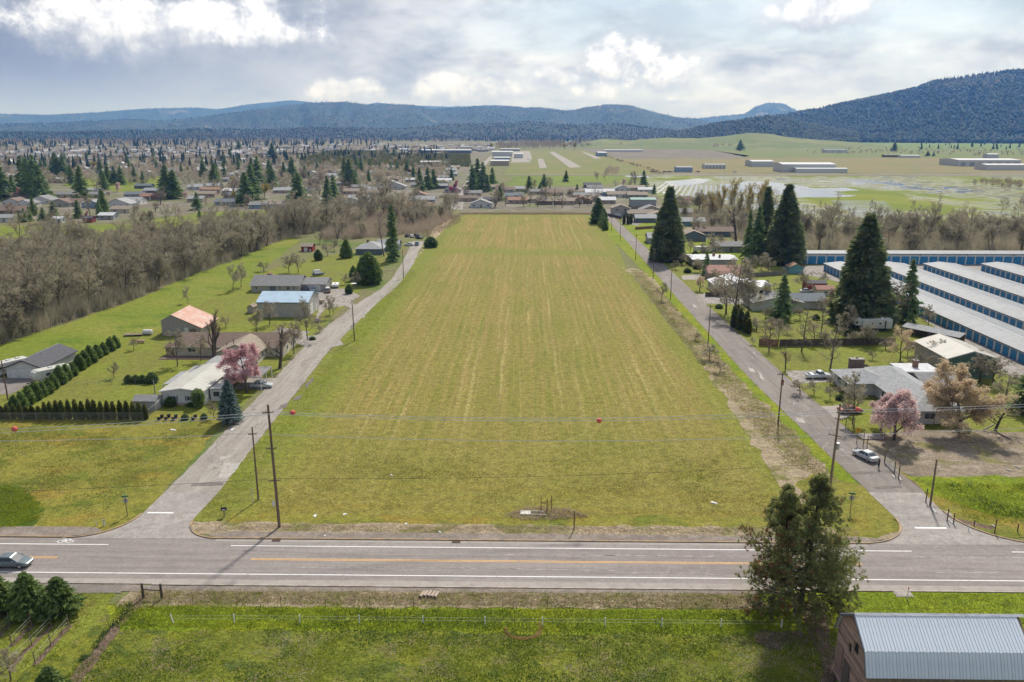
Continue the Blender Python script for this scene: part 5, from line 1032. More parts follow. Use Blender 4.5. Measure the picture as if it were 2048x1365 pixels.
def steps(t, H, lean=0.):
    for i in range(10): obj('rung', MB().box(.12, .3, -.02, .02, 0, .03).mesh('rung', m_metal) if i == 0 else bpy.data.meshes['rung'], t, (lean*(1.5+i*.9), 0, 1.5+i*.9))
pL = pole('tallest dark wooden utility pole at the left corner of the field', (559, 1055), 808, .21, m_pole, [(1.0, 1.4, .3, .2), (6.0, 1.3, .3, .2), (10.6, 1.6, .2, .2)], -.012, extra=lambda t, H: obj('notice_plate', MB().box(-.65, -.3, -.2, -.16, 3.2, 4.0).mesh('notice_plate', m_trim), t))
pS = pole('shorter slim utility pole just behind the tallest one', (517, 1000), 853, .14, m_pole, [(1.0, 1.2, .2, .15)])
def pr_extra(t, H):
    obj('transformer', MB().tube((.45, 0, H-7.2), (.45, 0, H-6.2), .28, .28, 14).mesh('transformer', m_metal), t); obj('street_lamp', MB().tube((.0, -.1, H-5.4), (.9, -.5, H-5.2), .04, .04, 6).box(.8, 1.2, -.65, -.4, H-5.3, H-5.15).mesh('street_lamp', m_metal), t)
pR = pole('pale wooden utility pole with transformer beside the right street', (1660, 975), 805, .2, m_polel, [(1.2, 1.2, .5, .2), (2.4, 1.2, 2.2, .2), (5.0, 2.4, -.6, .2)], .012, extra=pr_extra)
P4 = pole('dark utility pole with one crossarm and red box halfway along the right street', (1556, 850), 745, .15, m_pole, [(.3, 1.9, 0, .12)], extra=lambda t, H: obj('service_box', MB().box(-.2, .25, -.35, -.1, H-2.3, H-1.2).mesh('service_box', m_brick), t))
PR = [P4]
for lab, b, ty, arms in (('utility pole with crossarm standing in the rough dry grass strip', (1416, 690), 610, [(.3, 1.9, 0, .12)]), ('utility pole beside the leafless shrub on the right verge', (1341, 598), 532, [(.3, .9, 0, .1)]), ('utility pole on the verge across from the white-roofed house', (1306, 558), 497, [(.3, .9, 0, .1)]),
                         ('utility pole on the verge across from the tall dark sequoia', (1271, 520), 470, [(.3, .9, 0, .1)]), ('utility pole near the far bend of the right street', (1240, 482), 440, []), ('slim utility pole at the clump of small firs', (1223, 463), 430, [])):
    PR.append(pole(lab, b, ty, .14, m_pole, arms))
PLn = [pole('reddish utility pole with white box beside the left lane', (709, 683), 600, .15, m_pole, [], -.01, extra=lambda t, H: obj('service_box', MB().box(-.2, .2, -.35, -.12, H-1.1, H-.6).mesh('service_box', m_trim), t)), pole('utility pole beside the left lane near the dense hedge tree', (807, 557), 500, .14), pole('utility pole with lamp at the end of the left lane', (855, 496), 458, .14, extra=lambda t, H: obj('street_lamp', MB().box(-1.2, -.7, -.1, .1, H-1.6, H-1.4).mesh('street_lamp', m_metal), t))]
pole('weathered pole at the far left edge below the garage', (16, 800), 720, .16); pole('short leaning pole beside the grey garden shed', (311, 797), 760, .13, m_metal, name='mast'); pole('bare wooden pole on the right pasture fence line', (1860, 1013), 917, .15)
# wires
m_wire = mat('pale_wire', (.60, .59, .57), None, rough=.5); m_wired = mat('dark_wire', (.07, .065, .06), None, rough=.6)
def wire(label, a, b, sag, r=.034, m=m_wire, n=22, group='overhead wires'):
    pts = [Vector(a).lerp(Vector(b), i/n)-Vector((0, 0, sag*4*(i/n)*(1-i/n))) for i in range(n+1)]
    V = []; Fc = []
    for p in pts: V += [(p.x, p.y-r, p.z-r*.6), (p.x, p.y+r, p.z-r*.6), (p.x, p.y, p.z+r)]
    for i in range(n): Fc += [(i*3+k, i*3+(k+1) % 3, i*3+3+(k+1) % 3, i*3+3+k) for k in range(3)]
    tag(MB().add(V, Fc).build('overhead_wire', m), label, 'wire', group); return pts
def ptop(t, dz, dx=0., dy=0.): H = t['h']; return t.location+Vector((dx, dy, H-dz))
aL1, aL2 = ptop(pL, .95, -.4), ptop(pL, 1.2, .35, -.2); aR1, aR2 = ptop(pR, 1.0, -.3), ptop(pR, 1.3, .3, -.2)
w1 = wire('upper pale power wire strung across the front of the field', aL1, aR1, 1.1); w2 = wire('second pale power wire strung across the field just below the upper one', aL2, aR2, 1.15)
lfar = Vector((-112, 92, 15.2)); rfar = Vector((128, 118, 15.5))
w3 = wire('upper pale power wire running left from the tallest pole', lfar, aL1, 1.2); wire('lower pale power wire running left from the tallest pole', lfar+Vector((0, 0, -.5)), aL2, 1.2)
w4 = wire('upper pale power wire running right from the transformer pole', aR1, rfar, 1.0); wire('second pale power wire running right from the transformer pole', aR2, rfar+Vector((0, 0, -.35)), 1.0)
wire('pale middle wire running right from the transformer pole', ptop(pR, 4.9, .8), rfar+Vector((0, 0, -4)), .8); wire('pale lower wire from the slim pole across the field', ptop(pS, 1.0), ptop(pR, 5.0, -1), 1.0)
wire('pale lower wire running left from the slim pole', Vector((-115, 103, 10.4)), ptop(pS, 1.0), .9); wire('dark low cable between the corner poles', ptop(pL, 10.4), ptop(pR, 9.4), .8, .02, m_wired); wire('dark low cable running left from the tallest pole', Vector((-112, 92, 6.4)), ptop(pL, 10.4), .7, .02, m_wired)
wire('thin service wire from tallest pole down to lane pole', ptop(pL, .8), ptop(PLn[0], .4), 1.8, .015); wire('thin wire between the slim pole and the lane pole', ptop(pS, .6), ptop(PLn[0], .8), 1.5, .013)
for i in range(len(PR)-1): wire('thin wire along the right street poles', ptop(PR[i], .2), ptop(PR[i+1], .2), .8, .014, m_wired, 10, 'street pole wires')
wire('thin wire from the transformer pole along the right street', ptop(pR, 4.8), ptop(P4, .2), .8, .014, m_wired)
for i in range(len(PLn)-1): wire('thin wire along the left lane poles', ptop(PLn[i], .3), ptop(PLn[i+1], .3), .9, .014, m_wired, 10, 'lane pole wires')
m_ball = mat('red_marker_ball', (.62, .115, .09), (.55, .10, .08), 2, .7)
def sphere(r, n=16): return [(max(.001, r*math.sin(math.pi*i/n)), -r*math.cos(math.pi*i/n)) for i in range(n+1)]
for pts, k, lab in ((w1, 1, 'red marker ball on the wire over the left lane'), (w2, 12, 'red marker ball on the wire over the middle of the field'), (w4, 1, 'red marker ball on the wire in front of the pink tree'), (w3, 13, 'red marker ball on the wire at the far left')):
    t = thing('marker_ball', lab, 'marker ball', pts[k] if k != 1 else pts[1].lerp(pts[0 if pts is w1 else 2], .12 if pts is w1 else -.15), 0, 'marker balls on the wires'); MB().lathe(sphere(.35), 20).build('shell', m_ball, t, True); MB().tube((-.5, 0, 0), (.5, 0, 0), .05, .05, 8).lathe([(.352, -.02), (.36, 0), (.352, .02)], 20).build('clamp', m_ball, t)
# signs
m_sgn = mat('street_sign_green', (.02, .16, .11), None, rough=.5); m_alu = mat('sign_back_aluminium', (.45, .45, .45), (.38, .38, .38), 2, .5, .3); m_yel = mat('warning_yellow', (.62, .34, .02), None, rough=.5)
def octo(r, y, m, name, t, z): obj(name, MB().hexa([(r*math.cos(R(22.5+45*i)), y-.01, z+r*math.sin(R(22.5+45*i))) for i in range(8)][::-1], [(r*math.cos(R(22.5+45*i)), y+.01, z+r*math.sin(R(22.5+45*i))) for i in range(8)][::-1]).mesh(name, m), t)
for lab, b, rz in (('stop sign seen from behind with green street name plates at the left junction', (255, 1033), R(15)), ('stop sign seen from behind with green street name plates at the right junction', (1700, 1027), R(-20))):
    t = thing('stop_sign', lab, 'sign', G(*b), rz, 'stop signs at the junctions'); MB().box(-.05, .05, -.05, .05, 0, 3.1).build('post', m_wood, t); octo(.38, .08, m_alu, 'plate', t, 2.35)
    obj('name_plate', MB().box(-.45, .45, -.015, .015, 2.9, 3.12).mesh('name_plate', m_sgn), t); obj('name_plate', MB().box(-.015, .015, -.45, .45, 3.14, 3.36).mesh('name_plate', m_sgn), t)
t = thing('warning_sign', 'yellow diamond warning sign with a dark arrow near the pink tree', 'sign', G(1713, 888)); MB().box(-.05, .05, -.05, .05, 0, 2.3).build('post', m_wood, t)
obj('plate', MB().hexa([(0, -.07, 1.95), (.55, -.07, 2.5), (0, -.07, 3.05), (-.55, -.07, 2.5)], [(0, -.05, 1.95), (.55, -.05, 2.5), (0, -.05, 3.05), (-.55, -.05, 2.5)]).mesh('plate', m_yel), t)
obj('arrow', MB().box(-.04, .04, -.085, -.075, 2.2, 2.62).box(-.26, .26, -.0845, -.0755, 2.55, 2.63).add([(-.3, -.08, 2.59), (-.18, -.08, 2.5), (-.18, -.08, 2.68)], [(0, 1, 2)]).add([(.3, -.08, 2.59), (.18, -.08, 2.68), (.18, -.08, 2.5)], [(0, 1, 2)]).mesh('arrow', m_black), t)
t = thing('mailbox', 'black mailbox with white side on a post at the lane corner', 'mailbox', G(449, 1034)); MB().box(-.06, .06, -.06, .06, 0, 1.0).build('post', m_wood, t); MB().prism([(-.22, 1.0), (.22, 1.0), (.22, 1.25), (.12, 1.42), (-.12, 1.42), (-.22, 1.25)], -.35, .35, 'x').build('box', m_black, t); MB().box(-.2, .3, -.235, -.225, 1.08, 1.25).build('panel', m_trim, t)
def post(name, label, b, ty, w=.06, m=m_wood, cat='post', rz=0., group=None, lean=0., cap=None, h=None):
    H = h or hz(b[0], b[1], ty); mb = MB().tube((0, 0, -.1), (lean*H, 0, H), w, w*.9, 7)
    if cap: t = thing(name, label, cat, G(*b), rz, group); mb.build('shaft', m, t); MB().tube((lean*(H-.1), 0, H-.16), (lean*H, 0, H+.02), w*1.5, w*1.3, 8).build('cap', cap, t); return t
    o = mb.build(name, m); o.location = G(*b); o.rotation_euler.z = rz; return tag(o, label, cat, group)
post('marker_post', 'thin cream marker post left of the pale one by the left junction', (193, 1052), 1039, .045, m_trim, cap=m_yel, h=1.2); post('utility_pedestal', 'short pale utility pedestal right of the marker post', (209, 1052), 1042, .12, m_trim, 'pedestal', cap=m_metal, h=.9)
post('guard_pipe', 'thin white pipe leaning in the grass between the corner poles', (505, 1008), 978, .05, m_trim, 'pipe', lean=.05, cap=m_metal)
post('wooden_post', 'lone dark wooden post beside the rusty sign frame', (1148, 1060), 1022, .09, m_pole, cap=m_wood)
t = post('marker_post', 'orange and white marker post by the barn pasture', (1814, 1200), 1174, .05, m_trim, cap=mat('marker_orange', (.6, .16, .03))); post('utility_pedestal', 'grey-green utility pedestal at the foot of the pine', (1558, 1205), 1189, .12, mat('pedestal_green', (.2, .24, .2)), 'pedestal', cap=m_metal)
t = thing('utility_vault', 'pale concrete vault lid in the grass near the barn', 'utility lid', G(1806, 1189)); MB().box(-1., 1., -.65, .65, 0, .1).build('frame', m_conc, t); MB().box(-.8, .8, -.5, .5, .1, .13).build('lid', m_conc, t)
# rusty sign frame, fallen sign
m_rusty = mat('rusted_steel', (.20, .085, .04), (.13, .06, .035), 3)
t = thing('rusty_sign_frame', 'rusty steel sign frame standing near the field edge', 'sign frame', G(1091, 1024))
for (px, py, ty) in ((1082, 1023, 993), (1094, 1026, 997), (1103, 1021, 992)):
    p = G(px, py)-t.location; H = hz(px, py, ty); obj('upright', MB().tube((p.x, p.y, 0), (p.x, p.y, H), .055, .055, 7).mesh('upright', m_rusty), t)
ps = [G(px, py)-t.location for px, py in ((1082, 1023), (1094, 1026), (1103, 1021))]
for a, b in ((0, 1), (1, 2), (0, 2)): obj('brace', MB().tube(ps[a]+Vector((0, 0, .9 if a else 1.3)), ps[b]+Vector((0, 0, 1.5)), .035, .035, 6).mesh('brace', m_rusty), t)
t = thing('fallen_sign', 'white sign board lying flat in the dry grass by the rusty frame', 'sign', G(1064, 1028), R(-4)); MB().box(-1.5, -.2, -.55, .55, .1, .2).build('board', m_trim, t)
for i, q in enumerate(((-.1, 2.0, -.5, -.38), (-1.6, -1.5, -.6, .6), (-1.5, 1.7, .5, .6))): obj('rail', MB().box(*q, .1, .2).mesh('rail', m_trim), t)
for px, py, s in ((783, 952, .5), (630, 1033, .7), (690, 1030, .6), (880, 1066, .5), (812, 1049, .45), (1428, 1007, .9), (346, 861, .9), (465, 860, .8), (650, 1073, .35), (660, 1067, .35)):
    tag(obj('litter', MB().hexa([(-s*.6, -s*.3, 0), (s*.6, -s*.25, 0), (s*.55, s*.3, 0), (-s*.5, s*.25, 0)], [(-s*.5, -s*.25, .1), (s*.5, -s*.2, .16), (s*.5, s*.25, .1), (-s*.4, s*.2, .18)]).mesh('litter', m_trim), None, G(px, py), rnd.uniform(0, 3)), 'scrap of white litter lying in the grass', 'litter', 'scraps of litter in the grass')
# storm drains, bicycle mark
for px, lab in ((550, 'dark storm drain grate in the gutter near the tallest pole'), (912, 'dark storm drain grate in the gutter at the middle of the field')):
    t = thing('storm_drain', lab, 'drain', Vector((G(px, 1087).x, 93.78, zr+.012)), 0, 'storm drains'); MB().box(-.55, .55, -.32, .32, 0, .012).build('frame', m_black, t)
    for i in range(8): obj('bar', MB().box(-.02, .02, -.28, .28, 0, .02).mesh('bar', m_rusty) if i == 0 else bpy.data.meshes['bar'], t, (-.45+i*.13, 0, .012))
b = MB(); c = G(131, 1084); z = zr+.014
for cx, r_ in ((-.55, .42), (.55, .42)):
    for i in range(18):
        a0, a1 = 2*math.pi*i/18, 2*math.pi*(i+1)/18; q = lambda r, a: (c.x+cx+r*math.cos(a), c.y+r*math.sin(a)*.75, z); b.add([q(r_, a0), q(r_+.11, a0), q(r_+.11, a1), q(r_, a1)], [(0, 1, 2, 3)])
for p, q in (((-.55, 0), (-.2, .55)), ((-.2, .55), (.5, .6)), ((-.2, .5), (.1, 0)), ((.1, 0), (.5, .6)), ((.5, .6), (.55, 0)), ((-.55, 0), (.1, 0)), ((-.9, .9), (-.3, .75))):
    d = Vector((q[0]-p[0], q[1]-p[1], 0)); n = Vector((-d.y, d.x, 0)).normalized()*.05; A_, B_ = Vector((c.x+p[0], c.y+p[1], z+.002)), Vector((c.x+q[0], c.y+q[1], z+.002)); b.add([A_-n, B_-n, B_+n, A_+n], [(0, 1, 2, 3)])
struct(b.build('bicycle_marking', m_white))
# concrete pipes on the verge
t0 = G(859, 1192)
for i in range(5):
    o = MB(); n = 18; ring = lambda r, y: [(r*math.cos(2*math.pi*k/n), y, .2+r*math.sin(2*math.pi*k/n)) for k in range(n)]
    V = ring(.2, -.55)+ring(.2, .55)+ring(.145, -.55)+ring(.145, .55); Fc = []
    for k in range(n): j = (k+1) % n; Fc += [(k, j, n+j, n+k), (2*n+j, 2*n+k, 3*n+k, 3*n+j), (j, k, 2*n+k, 2*n+j), (n+k, n+j, 3*n+j, 3*n+k)]
    tag(obj('concrete_pipe', o.add(V, Fc).mesh('concrete_pipe', m_pipe), None, t0+Vector((-.84+i*.42+rnd.uniform(-.02, .02), rnd.uniform(-.1, .1), 0)), R(-18+rnd.uniform(-4, 4))), ['leftmost', 'second from left', 'middle', 'second from right', 'rightmost'][i]+' of five short concrete pipes on the roadside verge', 'pipe', 'concrete pipes on the verge')
# white electric fence across the pasture
xs = (347, 469, 600, 719, 846, 970, 1085, 1210, 1324, 1442, 1563); m_plast = mat('white_plastic_post', (.72, .72, .72), None)
pts = []
for i, px in enumerate(xs):
    py = 1244+i*1.25 if i else 1246; b = G(px, py); pts.append(b)
    lab = {0: 'leftmost and most tilted white plastic fence post in the pasture', len(xs)-1: 'rightmost white plastic fence post standing in the pine shadow'}.get(i, 'white plastic electric fence post in the near pasture')
    t = thing('fence_post', lab, 'fence post', b, 0, 'white electric fence posts'); MB().tube((0, 0, -.1), (-.22 if i == 0 else 0, 0, 1.05), .06, .055, 6).build('stake', m_plast, t); MB().tube((0, 0, -.0), (0, 0, .06), .07, .07, 6).build('step', m_plast, t)
for z in (.85, .5): tag(MB().path([p+Vector((0, 0, z)) for p in pts], .006, 4).build('fence_wire', m_wire), 'thin electric wire strung between the white plastic posts', 'wire', 'electric fence wires')
# hay ring
r_ = np.random.default_rng(3); c = np.array(G(1046, 1258)); an = r_.uniform(R(170), R(385), 900); rad = 1.9+r_.normal(size=900)*.13
P0 = np.stack([c[0]+np.cos(an)*rad*1.0, c[1]+np.sin(an)*rad*.95, np.full(900, .04)], 1); d = np.stack([-np.sin(an), np.cos(an), r_.uniform(-.1, .5, 900)], 1)*r_.uniform(.2, .45, 900)[:, None]; V, T = slivers(r_, P0, P0+d, np.full(900, .05))
stuff(obj('hay_ring', fast('hay_ring', V, T, leaf('old_hay', (.46, .30, .13), (.36, .23, .10), 2., .4)), None), 'curved line of orange-brown old hay on the pasture', 'hay')
# H-brace at the pasture corner
t = thing('corner_brace', 'dark wooden H-shaped fence brace by the near roadside', 'fence', G(287, 1197)); q = G(324, 1198)-t.location
for p in (Vector((0, 0, 0)), q): o = obj('post', MB().tube(p+Vector((0, 0, -.2)), p+Vector((0, 0, 1.9)), .15, .13, 9).mesh('post', m_bark2), t)
obj('rail', MB().tube(Vector((0, 0, 1.15)), q+Vector((0, 0, 1.05)), .07, .07, 7).mesh('rail', m_bark2), t)
for i in range(14):
    px = 390+i*88; b = Vector((G(px, 1207).x, 78.9+rnd.uniform(-.2, .2), 0)); tag(obj('steel_post', MB().box(-.025, .025, -.025, .025, 0, rnd.uniform(1.2, 1.5)).mesh('steel_post', m_rusty) if i == 0 else bpy.data.meshes['steel_post'], None, b), 'thin rusty steel post in the dry roadside fence line', 'fence post', 'rusty roadside fence posts')
for z in (.5, 1.0): tag(MB().path([Vector((x, 78.9, z)) for x in (-46, -30, -10, 10, 26)], .008, 4).build('fence_wire', m_wired), 'rusty fence wire along the near roadside verge', 'wire', 'rusty roadside fence wires')
# vineyard rows in the near left corner
m_vine = mat('vine_wood', (.10, .07, .05), (.15, .105, .075), 4)
rows = [[(138, 1254), (102, 1292), (71, 1329)], [(103, 1253), (64, 1292), (20, 1335)], [(63, 1252), (24, 1292)], [(20, 1250), (-18, 1290)]]
for k, rw in enumerate(rows):
    P = [G(*p) for p in rw]; ordn = ('first', 'second', 'third', 'fourth')[k]
    for i, p in enumerate(P):
        t = thing('trellis_post', f'wooden trellis post, {("back", "middle", "front")[i]} one in the {ordn} vine row from the right', 'trellis post', p, 0, 'vineyard trellis posts'); MB().tube((0, 0, -.2), (-.05, 0, 1.5), .06, .055, 7).build('shaft', m_wood, t); MB().tube((-.05, 0, 1.5), (-.052, 0, 1.52), .055, .04, 7).build('top', m_polel, t)
    for z in (.7, 1.1): tag(MB().path([p+Vector((0, 0, z)) for p in P], .008, 4).build('trellis_wire', m_wire), f'trellis wire of the {ordn} vine row from the right', 'wire', 'vineyard wires')
    for j, f in enumerate((.22, .55, .85)):
        p = P[0].lerp(P[-1], f); t = thing('grapevine', f'{("rear", "middle", "front")[j]} leafless grapevine in the {ordn} vine row from the right', 'vine', p, rnd.uniform(0, 6), 'leafless grapevines'); d = (P[-1]-P[0]).normalized(); t.rotation_euler.z = math.atan2(d.y, d.x)
        b = MB(); q = [Vector((0, 0, -.05)), Vector((.05, .03, .4)), Vector((-.02, -.02, .78))]; b.tube(q[0], q[1], .035, .03, 6).tube(q[1], q[2], .03, .025, 6); b.build('trunk', m_vine, t)
        c = MB(); [c.path([Vector((0, 0, .76)), Vector((s*.4, rnd.uniform(-.1, .1), .82)), Vector((s*.8, rnd.uniform(-.1, .1), rnd.uniform(.7, .95)))], .014, 5).path([Vector((s*.4, 0, .82)), Vector((s*.5, rnd.uniform(-.2, .2), 1.2))], .008, 4) for s in (-1, 1)]; c.build('canes', m_vine, t)
    patch('bark_bed', [P[0]+Vector((.3, .3, 0)), P[-1]+Vector((.3, -.2, 0)), P[-1]+Vector((-.3, -.2, 0)), P[0]+Vector((-.3, .3, 0))], m_bark, .05, .5, .12, k)
# right roadside: fence posts, gate
FP = [((1253+1536-1536, 0))]
fpx = [((1536+930/4), 860+265/4, 903), ((1536+1010/4), 860+350/4, 922), ((1536+1043/4), 860+395/4, 929), ((1536+1262/4), 860+580/4, 977), ((1536+1432/4), 860+735/4, 1017), ((1536+1482/4), 860+755/4, 1026), ((1536+1812/4), 860+830/4, 1038), ((1536+1995/4), 860+820/4, 1047), ((1536+1648/4), 860+770/4, 1040)]
for i, (x, y, ty) in enumerate(fpx): post('fence_post', ('dark wooden fence post, number %s from the gate along the right pasture' % ('one', 'two', 'three', 'four', 'five', 'six', 'eight', 'nine', 'seven')[i]), (x, y), ty, .09, m_pole, 'fence post', group='right pasture fence posts')
pts = [G(x, y) for x, y, _ in fpx[:6]+[fpx[8]]+fpx[6:8]]
for z in (.4, .8, 1.15): tag(MB().path([p+Vector((0, 0, z)) for p in pts[2:]], .008, 4).build('fence_wire', m_wired), 'thin dark wire of the right pasture fence', 'wire', 'right pasture fence wires')
a, b = G(1536+932/4, 860+262/4), G(1536+1012/4, 860+352/4); d = b-a
t = thing('field_gate', 'grey tubular metal gate beside the silver sedan', 'gate', a, math.atan2(d.y, d.x)); Lg = d.length
for i in range(5): obj('rail', MB().tube((.15, 0, .3+i*.25), (Lg-.15, 0, .3+i*.25), .03, .03, 6).mesh('rail', m_metal), t)
for x in (.15, Lg/2, Lg-.15): obj('upright', MB().tube((x, 0, .25), (x, 0, 1.35), .03, .03, 6).mesh('upright', m_metal), t)
for k, (x0, y0, x1, y1) in enumerate(((1797, 957, 1803, 963), (1785, 953, 1790, 958), (1893, 1026, 1905, 1034), (1895, 1040, 1906, 1049), (1983, 1053, 1990, 1056), (1865, 1020, 1872, 1028))):
    p, q = G(x0, y0), G(x1, y1); tag(MB().tube(p+Vector((0, 0, .12)), q+Vector((0, 0, .12)), .13, .1, 7).build('birch_log', m_trim), 'pale log lying along the right pasture edge', 'log', 'pale logs along the fence')
post('marker_post', 'short white marker post on the verge right of the junction', (1937, 1062), 1050, .06, m_trim)
t = thing('concrete_slab', 'grey concrete slab on the bare ground under the warning sign', 'slab', G(1741, 874), 0); MB().box(-2., 2., -1.4, 1.4, 0, .1).build('top', m_conc, t); MB().box(-2.05, 2.05, -1.5, -1.41, 0, .16).build('edge', m_wood, t)
for i, (x, y, ty) in enumerate(((1726, 894, 865), (1733, 903, 872), (1691, 857, 835), (1708, 855, 835), (1866, 855, 834))): post('fence_post', ('slim wooden post near the concrete slab', 'slim wooden post near the concrete slab', 'left post of the low frame by the red car', 'right post of the low frame by the red car', 'slim post behind the pink tree at the yard edge')[i], (x, y), ty, .07, m_pole, 'fence post', group='yard posts by the pink tree')
for (x0, y0, x1, y1) in ((1735, 886, 1742, 891), (1905, 866, 1940, 867), (1968, 860, 1988, 850), (2012, 940, 2023, 944), (1988, 864, 2022, 880), (2030, 934, 2040, 938)): p, q = G(x0, y0), G(x1, y1); tag(MB().tube(p+Vector((0, 0, .1)), q+Vector((0, 0, .15)), .1, .08, 7).build('fallen_branch', m_conc if x0 < 2000 else m_trim), 'pale timber lying on the bare yard', 'timber', 'timber lying on the yard')
# board fence between the two right-hand lots
def board_fence(label, A, B, h, m, step=.3, name='board_fence'):
    a, b = G(*A), G(*B); d = b-a; L_ = d.length; t = thing(name, label, 'fence', a, math.atan2(d.y, d.x)); n = min(290, int(L_/step)); w = L_/n
    ms = [MB().box(.006, w-.006, -.02-.012*k, .01, .04, h-.03*k).mesh('board', m) for k in range(3)]
    for i in range(n): obj('board', ms[rnd.randrange(3)], t, (i*w, 0, rnd.uniform(-.03, .03)))
    for z in (.35, h-.35): obj('rail', MB().box(0, L_, .012, .07, z, z+.09).mesh('rail', m), t)
    return t
m_fenced = mat('dark_fence_board', (.075, .058, .045), (.12, .09, .07), 2, st=(3, 3, .4), per=.2); m_fenceg = mat('grey_fence_board', (.22, .195, .165), (.15, .13, .11), 2, st=(3, 3, .4), per=.15); m_fencer = mat('red_brown_fence_board', (.24, .115, .07), (.17, .08, .05), 2, st=(3, 3, .4), per=.12)
board_fence('long dark board fence behind the lawn with bare trees', (1558, 694), (1790, 690), 1.9, m_fenced); board_fence('orange-brown end of the board fence beside the street', (1517, 692), (1556, 694), 1.9, m_fencer)
board_fence('grey board fence behind the low pale-roofed house', (1490, 556), (1576, 550), 1.7, m_fenceg); board_fence('low reddish board fence beside the right street lawn', (1270, 460), (1312, 457), 1.5, m_fencer)
board_fence('dark board fence at the driveway of the pale-roofed house', (1410, 594), (1440, 594), 1.5, m_fenced); board_fence('grey board fence in front of the green-roofed shop', (1262, 419), (1312, 417), 1.8, m_fenceg); board_fence('dark board fence around the corner house', (1211, 431), (1243, 439), 1.6, m_fenced)
board_fence('grey board fence between storage yard and green shop', (1812, 690), (1835, 702), 1.6, m_fenceg)
# chain-link fence along the cypress row
a, b = Vector((-97.9, 137.6, 0)), Vector((-70.6, 138.1, 0)); c2 = G(327, 812)
t = thing('chain_link_fence', 'grey chain-link fence in front of the row of dark cypresses', 'fence', a)
def link(p, q, h=1.5):
    d = q-p; L_ = d.length; u = d.normalized(); n = max(2, int(L_/2.4)); mm = MB()
    for i in range(n+1): obj('post', MB().tube((0, 0, 0), (0, 0, h), .035, .035, 6).mesh('post', m_metal) if 'post_cl' not in PROTO else PROTO['post_cl'], t, p+u*(L_*i/n)-a)
    obj('rail', MB().tube(p-a+Vector((0, 0, h-.02)), q-a+Vector((0, 0, h-.02)), .025, .025, 6).mesh('rail', m_metal), t)
    k = int(L_/.16); V = []; Fc = []
    for s in (-1, 1):
        for i in range(-int(h/.16), k):
            x0, x1 = i*.16, i*.16+h; z0, z1 = (.02, h) if s > 0 else (h, .02)
            if x0 < 0: z0 += (z1-z0)*(-x0)/h; x0 = 0
            if x1 > L_: z1 = z0+(z1-z0)*(L_-x0)/(x1-x0); x1 = L_
            p0, p1 = p-a+u*x0, p-a+u*x1; o = len(V); V += [p0+Vector((0, 0, z0-.008)), p1+Vector((0, 0, z1-.008)), p1+Vector((0, 0, z1+.008)), p0+Vector((0, 0, z0+.008))]; Fc.append((o, o+1, o+2, o+3))
    obj('mesh', MB().add(V, Fc).mesh('mesh', m_metal), t)
link(a, b); link(b, c2)
a0_, b0_ = G(128, 770), G(318, 768)
t = thing('wire_fence', 'thin grey wire fence across the left lawn', 'fence', a0_); d = b0_-a0_
for i in range(9): obj('post', MB().tube((0, 0, 0), (0, 0, 1.2), .04, .035, 6).mesh('post', m_metal), t, d*(i/8))
for z in (.3, .7, 1.1): obj('wire', MB().tube(Vector((0, 0, z)), d+Vector((0, 0, z)), .012, .012, 4).mesh('wire', m_metal), t)
# pots and garden things in front of the mobile home
for i, (px, py) in enumerate(((318, 841), (324, 836), (332, 841), (338, 835), (347, 841), (352, 836), (386, 841), (391, 836))):
    t = thing('plant_pot', 'black plant pot standing on the lawn before the mobile home', 'plant pot', G(px, py), 0, 'black pots on the lawn'); MB().lathe([(.24, 0), (.33, .5), (.36, .5), (.36, .56), (.30, .56), (.28, .48)], 12).build('pot', m_black, t); MB().lathe([(.45, 0), (.45, .03)], 12, (.1, -.1, 0)).build('saucer', m_brick, t)
t = thing('hose_gate', 'low wooden gate frame beside the lane near the dense hedge tree', 'gate', G(770, 547)); MB().box(0, .12, 0, .12, 0, 1.2).box(3.4, 3.52, 0, .12, 0, 1.4).build('posts', m_wood, t); MB().box(.12, 3.4, .03, .09, .85, .95).build('rail', m_wood, t)
t = thing('round_sign', 'round whitish boulder on the lawn right of the blue-roofed workshop', 'boulder', G(634, 645)); MB().lathe([(.3, 0), (.75, .25), (.85, .7), (.6, 1.15), (.15, 1.3)], 9).build('stone', m_conc, t, False)
t = thing('satellite_dish', 'white satellite dish on a post beside the dense hedge tree', 'satellite dish', G(708, 579)); MB().tube((0, 0, 0), (0, 0, 1.8), .05, .05).build('mast', m_metal, t); MB().lathe([(.02, 0), (.55, .1), (.95, .3), (1.0, .34)], 16, (0, 0, 1.7)).build('dish', m_trim, t)
for px, py, lab in ((634, 608, 'red-brown open cargo cart left of the pink one by the drive'), (642, 608, 'pale pink cargo cart by the gravel drive')): t = thing('garden_cart', lab, 'cart', G(px, py)); MB().hexa([(-.7, -.5, .4), (.7, -.5, .4), (.7, .5, .4), (-.7, .5, .4)], [(-.85, -.65, 1.3), (.85, -.65, 1.3), (.85, .65, 1.3), (-.85, .65, 1.3)]).build('tub', m_brick if px < 640 else m_pipe, t); wheels(t, (0,), .6, .25)

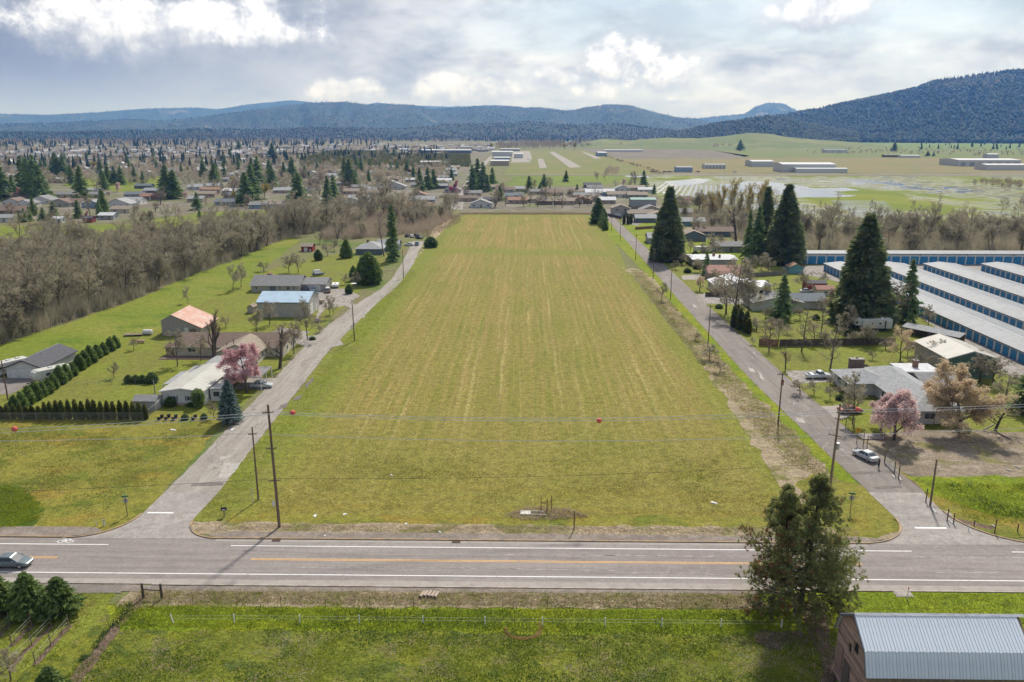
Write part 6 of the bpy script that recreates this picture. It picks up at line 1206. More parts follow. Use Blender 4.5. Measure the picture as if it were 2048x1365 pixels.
# ================================================================== near plants
# the two-topped pine by the road
def pine(label, loc):
    r = np.random.default_rng(42); H = 16.2; t = thing('pine_tree', label, 'tree', loc)
    st = np.array([[0., 0, 0], [0, 0, 0]]); d = unit(np.array([[-.30, .05, 1.], [.13, -.05, 1.]])); L = np.array([14.6, 16.0]); pts = growth(r, st, d, L, 10, .025, .09); rad = np.array([.26, .34])
    wood = []; tips = []
    def tub(p, rr_, k, e):
        S = p.shape[1]-1; q = np.linspace(1, e, S+1)
        for i in range(S): wood.append(tubes_np(p[:, i], p[:, i+1], rr_*q[i], rr_*q[i+1], k))
    tub(pts, rad, 9, .15)
    n = 2; k = 52; tt = np.clip((np.arange(k)+r.uniform(0, 1, (n, k)))/k*.91+.085, 0, .995); f = tt*10; i = f.astype(int); u = (f-i)[..., None]; ix = np.arange(n)[:, None]
    p0 = (pts[ix, i]*(1-u)+pts[ix, i+1]*u).reshape(-1, 3); q = tt.reshape(-1); az = r.uniform(0, 6.283, n*k); env = np.interp(q, [.06, .2, .45, .7, .88, 1], [5.8, 6.0, 5.0, 3.4, 1.6, .25])*r.uniform(.65, 1.12, n*k)
    dr = unit(np.stack([np.cos(az), np.sin(az), np.interp(q, [.1, .5, 1], [-.12, .15, .9])], 1)); l1 = growth(r, p0, dr, env, 4, .10, .07); r1 = .10*(1.2-q); tub(l1, r1, 5, .3)
    p, nd, L2, r2, _ = kids(r, l1, env, r1, 11, 46, .44, .4, .18); L2 = np.maximum(L2, .5); l2 = growth(r, p, nd, L2, 2, .12, .14); tub(l2, r2, 3, .4)
    p, nd, L3, r3, _ = kids(r, l2, L2, r2, 4, 46, .55, .5, .3); l3 = growth(r, p, nd, np.maximum(L3, .3), 1, 0, .25); wood.append(tubes_np(l3[:, 0], l3[:, 1], np.full(len(l3), .018), np.full(len(l3), .012), 3))
    tips = np.concatenate([l2[:, 2], l2[:, 1], l3[:, 1]]); td = unit(np.concatenate([l2[:, 2]-l2[:, 1], l2[:, 1]-l2[:, 0], l3[:, 1]-l3[:, 0]])+np.array([0, 0, .35]))
    V, T = join(wood); obj('trunk', fast('trunk', V, T, m_bark2), t)
    kn = 17; c = np.repeat(tips, kn, 0); dd = unit(np.repeat(td, kn, 0)+.95*r.normal(size=(len(c), 3))); ln = r.uniform(.26, .46, len(c))
    V, T = slivers(r, c, c+dd*ln[:, None], np.full(len(c), .085)); dead = np.repeat(((tips[:, 0] < -2.2) & (tips[:, 2] < 11) & (r.uniform(0, 1, len(tips)) < .24)) | (r.uniform(0, 1, len(tips)) < .03), kn)
    for nm, msk, m in (('needles', ~dead, m_pin), ('browned_needles', dead, m_pindead)):
        tri = V.reshape(-1, 3, 3)[msk]; obj(nm, fast(nm, tri.reshape(-1, 3), np.arange(len(tri)*3).reshape(-1, 3), m), t)
    return t
pine('large two-topped pine with some browned needles beside the highway', G(1592, 1224))
# young cedars and the corner shrub, near left
CED = conifer(301, 5., 2.0, m_ced, .02, 46, 7, -.10, .7, 9, .42, .35)
for px, py, ty, lab in ((60, 1230, 1143, 'second dense young cedar from the left on the near bark bed'), (121, 1230, 1153, 'rightmost dense young cedar on the near bark bed'), (-6, 1222, 1142, 'dense young cedar cut by the left edge of the picture'), (103, 1392, 1332, 'young cedar top at the bottom edge in the left corner')):
    h = hz(px, py, ty); plant('young_cedar', lab, 'tree', CED, G(px, py), 5.6/5 if px != 103 else .8, sz=h/5., group='young cedars')
plant('young_cedar', 'tiny young cedar between the larger ones on the bark bed', 'tree', CED, G(27, 1222), .36, group='young cedars')
# daffodils along the bark strip
m_daff = mat('daffodil_yellow', (.65, .55, .12), None); m_daffl = leaf('daffodil_leaves', (.07, .12, .04), (.10, .15, .06), 3.)
rr = np.random.default_rng(8)
for k, (px, py, nfl) in enumerate(((258, 1212, 8), (252, 1225, 3), (246, 1232, 2), (238, 1240, 14), (231, 1247, 14), (225, 1253, 16), (214, 1264, 2), (207, 1272, 1), (199, 1283, 1), (166, 1320, 6), (172, 1315, 3), (192, 1296, 1))):
    n = 70; az = rr.uniform(0, 6.28, n); P0 = np.stack([rr.normal(size=n)*.22, rr.normal(size=n)*.22, np.zeros(n)], 1); P1 = P0+np.stack([np.cos(az)*.16, np.sin(az)*.16, rr.uniform(.3, .5, n)], 1)
    V, T = slivers(rr, P0, P1, np.full(n, .05)); t = thing('daffodil_clump', 'daffodil clump with %s on the bark strip, %d from brace' % ('many yellow flowers' if nfl > 10 else 'a few pale flowers', k+1), 'flowers', G(px, py), 0, 'daffodils along the bark strip'); obj('leaves', fast('leaves', V, T, m_daffl), t)
    c = np.stack([rr.normal(size=nfl)*.25, rr.normal(size=nfl)*.25, rr.uniform(.36, .5, nfl)], 1); V, T = cards(rr, np.repeat(c, 3, 0), .11); obj('flowers', fast('flowers', V, T, m_daff), t)
# row of arborvitae
ARB = [clumpy(310+i, [(0, .30), (.3, .44), (1.2, .5), (2.3, .40), (3.1, .2), (3.45, .03)], m_arb, 700, .22, .07, 3, .08) for i in range(3)]
xs = [2, 13, 26, 39, 52, 64, 77, 90, 101, 114, 124, 138, 152, 165, 179, 190, 203, 216, 228, 242, 255, 268, 280, 292]; tops = [812, 808, 809, 808, 812, 811, 812, 804, 803, 800, 801, 799, 798, 802, 798, 799, 802, 801, 802, 800, 801, 802, 803, 807]
for i, (px, ty) in enumerate(zip(xs, tops)):
    o = ('first', 'second', 'third', 'fourth', 'fifth', 'sixth', 'seventh', 'eighth', 'ninth', 'tenth', 'eleventh', 'twelfth'); nm = f'columnar arborvitae, {o[i]} from the left in the hedge row' if i < 12 else f'columnar arborvitae, {o[23-i]} from the right in the hedge row'
    plant('arborvitae', nm, 'tree', ARB[i % 3], Vector((G(px, 839).x, 138.7, 0)), 1.02*rnd.uniform(.92, 1.1), sz=hz(px, 838, ty)/3.45, group='row of arborvitae behind the chain-link fence')
# cypress hedge running up beside the trailers
HED = [clumpy(320+i, [(0, 1.2), (.6, 1.6), (1.8, 1.4), (2.8, .8), (3.6, .1)], m_ced, 800, .5, .34, 3) for i in range(2)]
for i, (px, py) in enumerate([(30, 822), (44, 816), (58, 808), (72, 800), (85, 793), (97, 787), (108, 778), (121, 768), (133, 760), (146, 752), (160, 740), (170, 733), (182, 726), (196, 716), (208, 710), (222, 702), (232, 696)]):
    plant('hedge_shrub', 'evergreen hedge shrub, %s from the near end of the diagonal hedge' % ('first second third fourth fifth sixth seventh eighth ninth tenth eleventh twelfth thirteenth fourteenth fifteenth sixteenth last'.split()[i]), 'shrub', HED[i % 2], G(px, py), rnd.uniform(.8, 1.1), group='diagonal evergreen hedge')
# shrubs and small trees in the left gardens
SHR = clumpy(330, [(0, .7), (.4, 1.05), (1.0, 1.0), (1.5, .5), (1.7, .1)], m_shr, 700, .26, .15, 3)
def shrub(lab, b, w, h, m=None, name='shrub'):
    s = w*mpp(*b)/2.1; return plant(name, lab, 'shrub', SHR, G(*b), s, sz=hz(b[0], b[1], b[1]-h)/1.7, group='garden shrubs')
plant('blue_spruce', 'dense blue spruce on the lawn in front of the mobile home', 'tree', conifer(340, 8.3, 2.35, m_bspr, .02, 60, 7, .02, .72, 12, .36, .14), G(461, 846), 1., 1.)
plant('clipped_cypress', 'upright rounded dark cypress against the mobile home wall', 'shrub', clumpy(341, [(0, .45), (.6, .95), (2.0, 1.2), (3.1, 1.05), (3.6, .4)], m_fir, 1200, .28, .08, 3), G(398, 815), 1.)
shrub('round dark shrub under the mobile home window', (342, 813), 24, 18); shrub('low shrub at the mobile home skirting', (380, 813), 16, 7); shrub('rounded variegated shrub among the black pots', (370, 840), 16, 11); shrub('small rounded shrub left of the blue spruce', (408, 839), 14, 11)
shrub('dark red-tinged shrub beside the cream house gable', (440, 727), 18, 17); shrub('round dark bush between red shed and round spruce', (637, 521), 18, 20); shrub('low dark shrub on the gravel bend of the left lane', (625, 680), 14, 6); shrub('dark shrub beside the silver mailbox lane end', (862, 495), 28, 20); shrub('small conical dark shrub near the satellite dish', (698, 588), 16, 18)
shrub('dark laurel beside the grey-roofed house wall', (1852, 842), 30, 26); shrub('round dark shrub on the lawn across from the low pole', (1375, 546), 16, 9); shrub('rounded dark shrub by the street corner lawn', (1438, 617), 16, 8)
for i, (px, py) in enumerate(((1385, 523), (1397, 530), (1390, 517))): shrub('mounded evergreen shrub at the white-roofed house', (px, py), 18, 14)
BL = lambda seed, H, m, n, s, spec=None, **k: bare(seed, H, .18, .17, 1, .08, spec or [(8, 56, .62, 4, .16, .06, .5), (7, 48, .5, 3, .18, .0, .45), (6, 44, .55, 2, .2, -.03, .5), (4, 44, .6, 1, 0, 0, .5)], .03, m_bark2, m_twigd, (m, n, s), **k)
B_pink = BL(350, 6.6, m_pink, 14000, .17); B_pale = BL(351, 6.0, m_pinkp, 15000, .15)
plant('pink_blossom_tree', 'pink blossoming plum tree beside the mobile home', 'tree', B_pink, G(494, 786), 1.42, 1.)
plant('pink_blossom_tree', 'large pale pink blossoming tree at the bare yard', 'tree', B_pale, G(1788, 881), 1.75, 2.); plant('pink_blossom_tree', 'smaller pale pink blossoming tree left of the large one', 'tree', B_pale, G(1762, 862), 1.25, 4.)
POL = bare(360, 11, .45, .32, 2, .06, [(9, 26, .42, 4, .10, .16, .42), (8, 26, .42, 2, .1, .12, .45), (5, 26, .55, 1, .08, .1, .5), (3, 30, .5, 1, 0, 0, .5)], .06, m_bark2, m_twigd)
plant('pollarded_tree', 'tall pollarded tree with two thick trunks before the cream house', 'tree', POL, G(428, 736), 1.45, .6)
def bt(lab, b, ty, k=0, name='bare_tree', lib=None, group=None, wide=1.):
    lib = lib or YARDS; me = lib[k % len(lib)]; h = hz(b[0], b[1], ty); s = h/8.2
    return plant(name, lab, 'tree', me, G(*b), s*wide, group=group, sz=s)
OAK = [bare(370, 9, .2, .24, 1, .04, [(9, 58, .62, 4, .2, .10, .5), (7, 46, .5, 3, .22, .06, .5), (6, 44, .55, 2, .22, .04, .5), (5, 42, .6, 1, 0, 0, .5)], .04, m_bark2, m_twigd)]
bt('dark spreading bare oak beside the cream house drive', (560, 737), 632, 0, 'bare_oak', OAK, wide=1.15); bt('pale young bare tree on the cream house lawn', (355, 733), 660, 0); bt('bare tree right of the spreading oak', (588, 708), 645, 0); bt('slim bare tree by the gravel bend', (615, 680), 612, 1); bt('small bare tree before the blue-roofed workshop', (513, 667), 618, 0); bt('thin pinkish bare tree left by the workshop drive', (660, 636), 598, 1); bt('thin pinkish bare tree right by the workshop drive', (668, 629), 600, 1)
bt('small dark bare tree beside the mobile home entrance', (428, 838), 800, 0); bt('bare multi-stem tree behind the ranch house', (597, 546), 505, 0, wide=1.3); bt('second bare multi-stem tree behind the ranch house', (578, 546), 512, 0, wide=1.3); bt('round bare shrub behind the red farm truck', (528, 543), 523, 0, wide=2.2); bt('bare orchard tree beside the round spruce', (668, 503), 480, 0, wide=1.6); bt('thin bare tree on the meadow edge left of ranch house', (466, 582), 538, 1); bt('second thin bare tree on the meadow edge', (482, 575), 535, 1); bt('twiggy bare shrub on the left lawn', (228, 757), 725, 0, wide=1.2); bt('ivy-wrapped stump in the left meadow', (377, 607), 578, 1); bt('bare shrub at the hedge end', (268, 700), 675, 0, wide=1.5); bt('small bare shrub by the gravel bend', (640, 665), 650, 0, wide=1.6); bt('bare reddish shrub beside the dense hedge tree', (712, 575), 545, 0, wide=1.2)
for i, px in enumerate((258, 272, 286, 304)): shrub('brown low hedge shrub on the wire fence line', (px, 766), 18 if i < 3 else 26, 15 if i < 3 else 20)
plant('dense_hedge_tree', 'broad dense olive evergreen beside the left lane', 'tree', clumpy(380, [(0, 2.6), (1.0, 4.6), (3.5, 4.6), (6, 3.6), (8.3, 1.9), (9.6, .3)], m_ced, 3000, .75, .2, 4, .3), G(738, 568), 1.12, .4); plant('dense_hedge_tree', 'smaller dense evergreen merging into the left of the broad one', 'tree', clumpy(381, [(0, 1.0), (1.0, 1.8), (3, 1.7), (4.6, .7), (5.2, .1)], m_fir, 900, .5, .2, 3, .15), G(708, 562), 1.)
plant('round_spruce', 'rounded dark green spruce beside the grey house', 'tree', clumpy(382, [(0, 1.4), (.8, 3.1), (3, 2.7), (6, 1.5), (7.6, .2)], m_fir, 1800, .55, .22, 4, .2), G(693, 516), 1.)
plant('ivy_fir', 'tall narrow dark fir with ivy at the end of the left lane', 'tree', conifer(383, 23, 2.6, m_fird, .03, 60, 6, .18, .45, 9, .85, .4), G(786, 523), 1.); plant('broken_poplar', 'tall thin bare tree left of the narrow fir', 'tree', bare(384, 22, .5, .3, 1, .02, W_THIN, .07, m_bark1, m_twig), G(768, 513), 1.)

# right-hand gardens
BUD = bare(390, 6.6, .16, .26, 1, .04, [(18, 66, .80, 4, .14, .16, .42), (9, 48, .46, 3, .2, .08, .45), (8, 46, .5, 2, .22, .02, .5), (6, 44, .6, 1, 0, 0, .5)], .03, m_bark2, m_bud, (m_bud, 30000, .15))
plant('budding_tree', 'broad rounded tree with tan-orange buds beside the bare yard', 'tree', BUD, G(1917, 862), 1.62, 2.6, sz=1.4); shrub('tyre-like dark mound at the foot of the budding tree', (1925, 864), 26, 6)
bt('dark bare tree right of the grey house at the yard edge', (1990, 862), 795, 0, 'bare_oak', OAK, wide=1.6); bt('bare dark tree in front of the grey-roofed house', (1705, 848), 745, 0, wide=.9); bt('leafless shrub over the red car', (1694, 830), 790, 0)
B_tanw = BL(391, 7.5, m_bud, 5000, .13); plant('cream_blossom_tree', 'tan-blossoming tree between board fence and green shop', 'tree', B_tanw, G(1800, 722), 1.05); bt('bare tree before the green shop wall', (1878, 735), 680, 0, wide=1.3); bt('bare thicket tree right of the green shop', (1960, 765), 705, 0, wide=2.0); bt('bare thicket tree behind the budding tree', (1935, 740), 690, 0, wide=1.7); bt('dark bare tree at the storage row end', (1855, 660), 610, 0)
LAR = bare(392, 13, .22, .2, 1, .01, W_THIN, .04, m_bark1, m_twig)
plant('bare_larch', 'tall bare conical tree nearest the white pickup', 'tree', LAR, G(1660, 741), hz(1660, 741, 630)/10.6); plant('bare_larch', 'bare conical tree in front of the board fence middle', 'tree', LAR, G(1603, 704), hz(1603, 704, 610)/10.6); plant('bare_larch', 'reddish bare conical tree at the fence end', 'tree', bare(393, 11, .14, .2, 1, .01, W_THIN, .04, m_brickd, m_twigr), G(1538, 702), hz(1538, 702, 635)/9.); plant('bare_larch', 'slender bare tree behind the board fence', 'tree', LAR, G(1642, 668), hz(1642, 668, 600)/10.6)
bt('small dark bare fruit tree on the street lawn', (1571, 738), 690, 0, 'bare_oak', OAK); plant('pink_tinted_tree', 'pinkish bare round tree behind the board fence', 'tree', BL(394, 7, m_twigr, 3000, .12), G(1628, 690), .9)
bt('large bare tree before the pale-roofed house', (1468, 640), 520, 0, wide=1.1); bt('pinkish bare tree at the clipped hedge', (1495, 645), 560, 0, wide=1.2); bt('bare tree in front of the fence boards', (1728, 692), 645, 0, wide=1.4)
plant('cream_blossom_tree', 'low spreading tan-budded tree on the street lawn', 'tree', BL(395, 4.6, m_bud, 3500, .12), G(1399, 583), 1.1); plant('cream_blossom_tree', 'white-blossoming shrub beside the clipped hedge', 'tree', BL(396, 3.4, m_whitb, 2500, .1), G(1513, 660), 1.)
for i, (px, py, h) in enumerate(((1468, 655, 44), (1480, 660, 44), (1492, 664, 42), (1474, 650, 40))): plant('clipped_hedge', 'tall dark hedge column in the group beside the street', 'shrub', ARB[i % 3], G(px, py), 1.9, sz=hz(px, py, py-h)/3.45, group='hedge columns by the street')
plant('conical_cypress', 'dark pointed cypress at the end of the street hedge', 'shrub', ARB[0], G(1496, 668), 1.7, sz=hz(1496, 668, 637)/3.45)
# the big dark evergreens on the right
SEQ = [clumpy(400+i, [(0, 4.8), (1.2, 6.0), (6, 5.7), (14, 4.2), (21, 2.4), (26, 1.1), (29, .35), (30, .05)], m_seq, 4600, .95, .26, 4, .9) for i in range(2)]
SEQF = clumpy(405, [(0, 7.0), (2, 8.2), (8, 7.6), (14, 6.0), (20, 4.1), (26, 2.1), (29, .7), (30.3, .05)], m_seq, 7000, 1.0, .36, 4, .9)
def big(lab, b, ty, me, H, wid=1., name='giant_sequoia', rz=None): s = hz(b[0], b[1], ty)/H; return plant(name, lab, 'tree', me, G(*b), s*wid, rz, sz=s)
big('huge broad dark sequoia beside the storage rows', (1718, 648), 430, SEQF, 30.3, 1.4); big('tall perfectly conical sequoia left of the storage yard', (1566, 527), 370, SEQ[0], 30, 1.6); big('narrow pointed sequoia behind the conical one', (1527, 510), 375, SEQ[1], 30, 1.2)
big('fir in front of the narrow sequoia', (1512, 522), 412, FIRS[1], 20, .95, 'douglas_fir'); big('slim fir left of the sequoia pair', (1495, 517), 420, FIRS[0], 20, .7, 'douglas_fir'); big('conical dark sequoia behind the bare street tree', (1334, 522), 375, SEQ[1], 30, 1.5)
big('ragged dark fir beside the storage rows', (1812, 645), 517, FIRN[1], 14, .85, 'douglas_fir'); big('dark open fir with drooping branches behind street hedge', (1562, 640), 548, FIRN[1], 14, 1.15, 'douglas_fir'); big('young spruce before the brown-roofed house', (1412, 552), 500, FIRN[0], 12, .8, 'young_spruce'); big('dark fir at the right picture edge', (2046, 828), 716, FIRN[1], 14, 1.1, 'douglas_fir')
plant('bare_maple', 'large rounded bare maple in front of the dark sequoia', 'tree', bare(410, 19, .2, .35, 1, .03, [(18, 42, .42, 4, .1, .1, .36), (8, 38, .5, 3, .14, .08, .45), (7, 38, .55, 2, .16, .04, .5), (5, 38, .6, 1, 0, 0, .5)], .07, m_bark1, m_twigr), G(1335, 522), hz(1335, 522, 424)/17.3)
plant('twisted_tree', 'twisted broad bare tree behind the street houses', 'tree', bare(411, 17, .3, .55, 1, .08, [(9, 52, .6, 4, .2, .1, .5), (7, 46, .5, 3, .22, .06, .5), (7, 44, .55, 2, .22, .04, .5), (5, 42, .6, 1, 0, 0, .5)], .07, m_bark2, m_twig), G(1472, 483), 1.15)
for lab, b, ty in (('bare weeping tree left of the teal shed', (1536, 548), 508), ('second bare weeping tree beside the teal shed', (1522, 540), 505), ('stubby ivy-covered tree trunk below the storage yard', (1605, 586), 540), ('reddish bare tree by the red outbuilding', (1645, 572), 545), ('bare fruit tree behind the white-roofed house', (1440, 493), 470), ('dark bare tree beside the street sequoia', (1380, 508), 480), ('bare street tree behind the sequoia', (1477-80, 470), 430)): bt(lab, b, ty, 0, wide=1.4)
for i, (px, py) in enumerate(((1347, 513), (1365, 513))): plant('columnar_cypress', ('left', 'right')[i]+' of two slim dark cypresses behind the bare maple', 'shrub', ARB[i], G(px, py), 1.6, sz=1.7)
for i, (px, py) in enumerate(((1248, 449), (1256, 449), (1262, 448))): plant('columnar_cypress', ('left', 'middle', 'right')[i]+' of three dark cypresses on the street corner', 'shrub', ARB[i], G(px, py), 1.7, sz=1.65)
CLF = conifer(420, 14, 4.5, m_ced, .02, 46, 7, .1, .55, 9, 1.1, .3)
plant('corner_fir', 'large bushy fir at the far right corner of the field', 'tree', CLF, G(1195, 447), 1.05); plant('corner_fir', 'smaller bushy fir beside the large corner one', 'tree', CLF, G(1207, 452), .68); plant('corner_fir', 'low bushy fir nearest the camera at the field corner', 'tree', CLF, G(1210, 461), .42); plant('corner_fir', 'young pointed fir at the field corner', 'tree', FIRN[0], G(1206, 455), .72)
bt('leafless shrub by the street pole on the rough strip', (1323, 602), 565, 0, 'bare_shrub', wide=1.1); bt('brown thicket shrub on the rough strip by the crossarm pole', (1418, 722), 690, 0, 'bare_shrub', wide=2.2); bt('brown bramble shrub lower on the rough strip', (1390, 682), 665, 0, 'bare_shrub', wide=2.4); bt('brown bramble shrub beside the dark pole', (1440, 745), 720, 0, 'bare_shrub', wide=2.)
bt('bare shrub bed beside the white pickup', (1628, 790), 760, 0, 'bare_shrub', wide=1.5)

for lab, b, ty, w in (('broad bare tree over the grey drive roofs', (1452, 628), 548, 1.5), ('bare tree between brown and pale roofs', (1478, 575), 515, 1.3), ('bare tree right of the pale-roofed house', (1540, 610), 560, 1.3), ('bare tree left of the huge sequoia base', (1665, 640), 575, 1.1), ('tangled bare tree between sequoia and ragged fir', (1782, 648), 560, 1.2), ('bare tree behind the recreational trailer', (1760, 640), 600, 1.4), ('bare shrub before the recreational trailer', (1735, 690), 655, 1.8), ('dense bare thicket below the green shop', (1845, 745), 705, 1.8), ('bare shrub right of the budding tree', (2010, 800), 745, 1.8), ('bare thicket behind the storage end at right', (1985, 770), 715, 1.6), ('bare garden tree by the low grey-roofed house', (1430, 515), 478, 1.4), ('bare garden tree beside the white trailer', (1425, 500), 466, 1.3), ('bare garden tree behind the brown roof', (1500, 545), 510, 1.3), ('bare thin tree beside the reddish larch', (1556, 690), 640, 1.1), ('bare thin tree behind the fence middle', (1690, 672), 610, 1.1), ('bare tree on the street lawn edge', (1410, 520), 485, 1.2), ('leafless lilac by the pickup drive', (1660, 775), 752, 1.6)): bt(lab, b, ty, 0, wide=w)
for lab, b, ty, w in (('bare tree behind the metal workshop shed', (540, 650), 600, 1.2), ('bare tree at the cream house patio', (402, 722), 668, 1.0), ('bare shrub beside the old plank barn', (452, 655), 632, 1.6), ('bare tree behind the red shed', (640, 488), 462, 1.4), ('bare shrub row behind the grey house', (690, 490), 468, 1.8), ('bare tree left of the round spruce', (655, 512), 485, 1.4), ('leafless thorn beside the ranch house garage', (690, 570), 548, 1.4), ('bare vine in the near left corner', (22, 1362), 1300, 1.6)): bt(lab, b, ty, 0, wide=w)
for i, (x, y) in enumerate(((1432, 566), (1460, 600), (1490, 610), (1530, 640), (1548, 655), (1585, 622), (1600, 640), (1620, 612), (1640, 620), (1575, 668), (1530, 672), (1506, 690), (1650, 690), (1700, 690), (1770, 700), (1815, 712), (1835, 760), (1822, 735), (1400, 545), (1372, 530), (1350, 540), (1660, 800), (1672, 790), (1745, 720), (1600, 790))):
    o = bt('low leafless shrub '+('near the white-roofed house' if x < 1445 else 'near the pale-roofed house' if x < 1515 else 'around the dark fir' if x < 1600 else 'before the red outbuilding' if x < 1660 and y < 700 else 'by the white pickup drive' if y > 770 else 'around the board fence' if x < 1780 else 'below the green shop')+', right of the street', (x, y), y-rnd.uniform(16, 30), 0, 'garden_shrub', None, 'leafless shrubs in the right-hand lots', rnd.uniform(1.4, 2.4))
for i, (x, y) in enumerate(((1450, 560), (1520, 600), (1560, 650), (1632, 640), (1655, 612), (1700, 672), (1850, 700), (1800, 738), (1395, 538), (1680, 800), (1730, 745))): shrub('small evergreen shrub in the cluttered lots right of the street', (x, y), rnd.uniform(14, 24), rnd.uniform(9, 16))
# ------------------------------------------------------------------ grass tufts, dry stalks, brambles
def tufts(name, polys, n, h, w, m, seed, label, cat='grass', lean=1.1, clump=6, thin=None, fade=.5):
    r = np.random.default_rng(seed); out = []
    for poly in polys:
        xs_ = [p[0] for p in poly]; ys_ = [p[1] for p in poly]; k = n*3; X = r.uniform(min(xs_), max(xs_), k); Y = r.uniform(min(ys_), max(ys_), k); ins = np.zeros(k, bool); j = len(poly)-1
        for i in range(len(poly)):
            (xi, yi), (xj, yj) = poly[i][:2], poly[j][:2]; cnd = ((yi > Y) != (yj > Y)) & (X < (xj-xi)*(Y-yi)/((yj-yi) if yj != yi else 1e-9)+xi); ins ^= cnd; j = i
        if thin: ins &= fbm(X*thin[0], Y*thin[0], seed) > r.uniform(thin[1], thin[2], k)
        ins &= np.minimum(np.minimum(X-min(xs_), max(xs_)-X), np.minimum(Y-min(ys_), max(ys_)-Y)) > r.uniform(0, fade, k)
        P = np.stack([X[ins], Y[ins], np.full(ins.sum(), .02)], 1)[:n]; out.append(P)
    P = np.concatenate(out); P = np.repeat(P, clump, 0)+np.concatenate([r.normal(size=(len(P)*clump, 2))*w*3, np.zeros((len(P)*clump, 1))], 1)
    d = unit(np.stack([r.normal(size=len(P))*lean, r.normal(size=len(P))*lean, np.ones(len(P))], 1)); Q = P+d*(h*r.uniform(.5, 1.3, len(P)))[:, None]; sd = unit(np.cross(d, np.array([[0, 0, 1.]])))*w*.5; V = np.stack([P-sd, P+sd, Q], 1).reshape(-1, 3); T = np.arange(len(V)).reshape(-1, 3)
    return stuff(obj(name, fast(name, V, T, m)), label, cat)
m_tg = leaf('grass_blades', (.29, .335, .024), (.21, .26, .02), .35, .5); m_td = leaf('dark_grass_blades', (.10, .155, .022), (.14, .19, .03), .35, .5); m_ts = leaf('dry_grass_stalks', (.58, .47, .33), (.45, .35, .24), .5, .5); m_tb = leaf('bramble_canes', (.28, .19, .13), (.36, .26, .18), .5, .4); m_ty = leaf('yellowed_grass_blades', (.30, .265, .07), (.23, .23, .045), .3, .5)
tufts('pasture_grass', [[(-46, 55), (36, 55), (36, 74.5), (-44, 74.5)]], 9000, .16, .10, m_tg, 1, 'mixed green grass of the grazed near pasture', thin=(.25, .3, .65)); tufts('pasture_weeds', [[(-46, 55), (36, 55), (36, 75), (-44, 75)]], 4200, .22, .13, m_td, 2, 'dark green weed clumps in the near pasture', thin=(.3, .42, .6)); tufts('pasture_dead_grass', [[(-46, 55), (36, 55), (36, 74.5), (-44, 74.5)]], 3600, .13, .09, m_ts, 3, 'bleached dead grass in the near pasture', thin=(.35, .5, .66))
tufts('roadside_lush_grass', [[(-44, 74.5), (28, 74.5), (28, 79), (-46, 79)]], 5200, .22, .10, m_tg, 4, 'lush green grass strip behind the electric fence'); tufts('roadside_dark_clumps', [[(-44, 74.5), (28, 74.5), (28, 79), (-46, 79)]], 420, .4, .14, m_td, 5, 'dark grass clumps in the lush strip', thin=(.4, .45, .6))
tufts('dry_verge_grass', [[(-45, 79.2), (27, 79.4), (27, 82.2), (-45, 81.9)]], 2600, .40, .05, m_ts, 6, 'tall dry grass on the near roadside verge', lean=.7); tufts('green_verge_grass', [[(-45, 79.2), (27, 79.4), (27, 82.4), (-45, 82)]], 2200, .25, .07, m_tg, 7, 'green grass in the near roadside verge')
tufts('barn_side_grass', [[(28, 70), (75, 70), (75, 83), (28, 83)]], 4200, .2, .10, m_tg, 8, 'green grass between the highway and the barn'); tufts('vineyard_grass', [[(-75, 50), (-47, 58), (-47, 82), (-75, 82)]], 4200, .18, .10, m_tg, 9, 'green grass around the vine rows')
tufts('field_edge_straw', [[(-39, 96.3), (45, 96.3), (45, 98.4), (-39, 98.4)]], 1500, .25, .06, m_ts, 10, 'dry straw along the field edge kerb'); tufts('sign_dry_grass', [gp((1010, 1030), (1060, 1014), (1130, 1016), (1180, 1034), (1120, 1040), (1040, 1042))], 520, .5, .06, m_ts, 11, 'tall bleached grass around the rusty sign frame', lean=.9)
tufts('headland_grass', [[(-40, 98.5), (45, 98.5), (42, 128), (-40, 128)]], 6000, .13, .11, m_ty, 12, 'yellow-green grass at the front of the field', thin=(.2, .4, .7), fade=14); tufts('headland_green_clumps', [[(-40, 98.5), (45, 98.5), (42, 140), (-40, 140)]], 1500, .16, .13, m_tg, 13, 'green clumps at the front of the field', thin=(.25, .46, .66), fade=16)
tufts('rough_strip_grass', [[(48.5, 112), (46.5, 165), (46, 225), (45, 300), (40.5, 300), (40.2, 220), (41, 165), (42.5, 120)]], 3000, .4, .10, m_ts, 14, 'bleached rough grass between field and right street', lean=1.2); tufts('rough_strip_brambles', [[(48, 112), (46.5, 165), (46, 225), (45, 300), (40.5, 300), (40.2, 220), (41, 165), (43, 120)]], 500, .6, .10, m_tb, 15, 'brown brambles between field and right street', lean=1.1, thin=(.12, .48, .6)); tufts('rough_strip_green', [[(48.5, 112), (46.5, 165), (46, 225), (45, 300), (40.5, 300), (40.2, 220), (42.5, 120)]], 3000, .3, .12, m_tg, 16, 'green grass growing through the rough strip')
tufts('left_verge_grass', [[(-45.2, 100), (-41.5, 100), (-41, 300), (-46.8, 300)]], 2600, .2, .11, m_tg, 17, 'green verge grass between left lane and field'); tufts('vacant_lot_grass', [[(-100, 98), (-58, 98), (-55, 137), (-100, 137)]], 5000, .14, .12, m_ty, 18, 'mossy yellow-green grass of the left corner lot', thin=(.15, .36, .7), fade=6); tufts('vacant_lot_green', [[(-100, 98), (-58, 98), (-55, 137), (-100, 137)]], 1400, .17, .13, m_td, 19, 'dark green clumps in the left corner lot', thin=(.2, .47, .64), fade=6)
